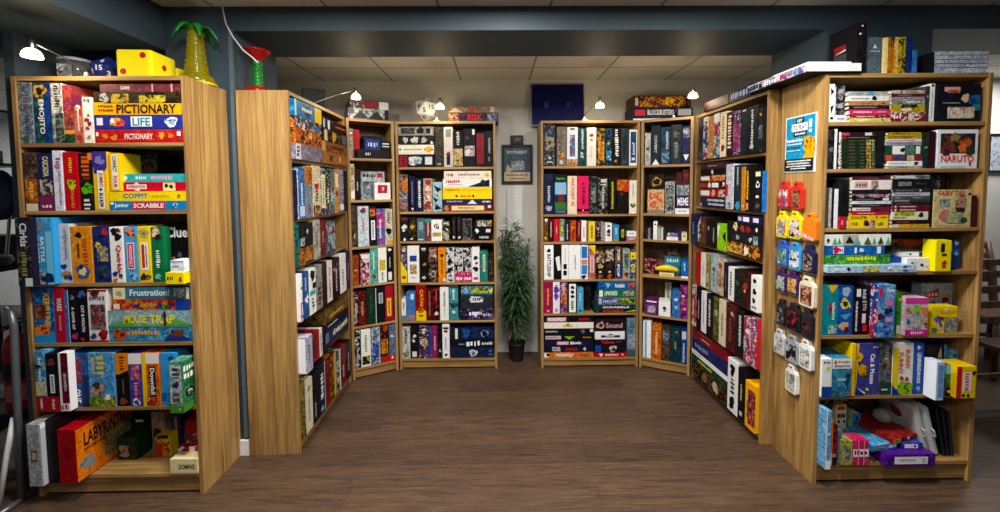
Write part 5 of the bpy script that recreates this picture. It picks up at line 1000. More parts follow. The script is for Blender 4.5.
fill('RF', 3, '''
T 825.5 890.8 234.4 eceee8/eceee8/e0e2dc r:b8b4a8:.26:.5:.02:.98 g:26201c:.3:.8:.44:.8:.36:.1 g:6aa890:.1:.9:.18:.9:.14:.2 g:5a9a80:.18:.85:.24:.85:.2:.25 g:7ab0a0:.42:.9:.54:.9:.48:.2 g:5a6a34:.58:.9:.7:.9:.64:.2 g:6aa088:.71:.85:.77:.85:.74:.2 g:3a4a3a:.79:.85:.88:.85:.84:.2 g:6ab09a:.91:.9:.99:.9:.95:.2 c:17171b:.03:.5:.15|white box with green pine trees, topmost of stack
S 826 884.5 245.6 1a6ab8/2278c4/1460a8 r:dce4f0:.12:.3:.1:.85 c:d0203a:.17:.45:.35 s:c8303a:.3:.7:.13:.28 r:e4ecf4:.48:.52:.2:.8 c:c8e0f0:.6:.5:.25 r:e0e8f0:.86:.93:.1:.85|blue flat box with red round logo
S 825.5 890 255 4aa844/7ac84a/3a9a3c r:3a9a50/8ad060/2a8a44:.03:.25:.05:.95 s:ece82c:.15:.6:.33:.78 r:3a8a3c/7ac85a/2a7a34:.82:.98:.05:.95|green jungle flat box with yellow title
S 822.5 911.5 265.4 b8d8ee/a8cce8/cce4f4 f=-.02 s:f0f6fa:.25:.75:.08:.2 c:1c2430:.24:.5:.25 r:c8d84a/e8e88a/5a8ab0:.4:.58:.1:.9 c:e8f2f8:.7:.4:.3 c:2a5ab4:.87:.5:.38 s:e8f0fa:.35:.65:.8:.96|long pale blue flat box at stack foot
''')
fill('RF', 3, '''
T 891.5 923 239.2 8a4a2c/b85a34/5a3424 f=.1 r:c8582c/d86a3c/a84420:.4:.95:.05:.95 g:1c1614:0:.9:.25:.9:.1:.2|rust brown flat box at back
S 891.2 927.5 249 5a6a6c/6a7a7c/3a4a4c f=.07 d=.16|murky grey-green flat box at back
S 901.3 926 252 e6eaee/e6eaee/d8dee4 f=.05 d=.17 r:2a5a9a:.7:1:0:1 c:2a4a8a:.35:.5:.25 c:1c2430:.78:.5:.25|white and blue flat box
S 891.5 903.6 257 1c50a8/2058b0/184898 f=.035 d=.15|plain cobalt blue box
U 903.9 929 258.2 eeeeee/eeeeee/e4e4e4 f=.012 d=.15 c:3a3a40:.25:.45:.1 c:26262c:.68:.55:.13 c:8a8a90:.35:.6:.1 s:b8303a:.65:.75:.84:.94 r:9a9aa0:.2:.45:.3:.33|white box with small sketched animals
U 936 952 240.3 f2e414/f2e414/e8d808 f=-.01 d=.17 r:1c1a10:.3:.55:.1:.38 v:3a3810:.42:.52:.35:.7 c:c82a24:.55:.72:.15 r:c82a24:.4:.65:.8:.88 L!r:e8dc1c:0:1:0:1|bright yellow box turned end on
U 952.5 960.5 240 1c4a8a/265a9c/143a74 f=.04 d=.12 c:c8dcec:.5:.1:.3 c:8ab0d0:.5:.45:.3|denim blue bottle-shaped box with pale discs
''')
fill('RF', 4, '''
U 822.8 838.6 285 1a9098/1a9098/148088 g:e8b02a:.3:0:1:0:.6:.16 c:c8503a:.6:.45:.22 v:dcf0f0:.35:.7:.6:.78 v:7a2a5a:.35:.6:.4:.55 r:b8d0c8/5a9a8a/e0e8dc:.4:.95:.8:.97|teal green box with orange corner
U 839 853.6 285.5 1c5ab0/2468c0/144898 c:a8b8d0:.5:.12:.3 c:d8cc5a:.45:.37:.36 c:3a3428:.45:.37:.18 c:c8a88a:.4:.82:.34 c:8a2a34:.55:.88:.18 g:5a9ad8:.1:.6:.9:.55:.5:.7|royal blue box with yellow car badge
U 854 871.3 287 1a1218/1a1218/26181f v:e8e8ea:.3:.92:.12:.26 r:ece8e8:.15:.4:.04:.2 v:dcdce0:.05:.24:.5:.72 v:a8a8b0:.28:.5:.5:.78 r:dcd4d8:.5:.72:.55:.75 r:c82440:.55:.8:.78:.92|blackish purple box with white labels
U 878 896 285 5a98dc/8ac0ec/3a6ab8 f=-.03 d=.19 L!r:2a4a90/b82a48/d8e0f0:0:1:0:1 h:Disney:eef2fa:.06:.16:.5:.95 r:c8384a:.05:.25:.06:.22 c:4a2a4a:.15:.6:.2 r:c87aa8:.45:.85:.28:.4 c:1e2a4a:.5:.5:.16 c:2a3a6a:.7:.48:.14 r:d898b8:.45:.8:.62:.7 c:1f4a9c:.55:.84:.2 c:6aa0dc:.55:.84:.13|light blue castle picture box
U 896.6 903.4 293 3a9a2c/4aac3a/2a8a20 r:dce4dc:.1:.8:.78:.98 c:e8c82a:.5:.15:.3|apple green slim box
U 904 928.6 297.8 ecc8dc/f0dce4/c8e0d8 f=-.01 d=.15 r:d4449c:0:1:0:.16 c:d8a080:.14:.34:.14 c:8ac83a:.5:.3:.17 c:e08a4a:.85:.36:.18 c:c89878:.82:.62:.12 r:b0b8b4/d8dcd8/8a9490:.32:.68:.4:.8 c:4a8ac0:.15:.62:.1 r:c82a8a:0:1:.84:1 s:f4d0e8:.88:.96:.25:.8 c:26303a:.88:.7:.06|pink toy box with cartoon pictures
U 931.5 958 306.5 f0d81c/f0d81c/e4cc14 f=.02 d=.05 r:8a8ab0/c8c84a/6a9ac0:.5:1:.4:.98 c:4a6ac0:.25:.5:.14 c:e0b890:.3:.75:.17 c:d83a34:.4:.45:.08 c:f4ecd4:.55:.12:.08 s:e8a81c:.1:.25:.3:.9 r:4a8a3a:0:.2:.8:1|yellow puzzle box with cartoon tiles
U 921.5 962.5 283.3 a8bcd0/b8c8d8/98aec4 f=.1 d=.05 g:b8283a:.08:.3:.55:.1:.55:.3 r:b8243a:.1:.55:.2:.32 s:e8c8cc:.2:.3:.15:.52 c:c8a088:.8:.28:.12 c:5a2430:.76:.38:.1 g:1c3a3a:.15:.55:.5:.55:.4:.4|large pale blue box facing out behind toy boxes
''')
fill('RF', 5, '''
U 818.3 830.3 359 ecf0ec/ecf0ec/e0e6e2 f=-.01 d=.14 s:3a3a40:.06:.12:.15:.8 c:c8d43a:.6:.25:.2 r:1c4a94:0:1:.72:1|white and blue labelled box
U 830.8 852 358.5 3a8ab4/58a8c8/2a70a0 f=-.01 d=.14 r:eceeec:0:1:0:.26 c:d87a2a:.15:.1:.1 s:c83a4a:.05:.12:.3:.9 s:3a3a44:.16:.22:.1:.9 s:c8e4ec:.5:.58:.3:.7 c:1c3a6a:.8:.45:.12 g:1c4a6a:.6:.6:.9:.5:.8:.75 c:c85a5a:.85:.9:.1 c:3a7a4a:.2:.88:.12|teal undersea picture box
U 852.4 856.2 344 ecc818/ecc818/dcb810 f=.0|slim yellow box spine
U 856.5 879.8 343.5 4a4a9c/5252a8/404090 g:f0c418:0:0:.12:0:0:1 c:e8bc1c:.12:.25:.18 c:e0a81c:.25:.5:.24 c:a87a1c:.35:.6:.13 t:Cat_&_Mouse:f4f2fa:.2:.78:.6:.8 g:f4f4fa:.05:.85:.4:.98:.42:.95 g:1c3a8a:0:.84:.38:1:0:1 c:e8d82a:.5:.88:.07 s:c8c0e8:.04:.09:.7:.95|violet box with yellow cheese picture
U 880 892.7 343.5 5a646c/7a8084/3a4248 v:b8a898:.06:.5:.35:.8 c:8a6a4a:.5:.42:.3 r:2a4a44:0:1:.75:1 r:c8d4cc:.2:.7:.88:.91|slate box with dark green foot
U 893 914 343 e8e8e4/e8e8e4/dcdcd4 r:e8cc1c:0:.3:.1:.85 c:94c01c:.6:.9:.4 t:FUNNY:e0702c:.18:.6:.28:.5 t:BUNNY:e0702c:.12:.5:.6:.82 c:b8303a:.45:.68:.1 c:c83a2a:.7:.7:.1 g:1c3a94:0:.8:.4:1:0:1|white and yellow box with orange title
U 914.4 924.6 342.5 2458b0/2c64bc/1c4c9c c:dce8f4:.45:.1:.2 t:LEARNING:eaf0fa:.2:.55:.3:.7 t:RESOURCE:eaf0fa:.56:.78:.35:.65 c:8ab0e0:.5:.88:.2|royal blue box with white title
U 925 947.8 344.5 2c2054/352864/201842 f=.07 d=.1 c:3a3a2c:.3:.15:.2 g:ecd8bc:.6:.3:.8:.3:.75:.05 r:ecd8bc:.62:.8:.25:.5 r:6ab0e0:.9:1:0:1|dark violet box with pale hand picture
U 948.5 957.5 350 6ab8e4/7ac4ec/58a8d8 f=.05 d=.1 c:1c5ab0:.6:.15:.3|light blue rounded box
U 936.8 944.8 362 c8d8ec/c8d8ec/b8cce4 f=-.05 d=.055 r:7aa4dc/6a9ad8/94b8e8:.2:.85:.08:.92 L!r:e4ecf4:0:1:0:1|pale ice blue blank box jutting over the edge
U 945.8 956.2 364.5 4a9a5a/b83a34/7ab8d8 f=-.01 d=.1 r:8ac4e0:0:1:0:.3 r:3a8a3c:0:1:.3:.5 r:241c1c:0:1:.72:1 c:f0f0ec:.3:.86:.15 c:f0f0ec:.65:.86:.15|green and red animal book box
U 956.8 976.8 366.5 ecc81c/ecc81c/e0bc14 f=-.035 d=.09 r:c8242c:0:.25:0:1 r:ecdce0:.3:.75:.18:.78 v:c8384a:.22:.75:.4:.64 c:26262a:.85:.2:.1 c:26262a:.35:.9:.08 c:26262a:.6:.9:.08|yellow and red box at right end
''')
fill('RF', 6, '''
U 818 823.5 411 7ab8e4/9accf0/5aa0d8 f=-.045 d=.2 a=.0215 r:f0f4f8:0:.2:0:1 r:eef2f6:0:1:.85:1 c:e8f4fa:.5:.4:.25|light blue hardback game jutting at left end
U 825 829.3 420 e8862a/e8862a/d8741c f=-.03 d=.18 a=.049 r:c82030:.1:.6:.1:.55 r:eee8dc:.2:.8:.7:.95|orange slim box with red strip
U 831.5 838 425.5 3a2430/b8283a/1c1418 f=-.02 d=.1 c:1a1416:.5:.75:.42 c:c83038:.5:.75:.34 c:ece8e4:.5:.75:.24 c:26181c:.5:.75:.14|dark box with red target rings
U 834.5 838 411.5 4a3a78/5a4a88/382a62 k=b f=.14 d=.1|violet hardback
U 838.3 842.8 412 a8b888/bcc89c/7a8a60 k=b f=.14 d=.1|sage hardback
U 843 848.5 412.5 4a8a84/5a9a94/3a7670 k=b f=.14 d=.1|jade hardback
U 848.8 852.8 413.5 a8b878/b8c888/90a060 k=b f=.14 d=.1 c:26303a:.5:.15:.2|lime grey hardback
U 853 860.5 413.5 2a8ac8/3a9ad4/1f78b4 k=b f=.14 d=.1 c:16304a:.5:.15:.2 c:16304a:.4:.3:.1|bright blue hardback
U 838 841.8 431 6a84a4/7a94b4/56708e f=-.005 d=.1|steel blue slim carton
U 842.2 852.8 441 c4c464/d4d484/9aa04a f=-.02 d=.06 r:8a9aa4/c8c8a0/5a6a74:.15:.85:.3:.75|small olive yellow card box
U 853.2 869 440.5 d42a6a/e04a80/c02060 f=-.02 d=.06 r:f0e8ec:0:1:.35:.66 s:26161e:.4:.6:.08:.92 r:e898b4:.3:.36:0:1 r:e898b4:.66:.72:0:1|small pink and white card box
''')

# ---------------- the room ----------------
SL = mat('slate_paint', '3a4a55', .6, noise=('33424c', 3)); WHT = mat('wall_paint', 'd0cec6', .85, noise=('c8c6be', 4)); PALE = mat('pale_paint', 'd9dcdd', .8)
def brick_mat(name, c1, c2, mortar, bw, rh, ms, rough, streak=None, offset=.5, bump=0, scale=1):
    m = bpy.data.materials.new(name); m.use_nodes = True; nt = m.node_tree; b = nt.nodes['Principled BSDF']; b.inputs['Roughness'].default_value = rough
    tc = nt.nodes.new('ShaderNodeTexCoord'); br = nt.nodes.new('ShaderNodeTexBrick'); br.offset = offset
    br.inputs['Scale'].default_value = scale; br.inputs['Brick Width'].default_value = bw; br.inputs['Row Height'].default_value = rh; br.inputs['Mortar Size'].default_value = ms
    br.inputs['Color1'].default_value = hexc(c1); br.inputs['Color2'].default_value = hexc(c2); br.inputs['Mortar'].default_value = hexc(mortar)
    nt.links.new(tc.outputs['Object'], br.inputs['Vector']); out = br.outputs['Color']
    for sc, col, lo, hi, st in streak or []:
        mp = nt.nodes.new('ShaderNodeMapping'); mp.inputs['Scale'].default_value = sc; nt.links.new(tc.outputs['Object'], mp.inputs[0])
        n = nt.nodes.new('ShaderNodeTexNoise'); n.inputs['Scale'].default_value = 1; n.inputs['Detail'].default_value = 6; n.inputs['Roughness'].default_value = .65; n.inputs['Distortion'].default_value = .5; nt.links.new(mp.outputs[0], n.inputs[0])
        r = nt.nodes.new('ShaderNodeMapRange'); r.inputs[1].default_value = lo; r.inputs[2].default_value = hi; r.inputs[4].default_value = st; nt.links.new(n.outputs[0], r.inputs[0])
        x = nt.nodes.new('ShaderNodeMix'); x.data_type = 'RGBA'; nt.links.new(r.outputs[0], x.inputs[0]); nt.links.new(out, x.inputs[6]); x.inputs[7].default_value = hexc(col); out = x.outputs[2]
    nt.links.new(out, b.inputs['Base Color'])
    return m
FLOOR = brick_mat('vinyl_planks', '5a4433', '412f24', '281d16', 1.22, .15, .0016, .45, [((3, 40, 1), '32241b', .44, .62, .75), ((7, 150, 1), '7c624b', .48, .66, .5), ((14, 260, 1), '32261e', .5, .68, .45), ((1.1, 1.8, 1), '4e3b2e', .42, .66, .4)], .37)
TILE = brick_mat('ceiling_tiles', 'dad6ca', 'd4d0c4', '908c82', .6, .6, .008, .9, [((90, 90, 90), '8e8b82', .62, .7, .5)], 0)
def slab(name, x0, x1, y0, y1, z0, z1, m, kind='structure', **k):
    b = MB(); cx, cy, cz = (x0+x1)/2, (y0+y1)/2, z0
    b.box(x0-cx, x1-cx, y0-cy, y1-cy, 0, z1-z0, None, m, **k); o = b.build(name, None, (cx, cy, cz)); tag(o, kind=kind); return o
slab('floor', -9, 6, -2.6, 6, -.05, 0, FLOOR)
slab('ceiling', -9, 6, -2.6, 2.11, 2.464, 2.54, TILE)
slab('ceiling_back', -9, 6, 2.53, 6, 2.43, 2.54, TILE)
slab('trim_1', -9, 6, 2.112, 2.53, 2.338, 2.54, SL)                       # deep downstand beam across the room
slab('trim_2', -9, -1.765, -2.6, 2.111, 2.238, 2.4635, SL)                 # beam running towards the viewer at the left
slab('wall_column_right', 1.809, 2.393, 2.112, 2.53, 0, 2.3375, SL)
slab('wall_column_left', -1.765, -1.412, 2.112, 2.53, 0, 2.3375, SL)
slab('wall_left_partition', -3.0, -1.767, 2.45, 2.53, 0, 2.3375, SL)
slab('wall_left_stub', -2.31, -2.262, 1.86, 2.44, 0, 2.237, SL)
slab('wall_back', -2.4, 6, 3.42, 3.5, 0, 2.43, WHT)
slab('wall_left_far', -9, -2.4, 5.0, 5.1, 0, 2.43, PALE)
slab('baseboard_left', -1.46, -1.395, 2.09, 2.108, 0, .085, mat('white_gloss', 'e8e9ea', .4))
slab('baseboard_back', -.79, 1.1, 3.40, 3.418, 0, .09, mat('white_gloss', 'e8e9ea'))
slab('trim_3', -1.42, -1.40, 2.098, 2.111, .1, 2.337, mat('slate_conduit', '55626b', .5))     # conduit between the two oak panels
slab('trim_4', .10, .235, 3.395, 3.418, 0.02, 1.47, mat('white_trunking', 'cfd2d2', .5))      # vertical trunking on back wall

def obj_tube(name, pts, r, m, parent=None, loc=None, n=8):
    b = MB(); b.tube(pts, r, n, m); return b.build(name, parent, loc, smooth=True)
WCAB = mat('white_cable', 'dfe3e6', .4)
pts = []
for u, v in [(222, -6), (222.5, 8), (226, 24), (233, 37), (243, 50), (253, 58), (258, 63)]:
    r = ray(u, v); t = 2.095/r.y; pts.append(Vector((0, 0, CAMH))+r*t)
tag(obj_tube('cable', pts, .0035, WCAB), 'thin white cable looping down from ceiling to red and green vase', 'cable')

# ---------------- lamps on top of the bookcases ----------------
GLOW = mat('lit_glass', 'fff4dc', .3, emit='ffe2a8', es=5); MET = mat('brushed_steel', 'b9b6ae', .3, 1); BLK = mat('black_plastic', '0a0a0b', .6)
def lamp(base, head, label, power=2.2, g=.8):
    t = empty('clip_lamp', base, 0, label, 'lamp', 'clip lamps on the bookcases'); B = Vector(base); h = Vector(head)-B
    b = MB(); b.box(-.022, .022, -.03, .03, 0, .012, None, MET, bev=.003); b.lathe([(0, .012), (.012, .012), (.012, .03), (.005, .034), (0, .034)], m=MET, n=12); b.build('base', t)
    b = MB(); up = Vector((0, 0, .03)); k = h+Vector((0, 0, .045)); b.tube([up, up+Vector((0, 0, .012)), up*.4+k*.6+Vector((0, 0, .01)), k], .0032, 8, MET); ar = b.build('arm', t, smooth=True)
    b = MB(); b.lathe([(.0, .06), (.013, .06), (.014, .03), (.017*g, .022*g)], tuple(h), 14, MET); b.build('cap', ar, smooth=True)
    b = MB(); b.lathe([(x*g, z*g) for x, z in [(.014, .024), (.026, .016), (.036, .002), (.041, -.014), (.040, -.024), (.036, -.022), (.03, -.012), (.0, -.008)]], tuple(h), 20, GLOW); b.build('glass_shade', t, smooth=True)
    l = bpy.data.lights.new('lamp_bulb', 'POINT'); l.energy = power; l.color = (1, .82, .55); l.shadow_soft_size = .035
    o = bpy.data.objects.new('lamp_bulb', l); C.objects.link(o); o.location = (h.x, h.y, h.z-.05); o.parent = t
def on(u, v, Y):
    r = ray(u, v); return Vector((0, 0, CAMH))+r*(Y/r.y)
lamp((-1.95, 1.88, 2.021), on(32, 53, 1.68), 'lit clip lamp on top of far left bookcase beside clear tub', 1.4)
lamp((-1.27, 2.66, 2.021), on(356, 96, 2.78), 'lit clip lamp reaching over back left corner bookcase', 1.3)
lamp((-.475, 3.13, 2.021), on(440, 106, 2.97), 'lit clip lamp beside the big white die', 1.3)
lamp((.72, 3.13, 2.021), on(600, 105, 2.97), 'lit clip lamp right of the blue game board', 1.3)
lamp((1.42, 3.07, 2.021), on(693, 95, 2.80), 'lit clip lamp above back right corner bookcase', 1.3)

# ---------------- things on top of the near left bookcase ----------------
YEL = mat('yellow_vinyl', 'f2dd14', .35, noise=('e8d010', 4)); RED = mat('red_pip', 'b5121a', .4)
def die(loc, s, rz, label, pips):
    t = empty('dice', loc, rz, label, 'dice', 'yellow dice'); b = MB(); b.box(-s/2, s/2, -s/2, s/2, 0, s*.84, None, YEL, bev=.012); b.build('body', t, smooth=False)
    for f, a, c in pips:
        p = MB(); n = 18; r = .014
        if f == 'f': V = [(a*s+r*math.cos(2*PI*k/n), -s/2-.0008, c*s+r*math.sin(2*PI*k/n)) for k in range(n)]
        else: V = [(s/2+.0008, a*s+r*math.cos(2*PI*k/n), c*s+r*math.sin(2*PI*k/n)) for k in range(n)]
        p.poly(V, None, RED); p.build('pip', t)
die((-1.70, 1.925, 2.021), .155, math.radians(3), 'big yellow dice with two red pips on its front', [('f', -.3, .17), ('f', .28, .66), ('r', 0, .42)])
die((-1.70, 2.085, 2.021), .12, math.radians(0), 'smaller yellow dice behind the big one', [('r', 0, .42)])
def d20(loc, R, body, ink, label, nums, rot, name='twenty_sided_die'):
    t = empty(name, loc, 0, label, 'dice'); bm = bmesh.new(); bmesh.ops.create_icosphere(bm, subdivisions=1, radius=R)
    M = Matrix.Rotation(rot[2], 4, 'Z') @ Matrix.Rotation(rot[0], 4, 'X') @ Matrix.Rotation(rot[1], 4, 'Y'); bmesh.ops.transform(bm, matrix=M, verts=bm.verts)
    zmin = min(v.co.z for v in bm.verts); bmesh.ops.translate(bm, vec=(0, 0, -zmin), verts=bm.verts)
    bm.normal_update(); fr = sorted([f for f in bm.faces if f.normal.y < -.15], key=lambda f: f.normal.y)
    NB = []
    for f, s in zip(fr, nums):
        nb = MB(); NB.append(nb)
        c = f.calc_center_median(); n = f.normal.copy(); up = (Vector((0, 0, 1))-n*n.z).normalized(); rt = up.cross(n)
        V, Fs, x0, x1, y0, y1 = text_mesh(s); h = R*.36; k = h/(y1-y0); nb.poly([c+n*.0015+rt*((v.x-(x0+x1)/2)*k)+up*((v.y-(y0+y1)/2)*k) for v in V], None, ink, Fs)
    bmesh.ops.bevel(bm, geom=bm.edges[:], offset=R*.02, segments=1, affect='EDGES'); b = MB(); b.bm(bm, None, body); ob = b.build('body', t)
    for nb in NB: nb.build('numeral', ob)
d20((-1.955, 1.99, 2.021), .072, mat('blue_resin', '1a2a78', .3), mat('white_ink', 'eef0f4', .5), 'blue many-sided die with white numbers beside yellow dice', ['15', '9', '6', '3', '12', '1'], (.2, .1, .5))
d20((-.56, 3.18, 2.021), .108, mat('white_resin', 'd9d8d2', .4), mat('black_ink', '17171a', .5), 'big white many-sided die with black numbers on back left bookcase', ['5', '15', '8', '0', '12', '7', '2', '17'], (.12, .08, .9))
CLR = mat('clear_plastic', 'd8dce4', .08, trans=.9, ior=1.3)
t = empty('storage_tub', (-2.125, 2.0, 2.021), .2, 'clear plastic tub with grey print under the left lamp', 'tub')
b = MB(); b.lathe([(.0, 0), (.055, 0), (.062, .01), (.066, .10), (.06, .115), (.058, .11), (.056, .012), (0, .008)], n=20, m=CLR); b.build('body', t, smooth=True)
b = MB(); b.lathe([(0, .13), (.064, .13), (.067, .122), (.067, .116), (0, .116)], n=20, m=mat('frosted_lid', '9aa0b0', .4)); b.build('lid', t)
b = MB(); b.box(-.03, .03, -.069, -.067, .03, .09, ('8a8e98', 'c8ccd4', '4a4e5a')); b.build('paper_label', t)
# palm tree drinks yard
OLV = mat('amber_plastic', 'a89a10', .12, trans=.55, ior=1.35, noise=('8a8212', 6)); GRN = mat('green_plastic', '128a2a', .25, trans=.25); RPL = mat('red_plastic', 'a80c14', .2, trans=.15)
t = empty('palm_tree_cup', (-1.517, 2.0, 2.021), 0, 'amber plastic palm tree cup with green leaves', 'cup')
pf = [(0, .0), (.076, .0), (.083, .012), (.076, .03), (.07, .045)]; z = .045
for i in range(9):
    r = .058-.0026*i; pf += [(r, z+.004), (r*.88, z+.012), (r*.9, z+.022)]; z += .0225
pf += [(.036, z+.005), (.034, z+.02), (0, z+.02)]
b = MB(); b.lathe(pf, n=24, m=OLV); b.build('trunk', t, smooth=True); ztop = z+.015
for i in range(6):
    a = 2*PI*i/6+.3; b = MB(); P = []; n = 9
    for k in range(n+1):
        s = k/n; x = .015+.085*s; zz = ztop+.045*math.sin(s*PI*.9)-.05*s*s; wd = .022*math.sin(PI*min(1, s*.9+.12))
        P.append([(math.cos(a)*x-math.sin(a)*wd*q, math.sin(a)*x+math.cos(a)*wd*q, zz-abs(q)*.008) for q in (-1, 0, 1)])
    V = [p for r in P for p in r]; Fc = []
    for k in range(n):
        for j in range(2): Fc.append((k*3+j, k*3+j+1, k*3+j+4, k*3+j+3))
    b.poly(V, None, GRN, Fc); o = b.build('leaf', t, smooth=True); md = o.modifiers.new('thick', 'SOLIDIFY'); md.thickness = .004
b = MB(); b.lathe([(0, -.0005), (.084, -.0005), (.086, .006), (.08, .011)], n=24, m=mat('yellow_rim', 'e8c81a', .3)); b.build('foot_ring', t)
t = empty('yard_cup', (-1.325, 2.19, 2.021), 0, 'red and green plastic yard cup on left side bookcase', 'cup')
b = MB(); b.lathe([(0, 0), (.072, 0), (.078, .01), (.07, .022), (.045, .034), (.026, .044)], n=24, m=RPL); b.build('foot', t, smooth=True)
pf = [(.026, .044)]; z = .044
for i in range(7): pf += [(.03, z+.006), (.022, z+.013), (.024, z+.019)]; z += .0195
b = MB(); b.lathe(pf+[(.024, z)], n=20, m=GRN); b.build('stem', t, smooth=True)
b = MB(); b.lathe([(.024, z), (.034, z+.018), (.05, z+.035), (.066, z+.05), (.07, z+.058), (.06, z+.052), (.03, z+.02), (0, z+.012)], n=24, m=RPL); b.build('bowl', t, smooth=True)
slabm = mat('black_plastic')
t = empty('loudspeaker', (-1.30, 2.80, 2.021), .5, 'small black loudspeaker at far end of left side bookcase', 'speaker')
b = MB(); b.box(-.075, .075, -.05, .05, 0, .175, None, slabm, bev=.006); b.build('cabinet', t)
b = MB(); b.lathe([(0, 0), (.03, 0), (.036, .004)], n=16, m=mat('dark_cone', '2a2a2c', .6)); o = b.build('cone', t); o.rotation_euler = (PI/2, 0, 0); o.location = (0, -.0505, .055)

# boxes lying on top of the bookcases
fill('CL', 0, '''
T 350 388.5 100.7 4a444c/7a2430/a8a8a8 f=.05 r:8a1c2c:.35:.7:.2:.7 r:c8ccd0:.75:1:.05:.95|dark box with crimson panel, upper of two
S 348 388.5 108.8 b8bcc4/6a7078/e4e8ec f=.04 g:3a4048:.1:.9:.5:.9:.3:.2 g:2a3038:.45:.95:.9:.95:.7:.15 r:1c2030:.9:1:0:1|silver white mountain box, lower of two
''', 'lying on left corner bookcase', 2.021, True)
fill('BL', 0, '''
T 448 496 106.3 8a7a68/a89678/5a4c3c f=.05 h:RISK:b83024:.14:.85:.42:.62 r:c8bca4:.88:.97:.1:.9 g:c0b090:0:.9:.3:.9:.15:.2|tan war game box, upper of two
S 448.5 498.5 112.7 241c44/3a2a5a/7a3a2a f=.045 h:RISK:c83028:.14:.85:.38:.68 r:a86a4a/e0b090/3a2a50:0:.2:.05:.95 r:6a7a9a/b8c0d0/2a2c4a:.78:.98:.05:.95|violet war game box, lower of two
''', 'lying beside the white die', 2.021, True)
fill('BR', 0, '''
T 634 691 95.3 3a1a14/8a5a24/1a0e0c f=.06 d=.2 r:8a3a1a/e0a83a/3a1210:.1:.9:.1:.9 c:e8b82a:.62:.45:.35 r:c8c0b8:.02:.07:.2:.8|brown and gold box, upper of two
S 633 693 107.6 1c1e3c/262a50/12142a f=.05 d=.2 r:c8384a:.03:.2:.15:.6 h:BLOCKBUSTERS:d8dce8:.15:.55:.24:.68 r:b8c0d0:.75:.97:.1:.6 r:e8e8ea:0:1:.82:1|navy quiz box with white edge, lower of two
''', 'above right corner bookcase', 2.021, True)
fill('IR', 0, '''
T 704 728.5 93.5 3a1a18/5a2a26/241010 f=-.01 g:6a2c28:.1:.8:.8:.6:.4:.2|dark brown-red box at far end
T 729.5 751 83.5 1c2238/2a3048/121626 f=-.01 s:a8b4d8:.2:.8:.08:.92|black-blue box with icy blue title
''', 'on top of right side bookcase', 2.021, True)
fill('RF', 0, '''
U 857.3 867.3 22.8 17161a/201e24/0e0d10 f=.0 d=.15 c:c8ccd0:.5:.06:.1 c:e0e0e0:.3:.22:.1 R!r:17161a:0:1:0:1 L!r:8a1c28:.2:.62:.34:.48 L!g:d8dce0:.2:.5:.62:.44:.62:.47 L!r:3a3e44:.2:.66:.52:.9|tall black box with red and white mark
U 868 882.2 37 5a6a74/64747e/4e5c66 f=.03 d=.14 g:c8d0d4:.35:.3:.65:.3:.5:.18 s:b8c0c4:.36:.4:.15:.85 r:4a5862:.1:.9:.5:.505|wide slate grey box
U 884.2 888.3 37.5 ead89a/ead89a/dcc884 k=b f=.03|thin cream book
U 889.2 894.5 37.5 b87a1c/c88a2a/8a5a12 k=b f=.03 g:3a2a14:.3:0:1:0:.8:.18|ochre brown book
U 894.8 899 37 e8b84a/f0d898/d8a030 k=b f=.03|honey coloured book
U 899.8 906 37 c8b020/3a3414/d8c438 k=b f=.03 v:4a4214:.1:.85:.35:.65|yellow book with black marks
U 907 912.5 37 14306a/1c3f82/0e2450 k=b f=.03|dark blue book
U 912.8 917.4 50 3a7ac0/4a8ad0/2a6ab0 k=b f=.03|short sky blue book
T 934.3 988.5 51.3 c4d0e2/e6ecf4/a4b2cc k=b f=.02 d=.13 r:4a5468:0:1:.86:1 L!r:16171b:0:1:0:1|icy marbled book, topmost of pale stack
S 934.2 988.3 55.4 c4d0e2/e6ecf4/a4b2cc k=b f=.02 d=.13 r:4a5468:0:1:.86:1 L!r:16171b:0:1:0:1|icy marbled book, second in pale stack
S 934.1 988.1 59.6 c4d0e2/e6ecf4/a4b2cc k=b f=.02 d=.13 r:4a5468:0:1:.86:1 L!r:16171b:0:1:0:1|icy marbled book, third in pale stack
S 934 988 63.8 c4d0e2/e6ecf4/a4b2cc k=b f=.02 d=.13 r:4a5468:0:1:.86:1 L!r:16171b:0:1:0:1|icy marbled book, fourth in pale stack
S 934 988 68 c4d0e2/e6ecf4/a4b2cc k=b f=.02 d=.13 r:4a5468:0:1:.86:1 L!r:16171b:0:1:0:1|icy marbled book at foot of pale stack
''', 'on top of near right bookcase', 2.021, True)
def flatbox(x0, x1, y0, y1, z0, z1, cols, label, ff, lf):
    t = empty('board_game_box', ((x0+x1)/2, y0, z0), 0, label, 'board game'); W = x1-x0; D = y1-y0; H = z1-z0
    b = MB(); b.box(-W/2, W/2, 0, D, .004, H, cols, bev=.001); design(b, W, H, cols, ff); design(b, D, H, cols, lf, 0, lambda x, z, o: (-W/2-o, D-x, z)); b.build('lid', t)
    b = MB(); b.box(-W/2+.002, W/2-.002, .002, D-.002, 0, .004, ('17171a',)*3); b.build('tray', t)
flatbox(1.462, 1.722, 1.812, 2.236, 2.0213, 2.062, ('e4e4e2', 'e4e4e2', 'd4d4d0'), 'long white edged flat box overhanging the card pack panel', ['r:1c1c20:0:1:.9:1'], ['r:c8d0d8/2a6ab0/b83a4a:.0:1:.1:.95', 's:1c2030:.1:.9:.02:.3', 's:f0f0f0:.15:.85:.3:.6', 's:c83048:.2:.8:.6:.75', 's:2a8ac0:.2:.8:.75:.9'])
flatbox(1.482, 1.69, 1.83, 2.06, 2.0626, 2.0745, ('ececea', 'ececea', 'dcdcd8'), 'thin white flat box on top of the long flat box', ['r:2a2a2e:0:1:.7:1'], [])

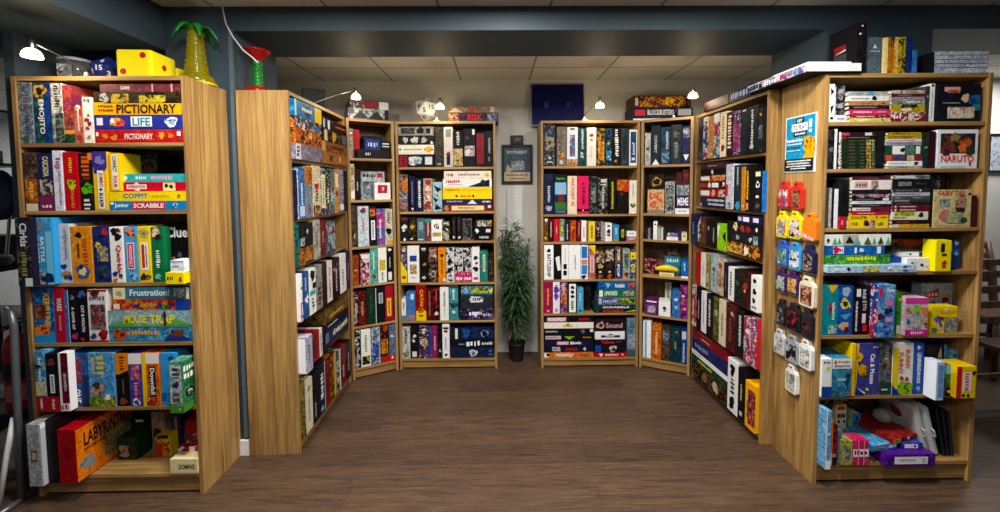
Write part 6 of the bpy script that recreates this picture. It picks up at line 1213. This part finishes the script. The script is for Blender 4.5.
# blue game board leaning on the wall
t = empty('game_board', (.545, 3.355, 2.021), 0, 'dark blue game board leaning on wall above back right bookcase', 'game board'); t.rotation_euler = (math.radians(-8), 0, 0)
a0 = .235; b = MB(); b.box(-a0, a0, -.006, .006, 0, .375, None, mat('board_edge', '8a8a84', .6)); b.build('frame', t)
b = MB(); b.box(-a0+.008, a0-.008, -.0075, -.006, .008, .367, ('141a58', '141a58', '121752'))
design(b, .454, .359, ('141a58',), ['c:3a4288:.5:.5:.02', 'c:3a4288:.28:.5:.06', 'c:141a58:.28:.5:.045', 'c:3a4288:.72:.5:.06', 'c:141a58:.72:.5:.045', 's:424a90:.4:.6:.24:.32', 's:424a90:.4:.6:.68:.76', 'r:3a4288:.03:.09:.06:.07', 'r:3a4288:.91:.97:.06:.07', 'r:3a4288:.03:.09:.93:.94', 'r:3a4288:.91:.97:.93:.94', 'c:3a4288:.08:.5:.02', 'c:3a4288:.92:.5:.02'], -.0078, lambda x, z, o: (x-.227, -.0078-o, z+.008))
b.build('playing_surface', t)

# framed picture and thermostat on the back wall, with the bamboo between the bookcases
q = on(501.5, 145, 3.415); q2 = on(532.5, 183.5, 3.415); W = q2.x-q.x; H = q.z-q2.z
t = empty('framed_picture', ((q.x+q2.x)/2, 3.413, q2.z), 0, 'small black framed print on back wall above the bamboo', 'picture')
b = MB(); fw = .022
for x0, x1, z0, z1 in [(-W/2, W/2, 0, fw), (-W/2, W/2, H-fw, H), (-W/2, -W/2+fw, fw, H-fw), (W/2-fw, W/2, fw, H-fw)]: b.box(x0, x1, -.02, 0, z0, z1, None, BLK)
b.build('frame', t)
b = MB(); w2 = W-2*fw; h2 = H-2*fw; b.box(-w2/2, w2/2, -.008, -.002, fw, fw+h2, ('5a6a74',)*3)
design(b, w2, h2, ('5a6a74',), ['r:4e5e6a/5a6a74/46545e:0:1:0:.7', 'h:SPOTLIGHT:c8d4d8:.1:.19:.1:.9', 'r:9aa0a4/c8ccc8/7a8084:.28:.78:.4:.68', 'g:b8b49c:.0:1:.3:.66:.12:.5', 'r:c8b89a:0:1:.74:1', 's:4a4438:.79:.85:.08:.92', 's:4a4438:.9:.95:.2:.8', 'r:8a94a0:.35:.5:.58:.66'], 0, lambda x, z, o: (x-w2/2, -.0082-o, z+fw)); b.build('print', t)
q = on(510.5, 136, 3.415); q2 = on(523, 145, 3.415)
t = empty('thermostat', ((q.x+q2.x)/2, 3.415, q2.z+.002), 0, 'little black box on wall just above the framed print', 'thermostat'); W = q2.x-q.x; H = q.z-q2.z
b = MB(); b.box(-W/2, W/2, -.03, 0, 0, H, None, BLK, bev=.004); b.build('casing', t)
b = MB(); b.box(-W*.35, W*.35, -.0312, -.0303, H*.3, H*.8, ('3a3e3e', '8a8e8a', '1c1e1e')); b.build('display', t)
LEAF = mat('bamboo_leaf', '163519', .5, noise=('2c4e28', 14)); STEM = mat('bamboo_cane', '6a7a3a', .5, noise=('4a5a2a', 20)); POT = mat('black_pot', '151516', .5); SOIL = mat('soil', '2a2018', .95, noise=('17110c', 60))
t = empty('potted_bamboo', (.170, 3.25, 0), 0, 'tall leafy artificial bamboo in black pot between back bookcases', 'plant')
b = MB(); b.lathe([(0, 0), (.055, 0), (.058, .01), (.072, .14), (.077, .145), (.077, .158), (.069, .158), (.062, .142), (0, .14)], n=24, m=POT); b.build('pot', t, smooth=True)
b = MB(); b.lathe([(0, .148), (.066, .144)], n=24, m=SOIL); b.build('soil', t)
rr = random.Random(3); lf = MB()
for i in range(7):
    a = rr.uniform(0, 6.28); r0 = rr.uniform(.01, .05); tx = rr.uniform(-.15, .13); ty = rr.uniform(-.24, .0); hh = [1.2, 1.08, 1.0, .92, .85, 1.12, .78][i]
    base = Vector((r0*math.cos(a), r0*math.sin(a), .15)); tip = Vector((tx, ty, hh)); mid = (base+tip)/2+Vector((rr.uniform(-.02, .02), rr.uniform(-.03, .01), 0))
    P = [base*(1-s)**2+mid*2*s*(1-s)+tip*s*s for s in [k/10 for k in range(11)]]
    b = MB(); b.tube(P, [.006-.0004*k for k in range(11)], 7, STEM); b.build('cane', t, smooth=True)
    for k in range(230):
        s = rr.uniform(.12, 1) ** .8; p = base*(1-s)**2+mid*2*s*(1-s)+tip*s*s
        an = rr.uniform(0, 2*PI); el = rr.uniform(-.5, .75); d = Vector((math.cos(an)*math.cos(el), math.sin(an)*math.cos(el), math.sin(el)))
        br = rr.uniform(.0, .12)*(1.25-s*.8); p = p+d*br; L = rr.uniform(.08, .15); w = .008
        for _ in range(1):
            tip2 = p+d*L+Vector((0, 0, -.25*L)); sd = d.cross(Vector((0, 0, 1)))
            if sd.length < .1: continue
            sd = sd.normalized()*w; m1 = p+d*L*.45
            pts4 = [p, m1+sd, tip2, m1-sd]
            ok = True
            for qv in pts4:
                lim = .157 if qv.y+3.25 > 3.075 else .19
                if abs(qv.x) > lim or qv.y > .12: ok = False
            if ok: lf.poly(pts4+[m1+Vector((0, 0, .004))], None, LEAF, [(0, 1, 4), (1, 2, 4), (2, 3, 4), (3, 0, 4)])
lf.build('foliage', t)

# ---------------- poster and travel card packs on the side of the near right bookcase ----------------
SP = Unit('SP', 1.567, 2.10, -PI/2, .27, .02, 'panel')
def face4(uv, sb=-.002):
    r = [SP.hit(u, v, sb) for u, v in uv]; return r
r = face4([(786, 118.5), (817, 112), (815.5, 171), (785, 173.5)]); s0 = (r[0][0]+r[3][0])/2; s1 = (r[1][0]+r[2][0])/2; z1 = (r[0][1]+r[1][1])/2; z0 = (r[2][1]+r[3][1])/2
t = empty('poster', SP.pt((s0+s1)/2, -.001, z0), SP.a, 'blue and orange laminated poster above the card packs', 'poster'); W = s1-s0; H = z1-z0
b = MB(); b.box(-W/2, W/2, -.0015, .0005, 0, H, ('eceeee',)*3)
design(b, W, H, ('1a9cc8',), ['r:1a9cc8/22a8d4/1690bc:.03:.97:.02:.76', 'r:17212c:.34:.62:.05:.13', 'h:KEY:f4f6f8:.065:.115:.39:.57', 'r:f2f4f6:.22:.74:.14:.27', 'h:TO_PLAY:17212c:.165:.245:.27:.7', 'r:17212c:.3:.72:.28:.36', 'h:EXPLAINED:f2f4f6:.3:.34:.34:.68', 'r:f2f4f6:.79:.88:.1:.24', 'r:f2f4f6:.79:.88:.27:.32', 'g:f0a41c:.62:.76:.97:.76:.97:.4', 'c:f0a41c:.84:.54:.22', 'h:Standard_Rate:f2f4f6:.4:.455:.08:.62', 's:dceef4:.48:.515:.1:.58', 's:17212c:.54:.57:.1:.55', 's:dceef4:.6:.62:.1:.55', 'r:17212c:.03:.97:.76:.97', 's:f0f2f4:.785:.815:.1:.9', 's:f0f2f4:.83:.86:.14:.86', 's:f0f2f4:.875:.905:.1:.9', 's:f0f2f4:.92:.945:.25:.75'], 0, lambda x, z, o: (x-W/2, -.0015-o, z))
b.build('sheet', t)
packs = [(778, 789, 181, 208, 'c8281a', 'e8e0e0/c83a4a/6a7ab0', 'red card pack with white diamond card, top left'), (790.5, 801.8, 181.5, 209.5, 'c8281a', '8a4a3a/b87a5a/5a2a24', 'red card pack with brown card, top right'),
 (776, 787.3, 211, 237.5, 'ecd414', 'dce0dc/c87a3a/6a9ac8', 'yellow card pack with pale card'), (788, 801, 211, 239, 'ecd414', 'e8e4dc/26221c/c8a050', 'yellow card pack with black and white card'), (802.5, 816, 213, 241, 'e87a14', 'e87a14/f09030/d06a0c', 'empty orange card pack with open flap'),
 (776.5, 787.8, 240, 266, '1c5ac0', '6a9a8a/c8dce0/3a6a8a', 'royal blue card pack with green picture'), (788.5, 800.5, 242, 270, '3a9ae0', 'eef0f4/3a4a6a/c8d4e4', 'light blue card pack with white card'), (801.5, 814, 245, 273, '1a1c48', '8a7a6a/2a2c4a/c8b890', 'navy card pack with small picture'),
 (775.5, 786, 269, 291.5, '3a1a5a', 'a8c8b0/4a2a6a/dce4d8', 'purple card pack with pale green monster card'), (786.5, 798, 271, 294, '3a1a5a', 'd8a85a/e8c88a/6a3a4a', 'purple card pack with tan card'), (798.8, 814, 276, 307, 'e4dcc0', '8a3a30/c8a890/4a1c1c', 'cream card pack with dark red picture'),
 (776, 785, 299, 325, '1c1c20', '4a4a4c/8a8a8c/2a2a2c', 'black card pack with grey card, left of its row'), (785.8, 800, 303, 331, '1c1c20', '17171a/c83040/26262a', 'black card pack with red title card'), (801, 811.5, 308, 338, '26222a', '3a2a30/5a3a44/1a1216', 'black card pack with plum card'),
 (773.5, 784, 329, 354, 'c8cccc', 'e8eae8/8a8c8c/d0d4d4', 'frosted grey card pack with white card'), (784.8, 798, 335, 363, '9aa0a4', '16181a/c8ccd0/26282c', 'frosted grey card pack with black card'), (798.5, 811.5, 339, 369, 'f0f0ee', 'dcdcd8/8a8a8a/f4f4f2', 'white card pack with sketch, end of its row'),
 (785, 796.5, 364, 392.5, 'f2f2f0', 'd4d4cc/8a8c84/e8e8e0', 'lone white card pack at bottom of display')]
rows = {}
for i, (u0, u1, v0, v1, col, art, look) in enumerate(packs):
    sb = -.024; um = (u0+u1)/2; vm = (v0+v1)/2
    s0 = SP.hit(u0, vm, sb)[0]; s1 = SP.hit(u1, vm, sb)[0]; z1 = SP.hit(um, v0, sb)[1]; z0 = SP.hit(um, v1, sb)[1]; W = s1-s0-.003; H = z1-z0
    t = empty('card_game_pack', SP.pt((s0+s1)/2, -.003, z0), SP.a, look, 'card game', 'card packs on the side panel')
    # case outline with shoulders and a carrying loop
    pr = [(-.42, 0), (.42, 0), (.5, .05), (.5, .70), (.42, .78), (.27, .82), (.26, .93), (.18, 1), (-.18, 1), (-.26, .93), (-.27, .82), (-.42, .78), (-.5, .70), (-.5, .05)]
    m = mat('pack_'+col, col, .3); n = len(pr); b = MB()
    V = [(x*W, -.022, z*H) for x, z in pr]+[(x*W, 0, z*H) for x, z in pr]; Fc = [tuple(range(n)), tuple(range(2*n-1, n-1, -1))]+[(k, n+k, n+(k+1) % n, (k+1) % n) for k in range(n)]
    b.poly(V, None, m, Fc); o = cs = b.build('case', t); md = o.modifiers.new('round', 'BEVEL'); md.width = .0022; md.segments = 2
    if 'orange' not in look:
        b = MB(); a = art.split('/'); b.box(-.38*W, .38*W, -.0235, -.0222, .08*H, .68*H, tuple(a)); b.build('card_face', t)
    b = MB(); b.box(-.13*W, .13*W, -.0226, -.0221, .87*H, .92*H, None, mat('dark_slot', '17140f', .8)); b.build('handle_slot', cs)
    if 'orange' in look:
        b = MB(); b.poly([(-.55*W-.02, -.075, .36*H), (-.5*W-.02, -.07, .47*H), (.45*W, -.024, .12*H), (.4*W, -.026, .02*H)], ('c8b8b8', '8a4a4a', 'e0d8d8')); o = b.build('flap', t); md = o.modifiers.new('thick', 'SOLIDIFY'); md.thickness = .002
    rows.setdefault(round(z0/.06), []).append((min(s0, s1), max(s0, s1), z0))
t = empty('display_rack', SP.pt(.1, 0, .5), 0, 'thin display ledges holding the card packs on oak side panel', 'display rack')
for u0, u1, v0, v1, *_ in packs:
    s0 = SP.hit(u0, (v0+v1)/2, -.024)[0]; s1 = SP.hit(u1, (v0+v1)/2, -.024)[0]; z0 = SP.hit((u0+u1)/2, v1, -.024)[1]
    p0 = SP.pt(s0+.001, -.026, 0)-t.location; p1 = SP.pt(s1-.004, 0, 0)-t.location; z0 -= t.location.z
    b = MB(); b.box(min(p0.x, p1.x), max(p0.x, p1.x)-.0005, min(p0.y, p1.y), max(p0.y, p1.y), z0-.003, z0-.0006, None, mat('clear_ledge', '6a5a40', .3)); b.build('ledge', t)

# ---------------- loose things inside the near right and corner bookcases ----------------
q = U['RF']; zb = q.z[6]+.0006
fill('RF', 6, '''
S 886.5 935.5 454.2 5a1c94/6a2aa8/48127c f=-.035 d=.2 r:f0ecf4:.16:.84:.2:.8 s:a8a0b0:.35:.6:.25:.6 r:c8c8d0:.72:.8:.3:.7|wide purple flat box with white label at front
''')
def bbox(name, label, cat, loc, W, D, H, rz, cols, feats=(), tilt=0, grp=None, tray=True, sidef=None, bev=.0015, m=None):
    t = empty(name, loc, rz, label, cat, grp); t.rotation_euler = (0, math.radians(tilt), rz)
    b = MB(); z0 = .004 if tray else 0; b.box(-W/2, W/2, 0, D, z0, H, cols, m, bev=bev); design(b, W, H, cols, feats)
    if sidef: design(b, D, H, cols, sidef, 0, lambda x, z, o: (-W/2-o, D-x, z))
    b.build('lid' if tray else 'body', t)
    if tray: b = MB(); b.box(-W/2+.001, W/2-.001, .001, D-.001, 0, .004, (cols[0],)*3); b.build('tray', t)
    return t
zt = q.hit(910, 454.2, -.035)[1]
bbox('board_game_box', 'sky blue flat box lying skewed on the purple box', 'board game', q.pt(.355, -.005, zt+.001), .15, .22, .030, math.radians(9), ('4ab0e0', '8ad0f0', '2a8ac8'), ['r:c83a3a:.15:.6:.2:.6', 'r:e8eef4:.66:.95:.2:.7', 's:f4e8e8:.3:.5:.2:.55'])
bbox('board_game_box', 'blue box with white label beside the skewed sky blue one', 'board game', q.pt(.50, .0, zt+.001), .10, .2, .030, math.radians(-2), ('2a4ab0', '3a5ac0', '5a1c94'), ['r:eef0f4:.1:.75:.15:.85', 'c:2a2a34:.6:.5:.2'])
bbox('board_game_box', 'red and yellow flat box topping the middle pile', 'board game', q.pt(.475, .012, zt+.0325), .17, .2, .026, math.radians(14), ('a82a2c', '8a1c24', 'b8403a'), ['r:e8c83a:0:.3:.1:.9', 'c:f0e8ec:.62:.4:.35', 's:3a1c24:.3:.7:.05:.25'])
bbox('comic_book', 'dark comic with yellow lettering leaning at back of bottom shelf', 'book', q.pt(.295, .215, zb), .215, .012, .268, 0, ('3a1c1a', 'e8dcc8', 'a83028'), ['s:e8c84a:.05:.16:.15:.85', 'c:e8dcd0:.6:.5:.2', 'c:b83028:.35:.55:.15', 'c:141010:.8:.65:.12'], tray=False)
bbox('card_game_box', 'small cream card box with icon grid above the blue hardbacks', 'card game', q.pt(.245, .12, zb), .06, .02, .225, math.radians(4), ('ecd8a8', 'ecd8a8', 'dcc890'), ['r:c8382a:.15:.85:.05:.13', 'r:3a2a24:.15:.38:.22:.32', 'r:3a2a24:.42:.62:.22:.32', 'r:3a2a24:.66:.86:.22:.32', 'r:f4ecd8:.1:.9:.36:.45', 'r:3a2a24:.15:.38:.37:.44', 'r:3a2a24:.66:.86:.37:.44'], tray=False)
GP = mat('grey_white_plastic', 'c8cac8', .4)
for j, (sx, tl, W, H, D, ap) in enumerate([(.612, -15, .034, .262, .2, True), (.658, -15, .034, .262, .2, False)]):
    t = bbox('plastic_case', ['grey white plastic case with red apple sticker leaning left', 'grey white plastic case leaning behind the apple one'][j], 'case', q.pt(sx, .03, zb+.004), W, D, H, 0, ('c8cac8',)*3, tilt=tl, tray=False, bev=.012, m=GP, grp='plastic cases on the bottom shelf')
    if ap:
        b = MB(); cy, cz, rr_ = .10, .19, .03
        b.poly([(-W/2-.001, cy+rr_*math.cos(2*PI*k/20), cz+rr_*.95*math.sin(2*PI*k/20)-(.004 if k == 5 else 0)) for k in range(20)], None, mat('apple_red', '9a1420', .5))
        b.poly([(-W/2-.001, cy-.002, cz+.026), (-W/2-.001, cy+.002, cz+.026), (-W/2-.001, cy-.006, cz+.042)], None, mat('apple_red')); b.build('sticker', t)
    b = MB(); b.tube([(0, -.002, H*.42), (0, -.016, H*.44), (0, -.016, H*.56), (0, -.002, H*.58)], .004, 6, mat('case_handle', 'a8aaaa', .4)); b.build('handle', t)
for j, sx in enumerate([.70, .721, .742]):
    bbox('folder', ['black thin folder beside the plastic cases', 'dark blue thin folder between two others', 'charcoal thin folder nearest the right panel'][j], 'folder', q.pt(sx, .03, zb+.002), .012, .2, [.25, .245, .235][j], 0, [('15161c',)*3, ('1c2038',)*3, ('26282e',)*3][j], ['r:5a5e68:.0:.15:0:1'], tilt=-[12, 10, 8][j], tray=False, grp='folders on the bottom shelf')
bm = bmesh.new(); bmesh.ops.create_icosphere(bm, subdivisions=3, radius=.038); rr = random.Random(5)
for v in bm.verts: v.co *= 1+.10*math.sin(v.co.x*170)*math.cos(v.co.z*140+v.co.y*90); v.co.z = v.co.z*.95+.037
b = MB(); b.bm(bm, None, mat('grey_cloth', '7e7a70', .7, noise=('a09c90', 40))); o = b.build('pouch', None, q.pt(.468, .125, zt+.06), smooth=True); tag(o, 'round crumpled grey pouch on top of the middle pile', 'pouch')
# banana pouch, stand and red bag in the right corner bookcase
c = U['CR']; zc = c.z[3]+.0006
b = MB(); P = []; R = []
for k in range(15):
    s = k/14; P.append((-.085+.17*s, 0, .022+.028*math.sin(PI*s)*.55)); R.append(max(.004, .024*math.sin(PI*(.06+.88*s))**.6))
b.tube(P, R, 12, mat('banana_yellow', 'f0d414', .5, noise=('e0c010', 20))); o = b.build('banana_pouch', None, c.pt(.2, .035, zc+.028), c.a, smooth=True); tag(o, 'yellow banana shaped zip pouch on a cream box', 'pouch')
bbox('card_game_box', 'cream low box under the banana pouch', 'card game', c.pt(.2, .012, zc), .11, .06, .026, c.a, ('e8d89a', 'e8d89a', 'd8c884'), ['s:a8884a:.3:.7:.2:.8'])
b = MB(); pr = [(-.055, 0), (.055, 0), (.06, .04), (.05, .085), (.055, .11), (.04, .122), (-.045, .125), (-.056, .11), (-.05, .06), (-.06, .03)]; n = len(pr)
b.poly([(x, -.012-.014*math.sin(PI*z/.13), z) for x, z in pr]+[(x, .012+.014*math.sin(PI*z/.13), z) for x, z in pr], ('7a1018', '4a0a10', 'c8a8a0'), None, [tuple(range(n)), tuple(range(2*n-1, n-1, -1))]+[(k, n+k, n+(k+1) % n, (k+1) % n) for k in range(n)])
o = b.build('snack_bag', None, c.pt(.084, .09, zc), c.a); tag(o, 'dark red foil bag left of the banana pouch', 'bag')
bbox('board_game_box', 'grey doodle box at the back above teal box', 'board game', c.pt(.24, .20, zc), .11, .03, .20, c.a, ('6a5a50', '8a7a6e', '3a302a'), ['s:a89a8c:.1:.3:.2:.8'])

# ---------------- beyond the bookcases, right ----------------
DW = wood('chair_wood', 'z', '664630', '4c3220', '785640')
def chair(loc, rz, label):
    t = empty('wooden_chair', loc, rz, label, 'chair', 'wooden chairs at right edge')
    for sx in (-.19, .19):
        b = MB(); b.tube([(sx, .2, 0), (sx, .18, .45), (sx, .21, .8), (sx, .25, 1.0)], [.024, .026, .024, .018], 8, DW); b.build('leg', t, smooth=True)
        b = MB(); b.tube([(sx, -.2, 0), (sx, -.2, .44)], [.017, .021], 8, DW); b.build('leg', t, smooth=True)
    b = MB(); b.box(-.21, .21, -.22, .2, .44, .47, None, DW, bev=.008); b.build('seat', t)
    for z in (.58, .68, .78, .88, .96): b = MB(); b.box(-.19, .19, .19+.1*(z-.5), .21+.1*(z-.5), z-.02, z+.025, None, DW, bev=.004); b.build('back_slat', t)
    for y in (-.205, .175): b = MB(); b.box(-.19, .19, y, y+.015, .2, .23, None, DW); b.build('stretcher', t)
chair((3.345, 2.28, 0), math.radians(4), 'dark wooden slat-back chair at right edge, nearer of two')
chair((3.98, 2.98, 0), math.radians(-6), 'dark wooden slat-back chair at right edge, farther from camera')
q1 = on(987.5, 134, 3.41); q2 = on(1012, 172, 3.41); W = q2.x-q1.x; H = q1.z-q2.z
t = empty('framed_picture', ((q1.x+q2.x)/2, 3.412, q2.z), 0, 'black framed pale blue print on wall at right edge', 'picture')
b = MB()
for x0, x1, z0, z1 in [(-W/2, W/2, 0, .015), (-W/2, W/2, H-.015, H), (-W/2, -W/2+.015, .015, H-.015), (W/2-.015, W/2, .015, H-.015)]: b.box(x0, x1, -.02, 0, z0, z1, None, BLK)
b.build('frame', t); b = MB(); b.box(-W/2+.015, W/2-.015, -.008, -.002, .015, H-.015, ('c8d0d8', '9ab0c8', 'dce0e4')); b.build('print', t)

# ---------------- beyond the bookcases, left ----------------
REDP = mat('extinguisher_red', 'a8101c', .3)
t = empty('fire_extinguisher', (-3.04, 2.42, .112), 0, 'red fire extinguisher with black head beside far left bookcase', 'fire extinguisher')
b = MB(); b.lathe([(0, 0), (.055, 0), (.066, .012), (.066, .40), (.06, .44), (.035, .475), (.02, .485), (0, .487)], n=24, m=REDP); b.build('cylinder', t, smooth=True)
b = MB(); b.lathe([(0, .487), (.02, .487), (.022, .52), (.012, .54), (0, .54)], n=14, m=BLK); vh = b.build('valve_head', t)
b = MB(); b.tube([(-.015, 0, .535), (.0, 0, .545), (.055, 0, .545)], .008, 8, BLK); b.build('carry_handle', vh)
b = MB(); b.tube([(-.015, 0, .54), (-.01, 0, .565), (.06, 0, .58)], .007, 8, BLK); b.build('squeeze_lever', vh)
b = MB(); b.tube([(-.02, -.01, .52), (-.075, -.02, .5), (-.085, -.02, .38), (-.078, -.015, .2), (-.07, -.01, .12)], .009, 8, BLK); b.build('hose', t, smooth=True)
b = MB(); b.lathe([(.0668, .2), (.0668, .31)], n=24, m=mat('black_band', '17171a', .5)); b.lathe([(.0668, .06), (.0668, .17)], n=24, m=mat('cream_print', 'b86a64', .5)); b.build('label_band', t)
b = MB(); b.box(-.075, .075, -.075, .075, -.112, -.004, None, mat('dark_stand', '1c1c1e', .6), bev=.008); b.build('stand', t)
BAG = mat('grey_canvas', '4a4c4c', .9, noise=('5e605e', 60), bump=.3)
bm = bmesh.new(); bmesh.ops.create_icosphere(bm, subdivisions=4, radius=1)
for v in bm.verts:
    x, y, z = v.co; k = 1+.07*math.sin(5*x+3*y)+.05*math.sin(9*z+4*x)+.03*math.sin(14*y+6*z)
    v.co = Vector((x*.16*k, y*.14*k, max(0, (z+.75)*.13*k)))
b = MB(); b.bm(bm, None, BAG); t = empty('holdall', (-2.59, 2.01, 0), 0, 'slumped grey canvas bag on floor at bottom left corner', 'bag'); b.build('body', t, smooth=True)
b = MB(); b.tube([(-.09, -.13, .10), (-.07, -.15, .17), (-.02, -.15, .225), (.04, -.14, .19), (.08, -.13, .11)], .008, 8, mat('black_strap', '1c1c1e', .8)); b.build('handle', t, smooth=True)
TB = mat('grey_tube', '6a7076', .35, .6)
t = empty('tube_stand', (-2.262, 1.79, 0), 0, 'grey bent metal tube frame standing left of far left bookcase', 'stand')
b = MB(); b.tube([(-.02, 0, .014), (-.01, 0, .5), (-.0, 0, .86), (-.01, .0, .92), (-.05, .02, .935)], .014, 10, TB); b.build('upright', t, smooth=True)
b = MB(); b.tube([(-.02, -.12, .014), (-.02, .04, .014)], .014, 8, TB); b.build('foot', t, smooth=True)
b = MB(); b.tube([(-.08, -.04, .012), (-.05, -.02, .25), (-.03, .0, .42)], .011, 8, mat('white_tube', 'd4d6d6', .4)); b.build('brace', t, smooth=True)
DK = mat('dark_rack', '202326', .5); GY = mat('grey_counter', '8a8f92', .5)
t = empty('wire_rack', (-4.55, 3.35, 0), 0, 'dark metal rack at left edge holding clutter', 'rack')
for sx in (-.45, .45):
    for sy in (-.2, .2): b = MB(); b.tube([(sx, sy, 0), (sx, sy, 2.2)], .012, 8, DK); b.build('post', t, smooth=True)
for z in (.35, .82, 1.25, 1.7, 2.14): b = MB(); b.box(-.46, .46, -.21, .21, z, z+.02, None, DK); b.build('rack_shelf', t)
bbox('storage_box', 'black lidded box on upper level of dark rack', 'box', (-4.5, 3.2, 1.271), .4, .3, .3, 0, ('1c1c20', '2a2c30', '101012'))
bbox('storage_box', 'grey lidded box on lower level of dark rack', 'box', (-4.5, 3.2, .841), .5, .3, .26, 0, ('3a3d42', '4a4e54', '26282c'))
bbox('storage_box', 'white patterned box on top level of dark rack', 'box', (-4.5, 3.2, 1.721), .3, .25, .12, 0, ('c8ccd0', 'e4e6ea', '8a8e94'))
t = empty('rubber_duck', (-4.25, 3.25, 2.161), 0, 'yellow toy duck on top of dark rack at left edge', 'toy')
bm = bmesh.new(); bmesh.ops.create_uvsphere(bm, u_segments=16, v_segments=10, radius=.05)
for v in bm.verts: v.co = Vector((v.co.x*1.25, v.co.y, v.co.z*.8+.04)); v.co.z += .025*max(0, -v.co.x/.06-.5)
b = MB(); b.bm(bm, None, YEL); b.build('body', t, smooth=True)
bm = bmesh.new(); bmesh.ops.create_uvsphere(bm, u_segments=14, v_segments=10, radius=.035); bmesh.ops.translate(bm, vec=(.035, 0, .1), verts=bm.verts); b = MB(); b.bm(bm, None, YEL); b.build('head', t, smooth=True)
b = MB(); b.tube([(.06, 0, .097), (.085, 0, .095)], [.012, .004], 8, mat('duck_bill', 'e8781a', .4)); b.build('bill', t, smooth=True)
t = empty('bar_stool', (-3.72, 2.75, 0), 0, 'tall stool with rounded navy backrest at left edge', 'stool'); NV = mat('navy_vinyl', '16244e', .45)
b = MB(); b.lathe([(0, 0), (.19, 0), (.19, .012), (.03, .03), (.025, .95), (0, .95)], n=24, m=mat('stool_steel', '8a8e92', .3, .8)); b.build('pedestal', t, smooth=False)
b = MB(); b.lathe([(0, .95), (.16, .95), (.18, .975), (.17, 1.01), (0, 1.03)], n=24, m=NV); b.build('seat', t, smooth=True)
bm = bmesh.new(); bmesh.ops.create_uvsphere(bm, u_segments=20, v_segments=12, radius=1)
for v in bm.verts: v.co = Vector((v.co.x*.17, v.co.y*.04+.16-.2*v.co.x*v.co.x*.17, v.co.z*.19+1.46))
b = MB(); b.bm(bm, None, NV); b.build('backrest', t, smooth=True)
b = MB(); b.tube([(-.06, .13, .99), (-.06, .17, 1.32)], .01, 8, MET); b.tube([(.06, .13, .99), (.06, .17, 1.32)], .01, 8, MET); b.build('back_support', t)

build_pending()
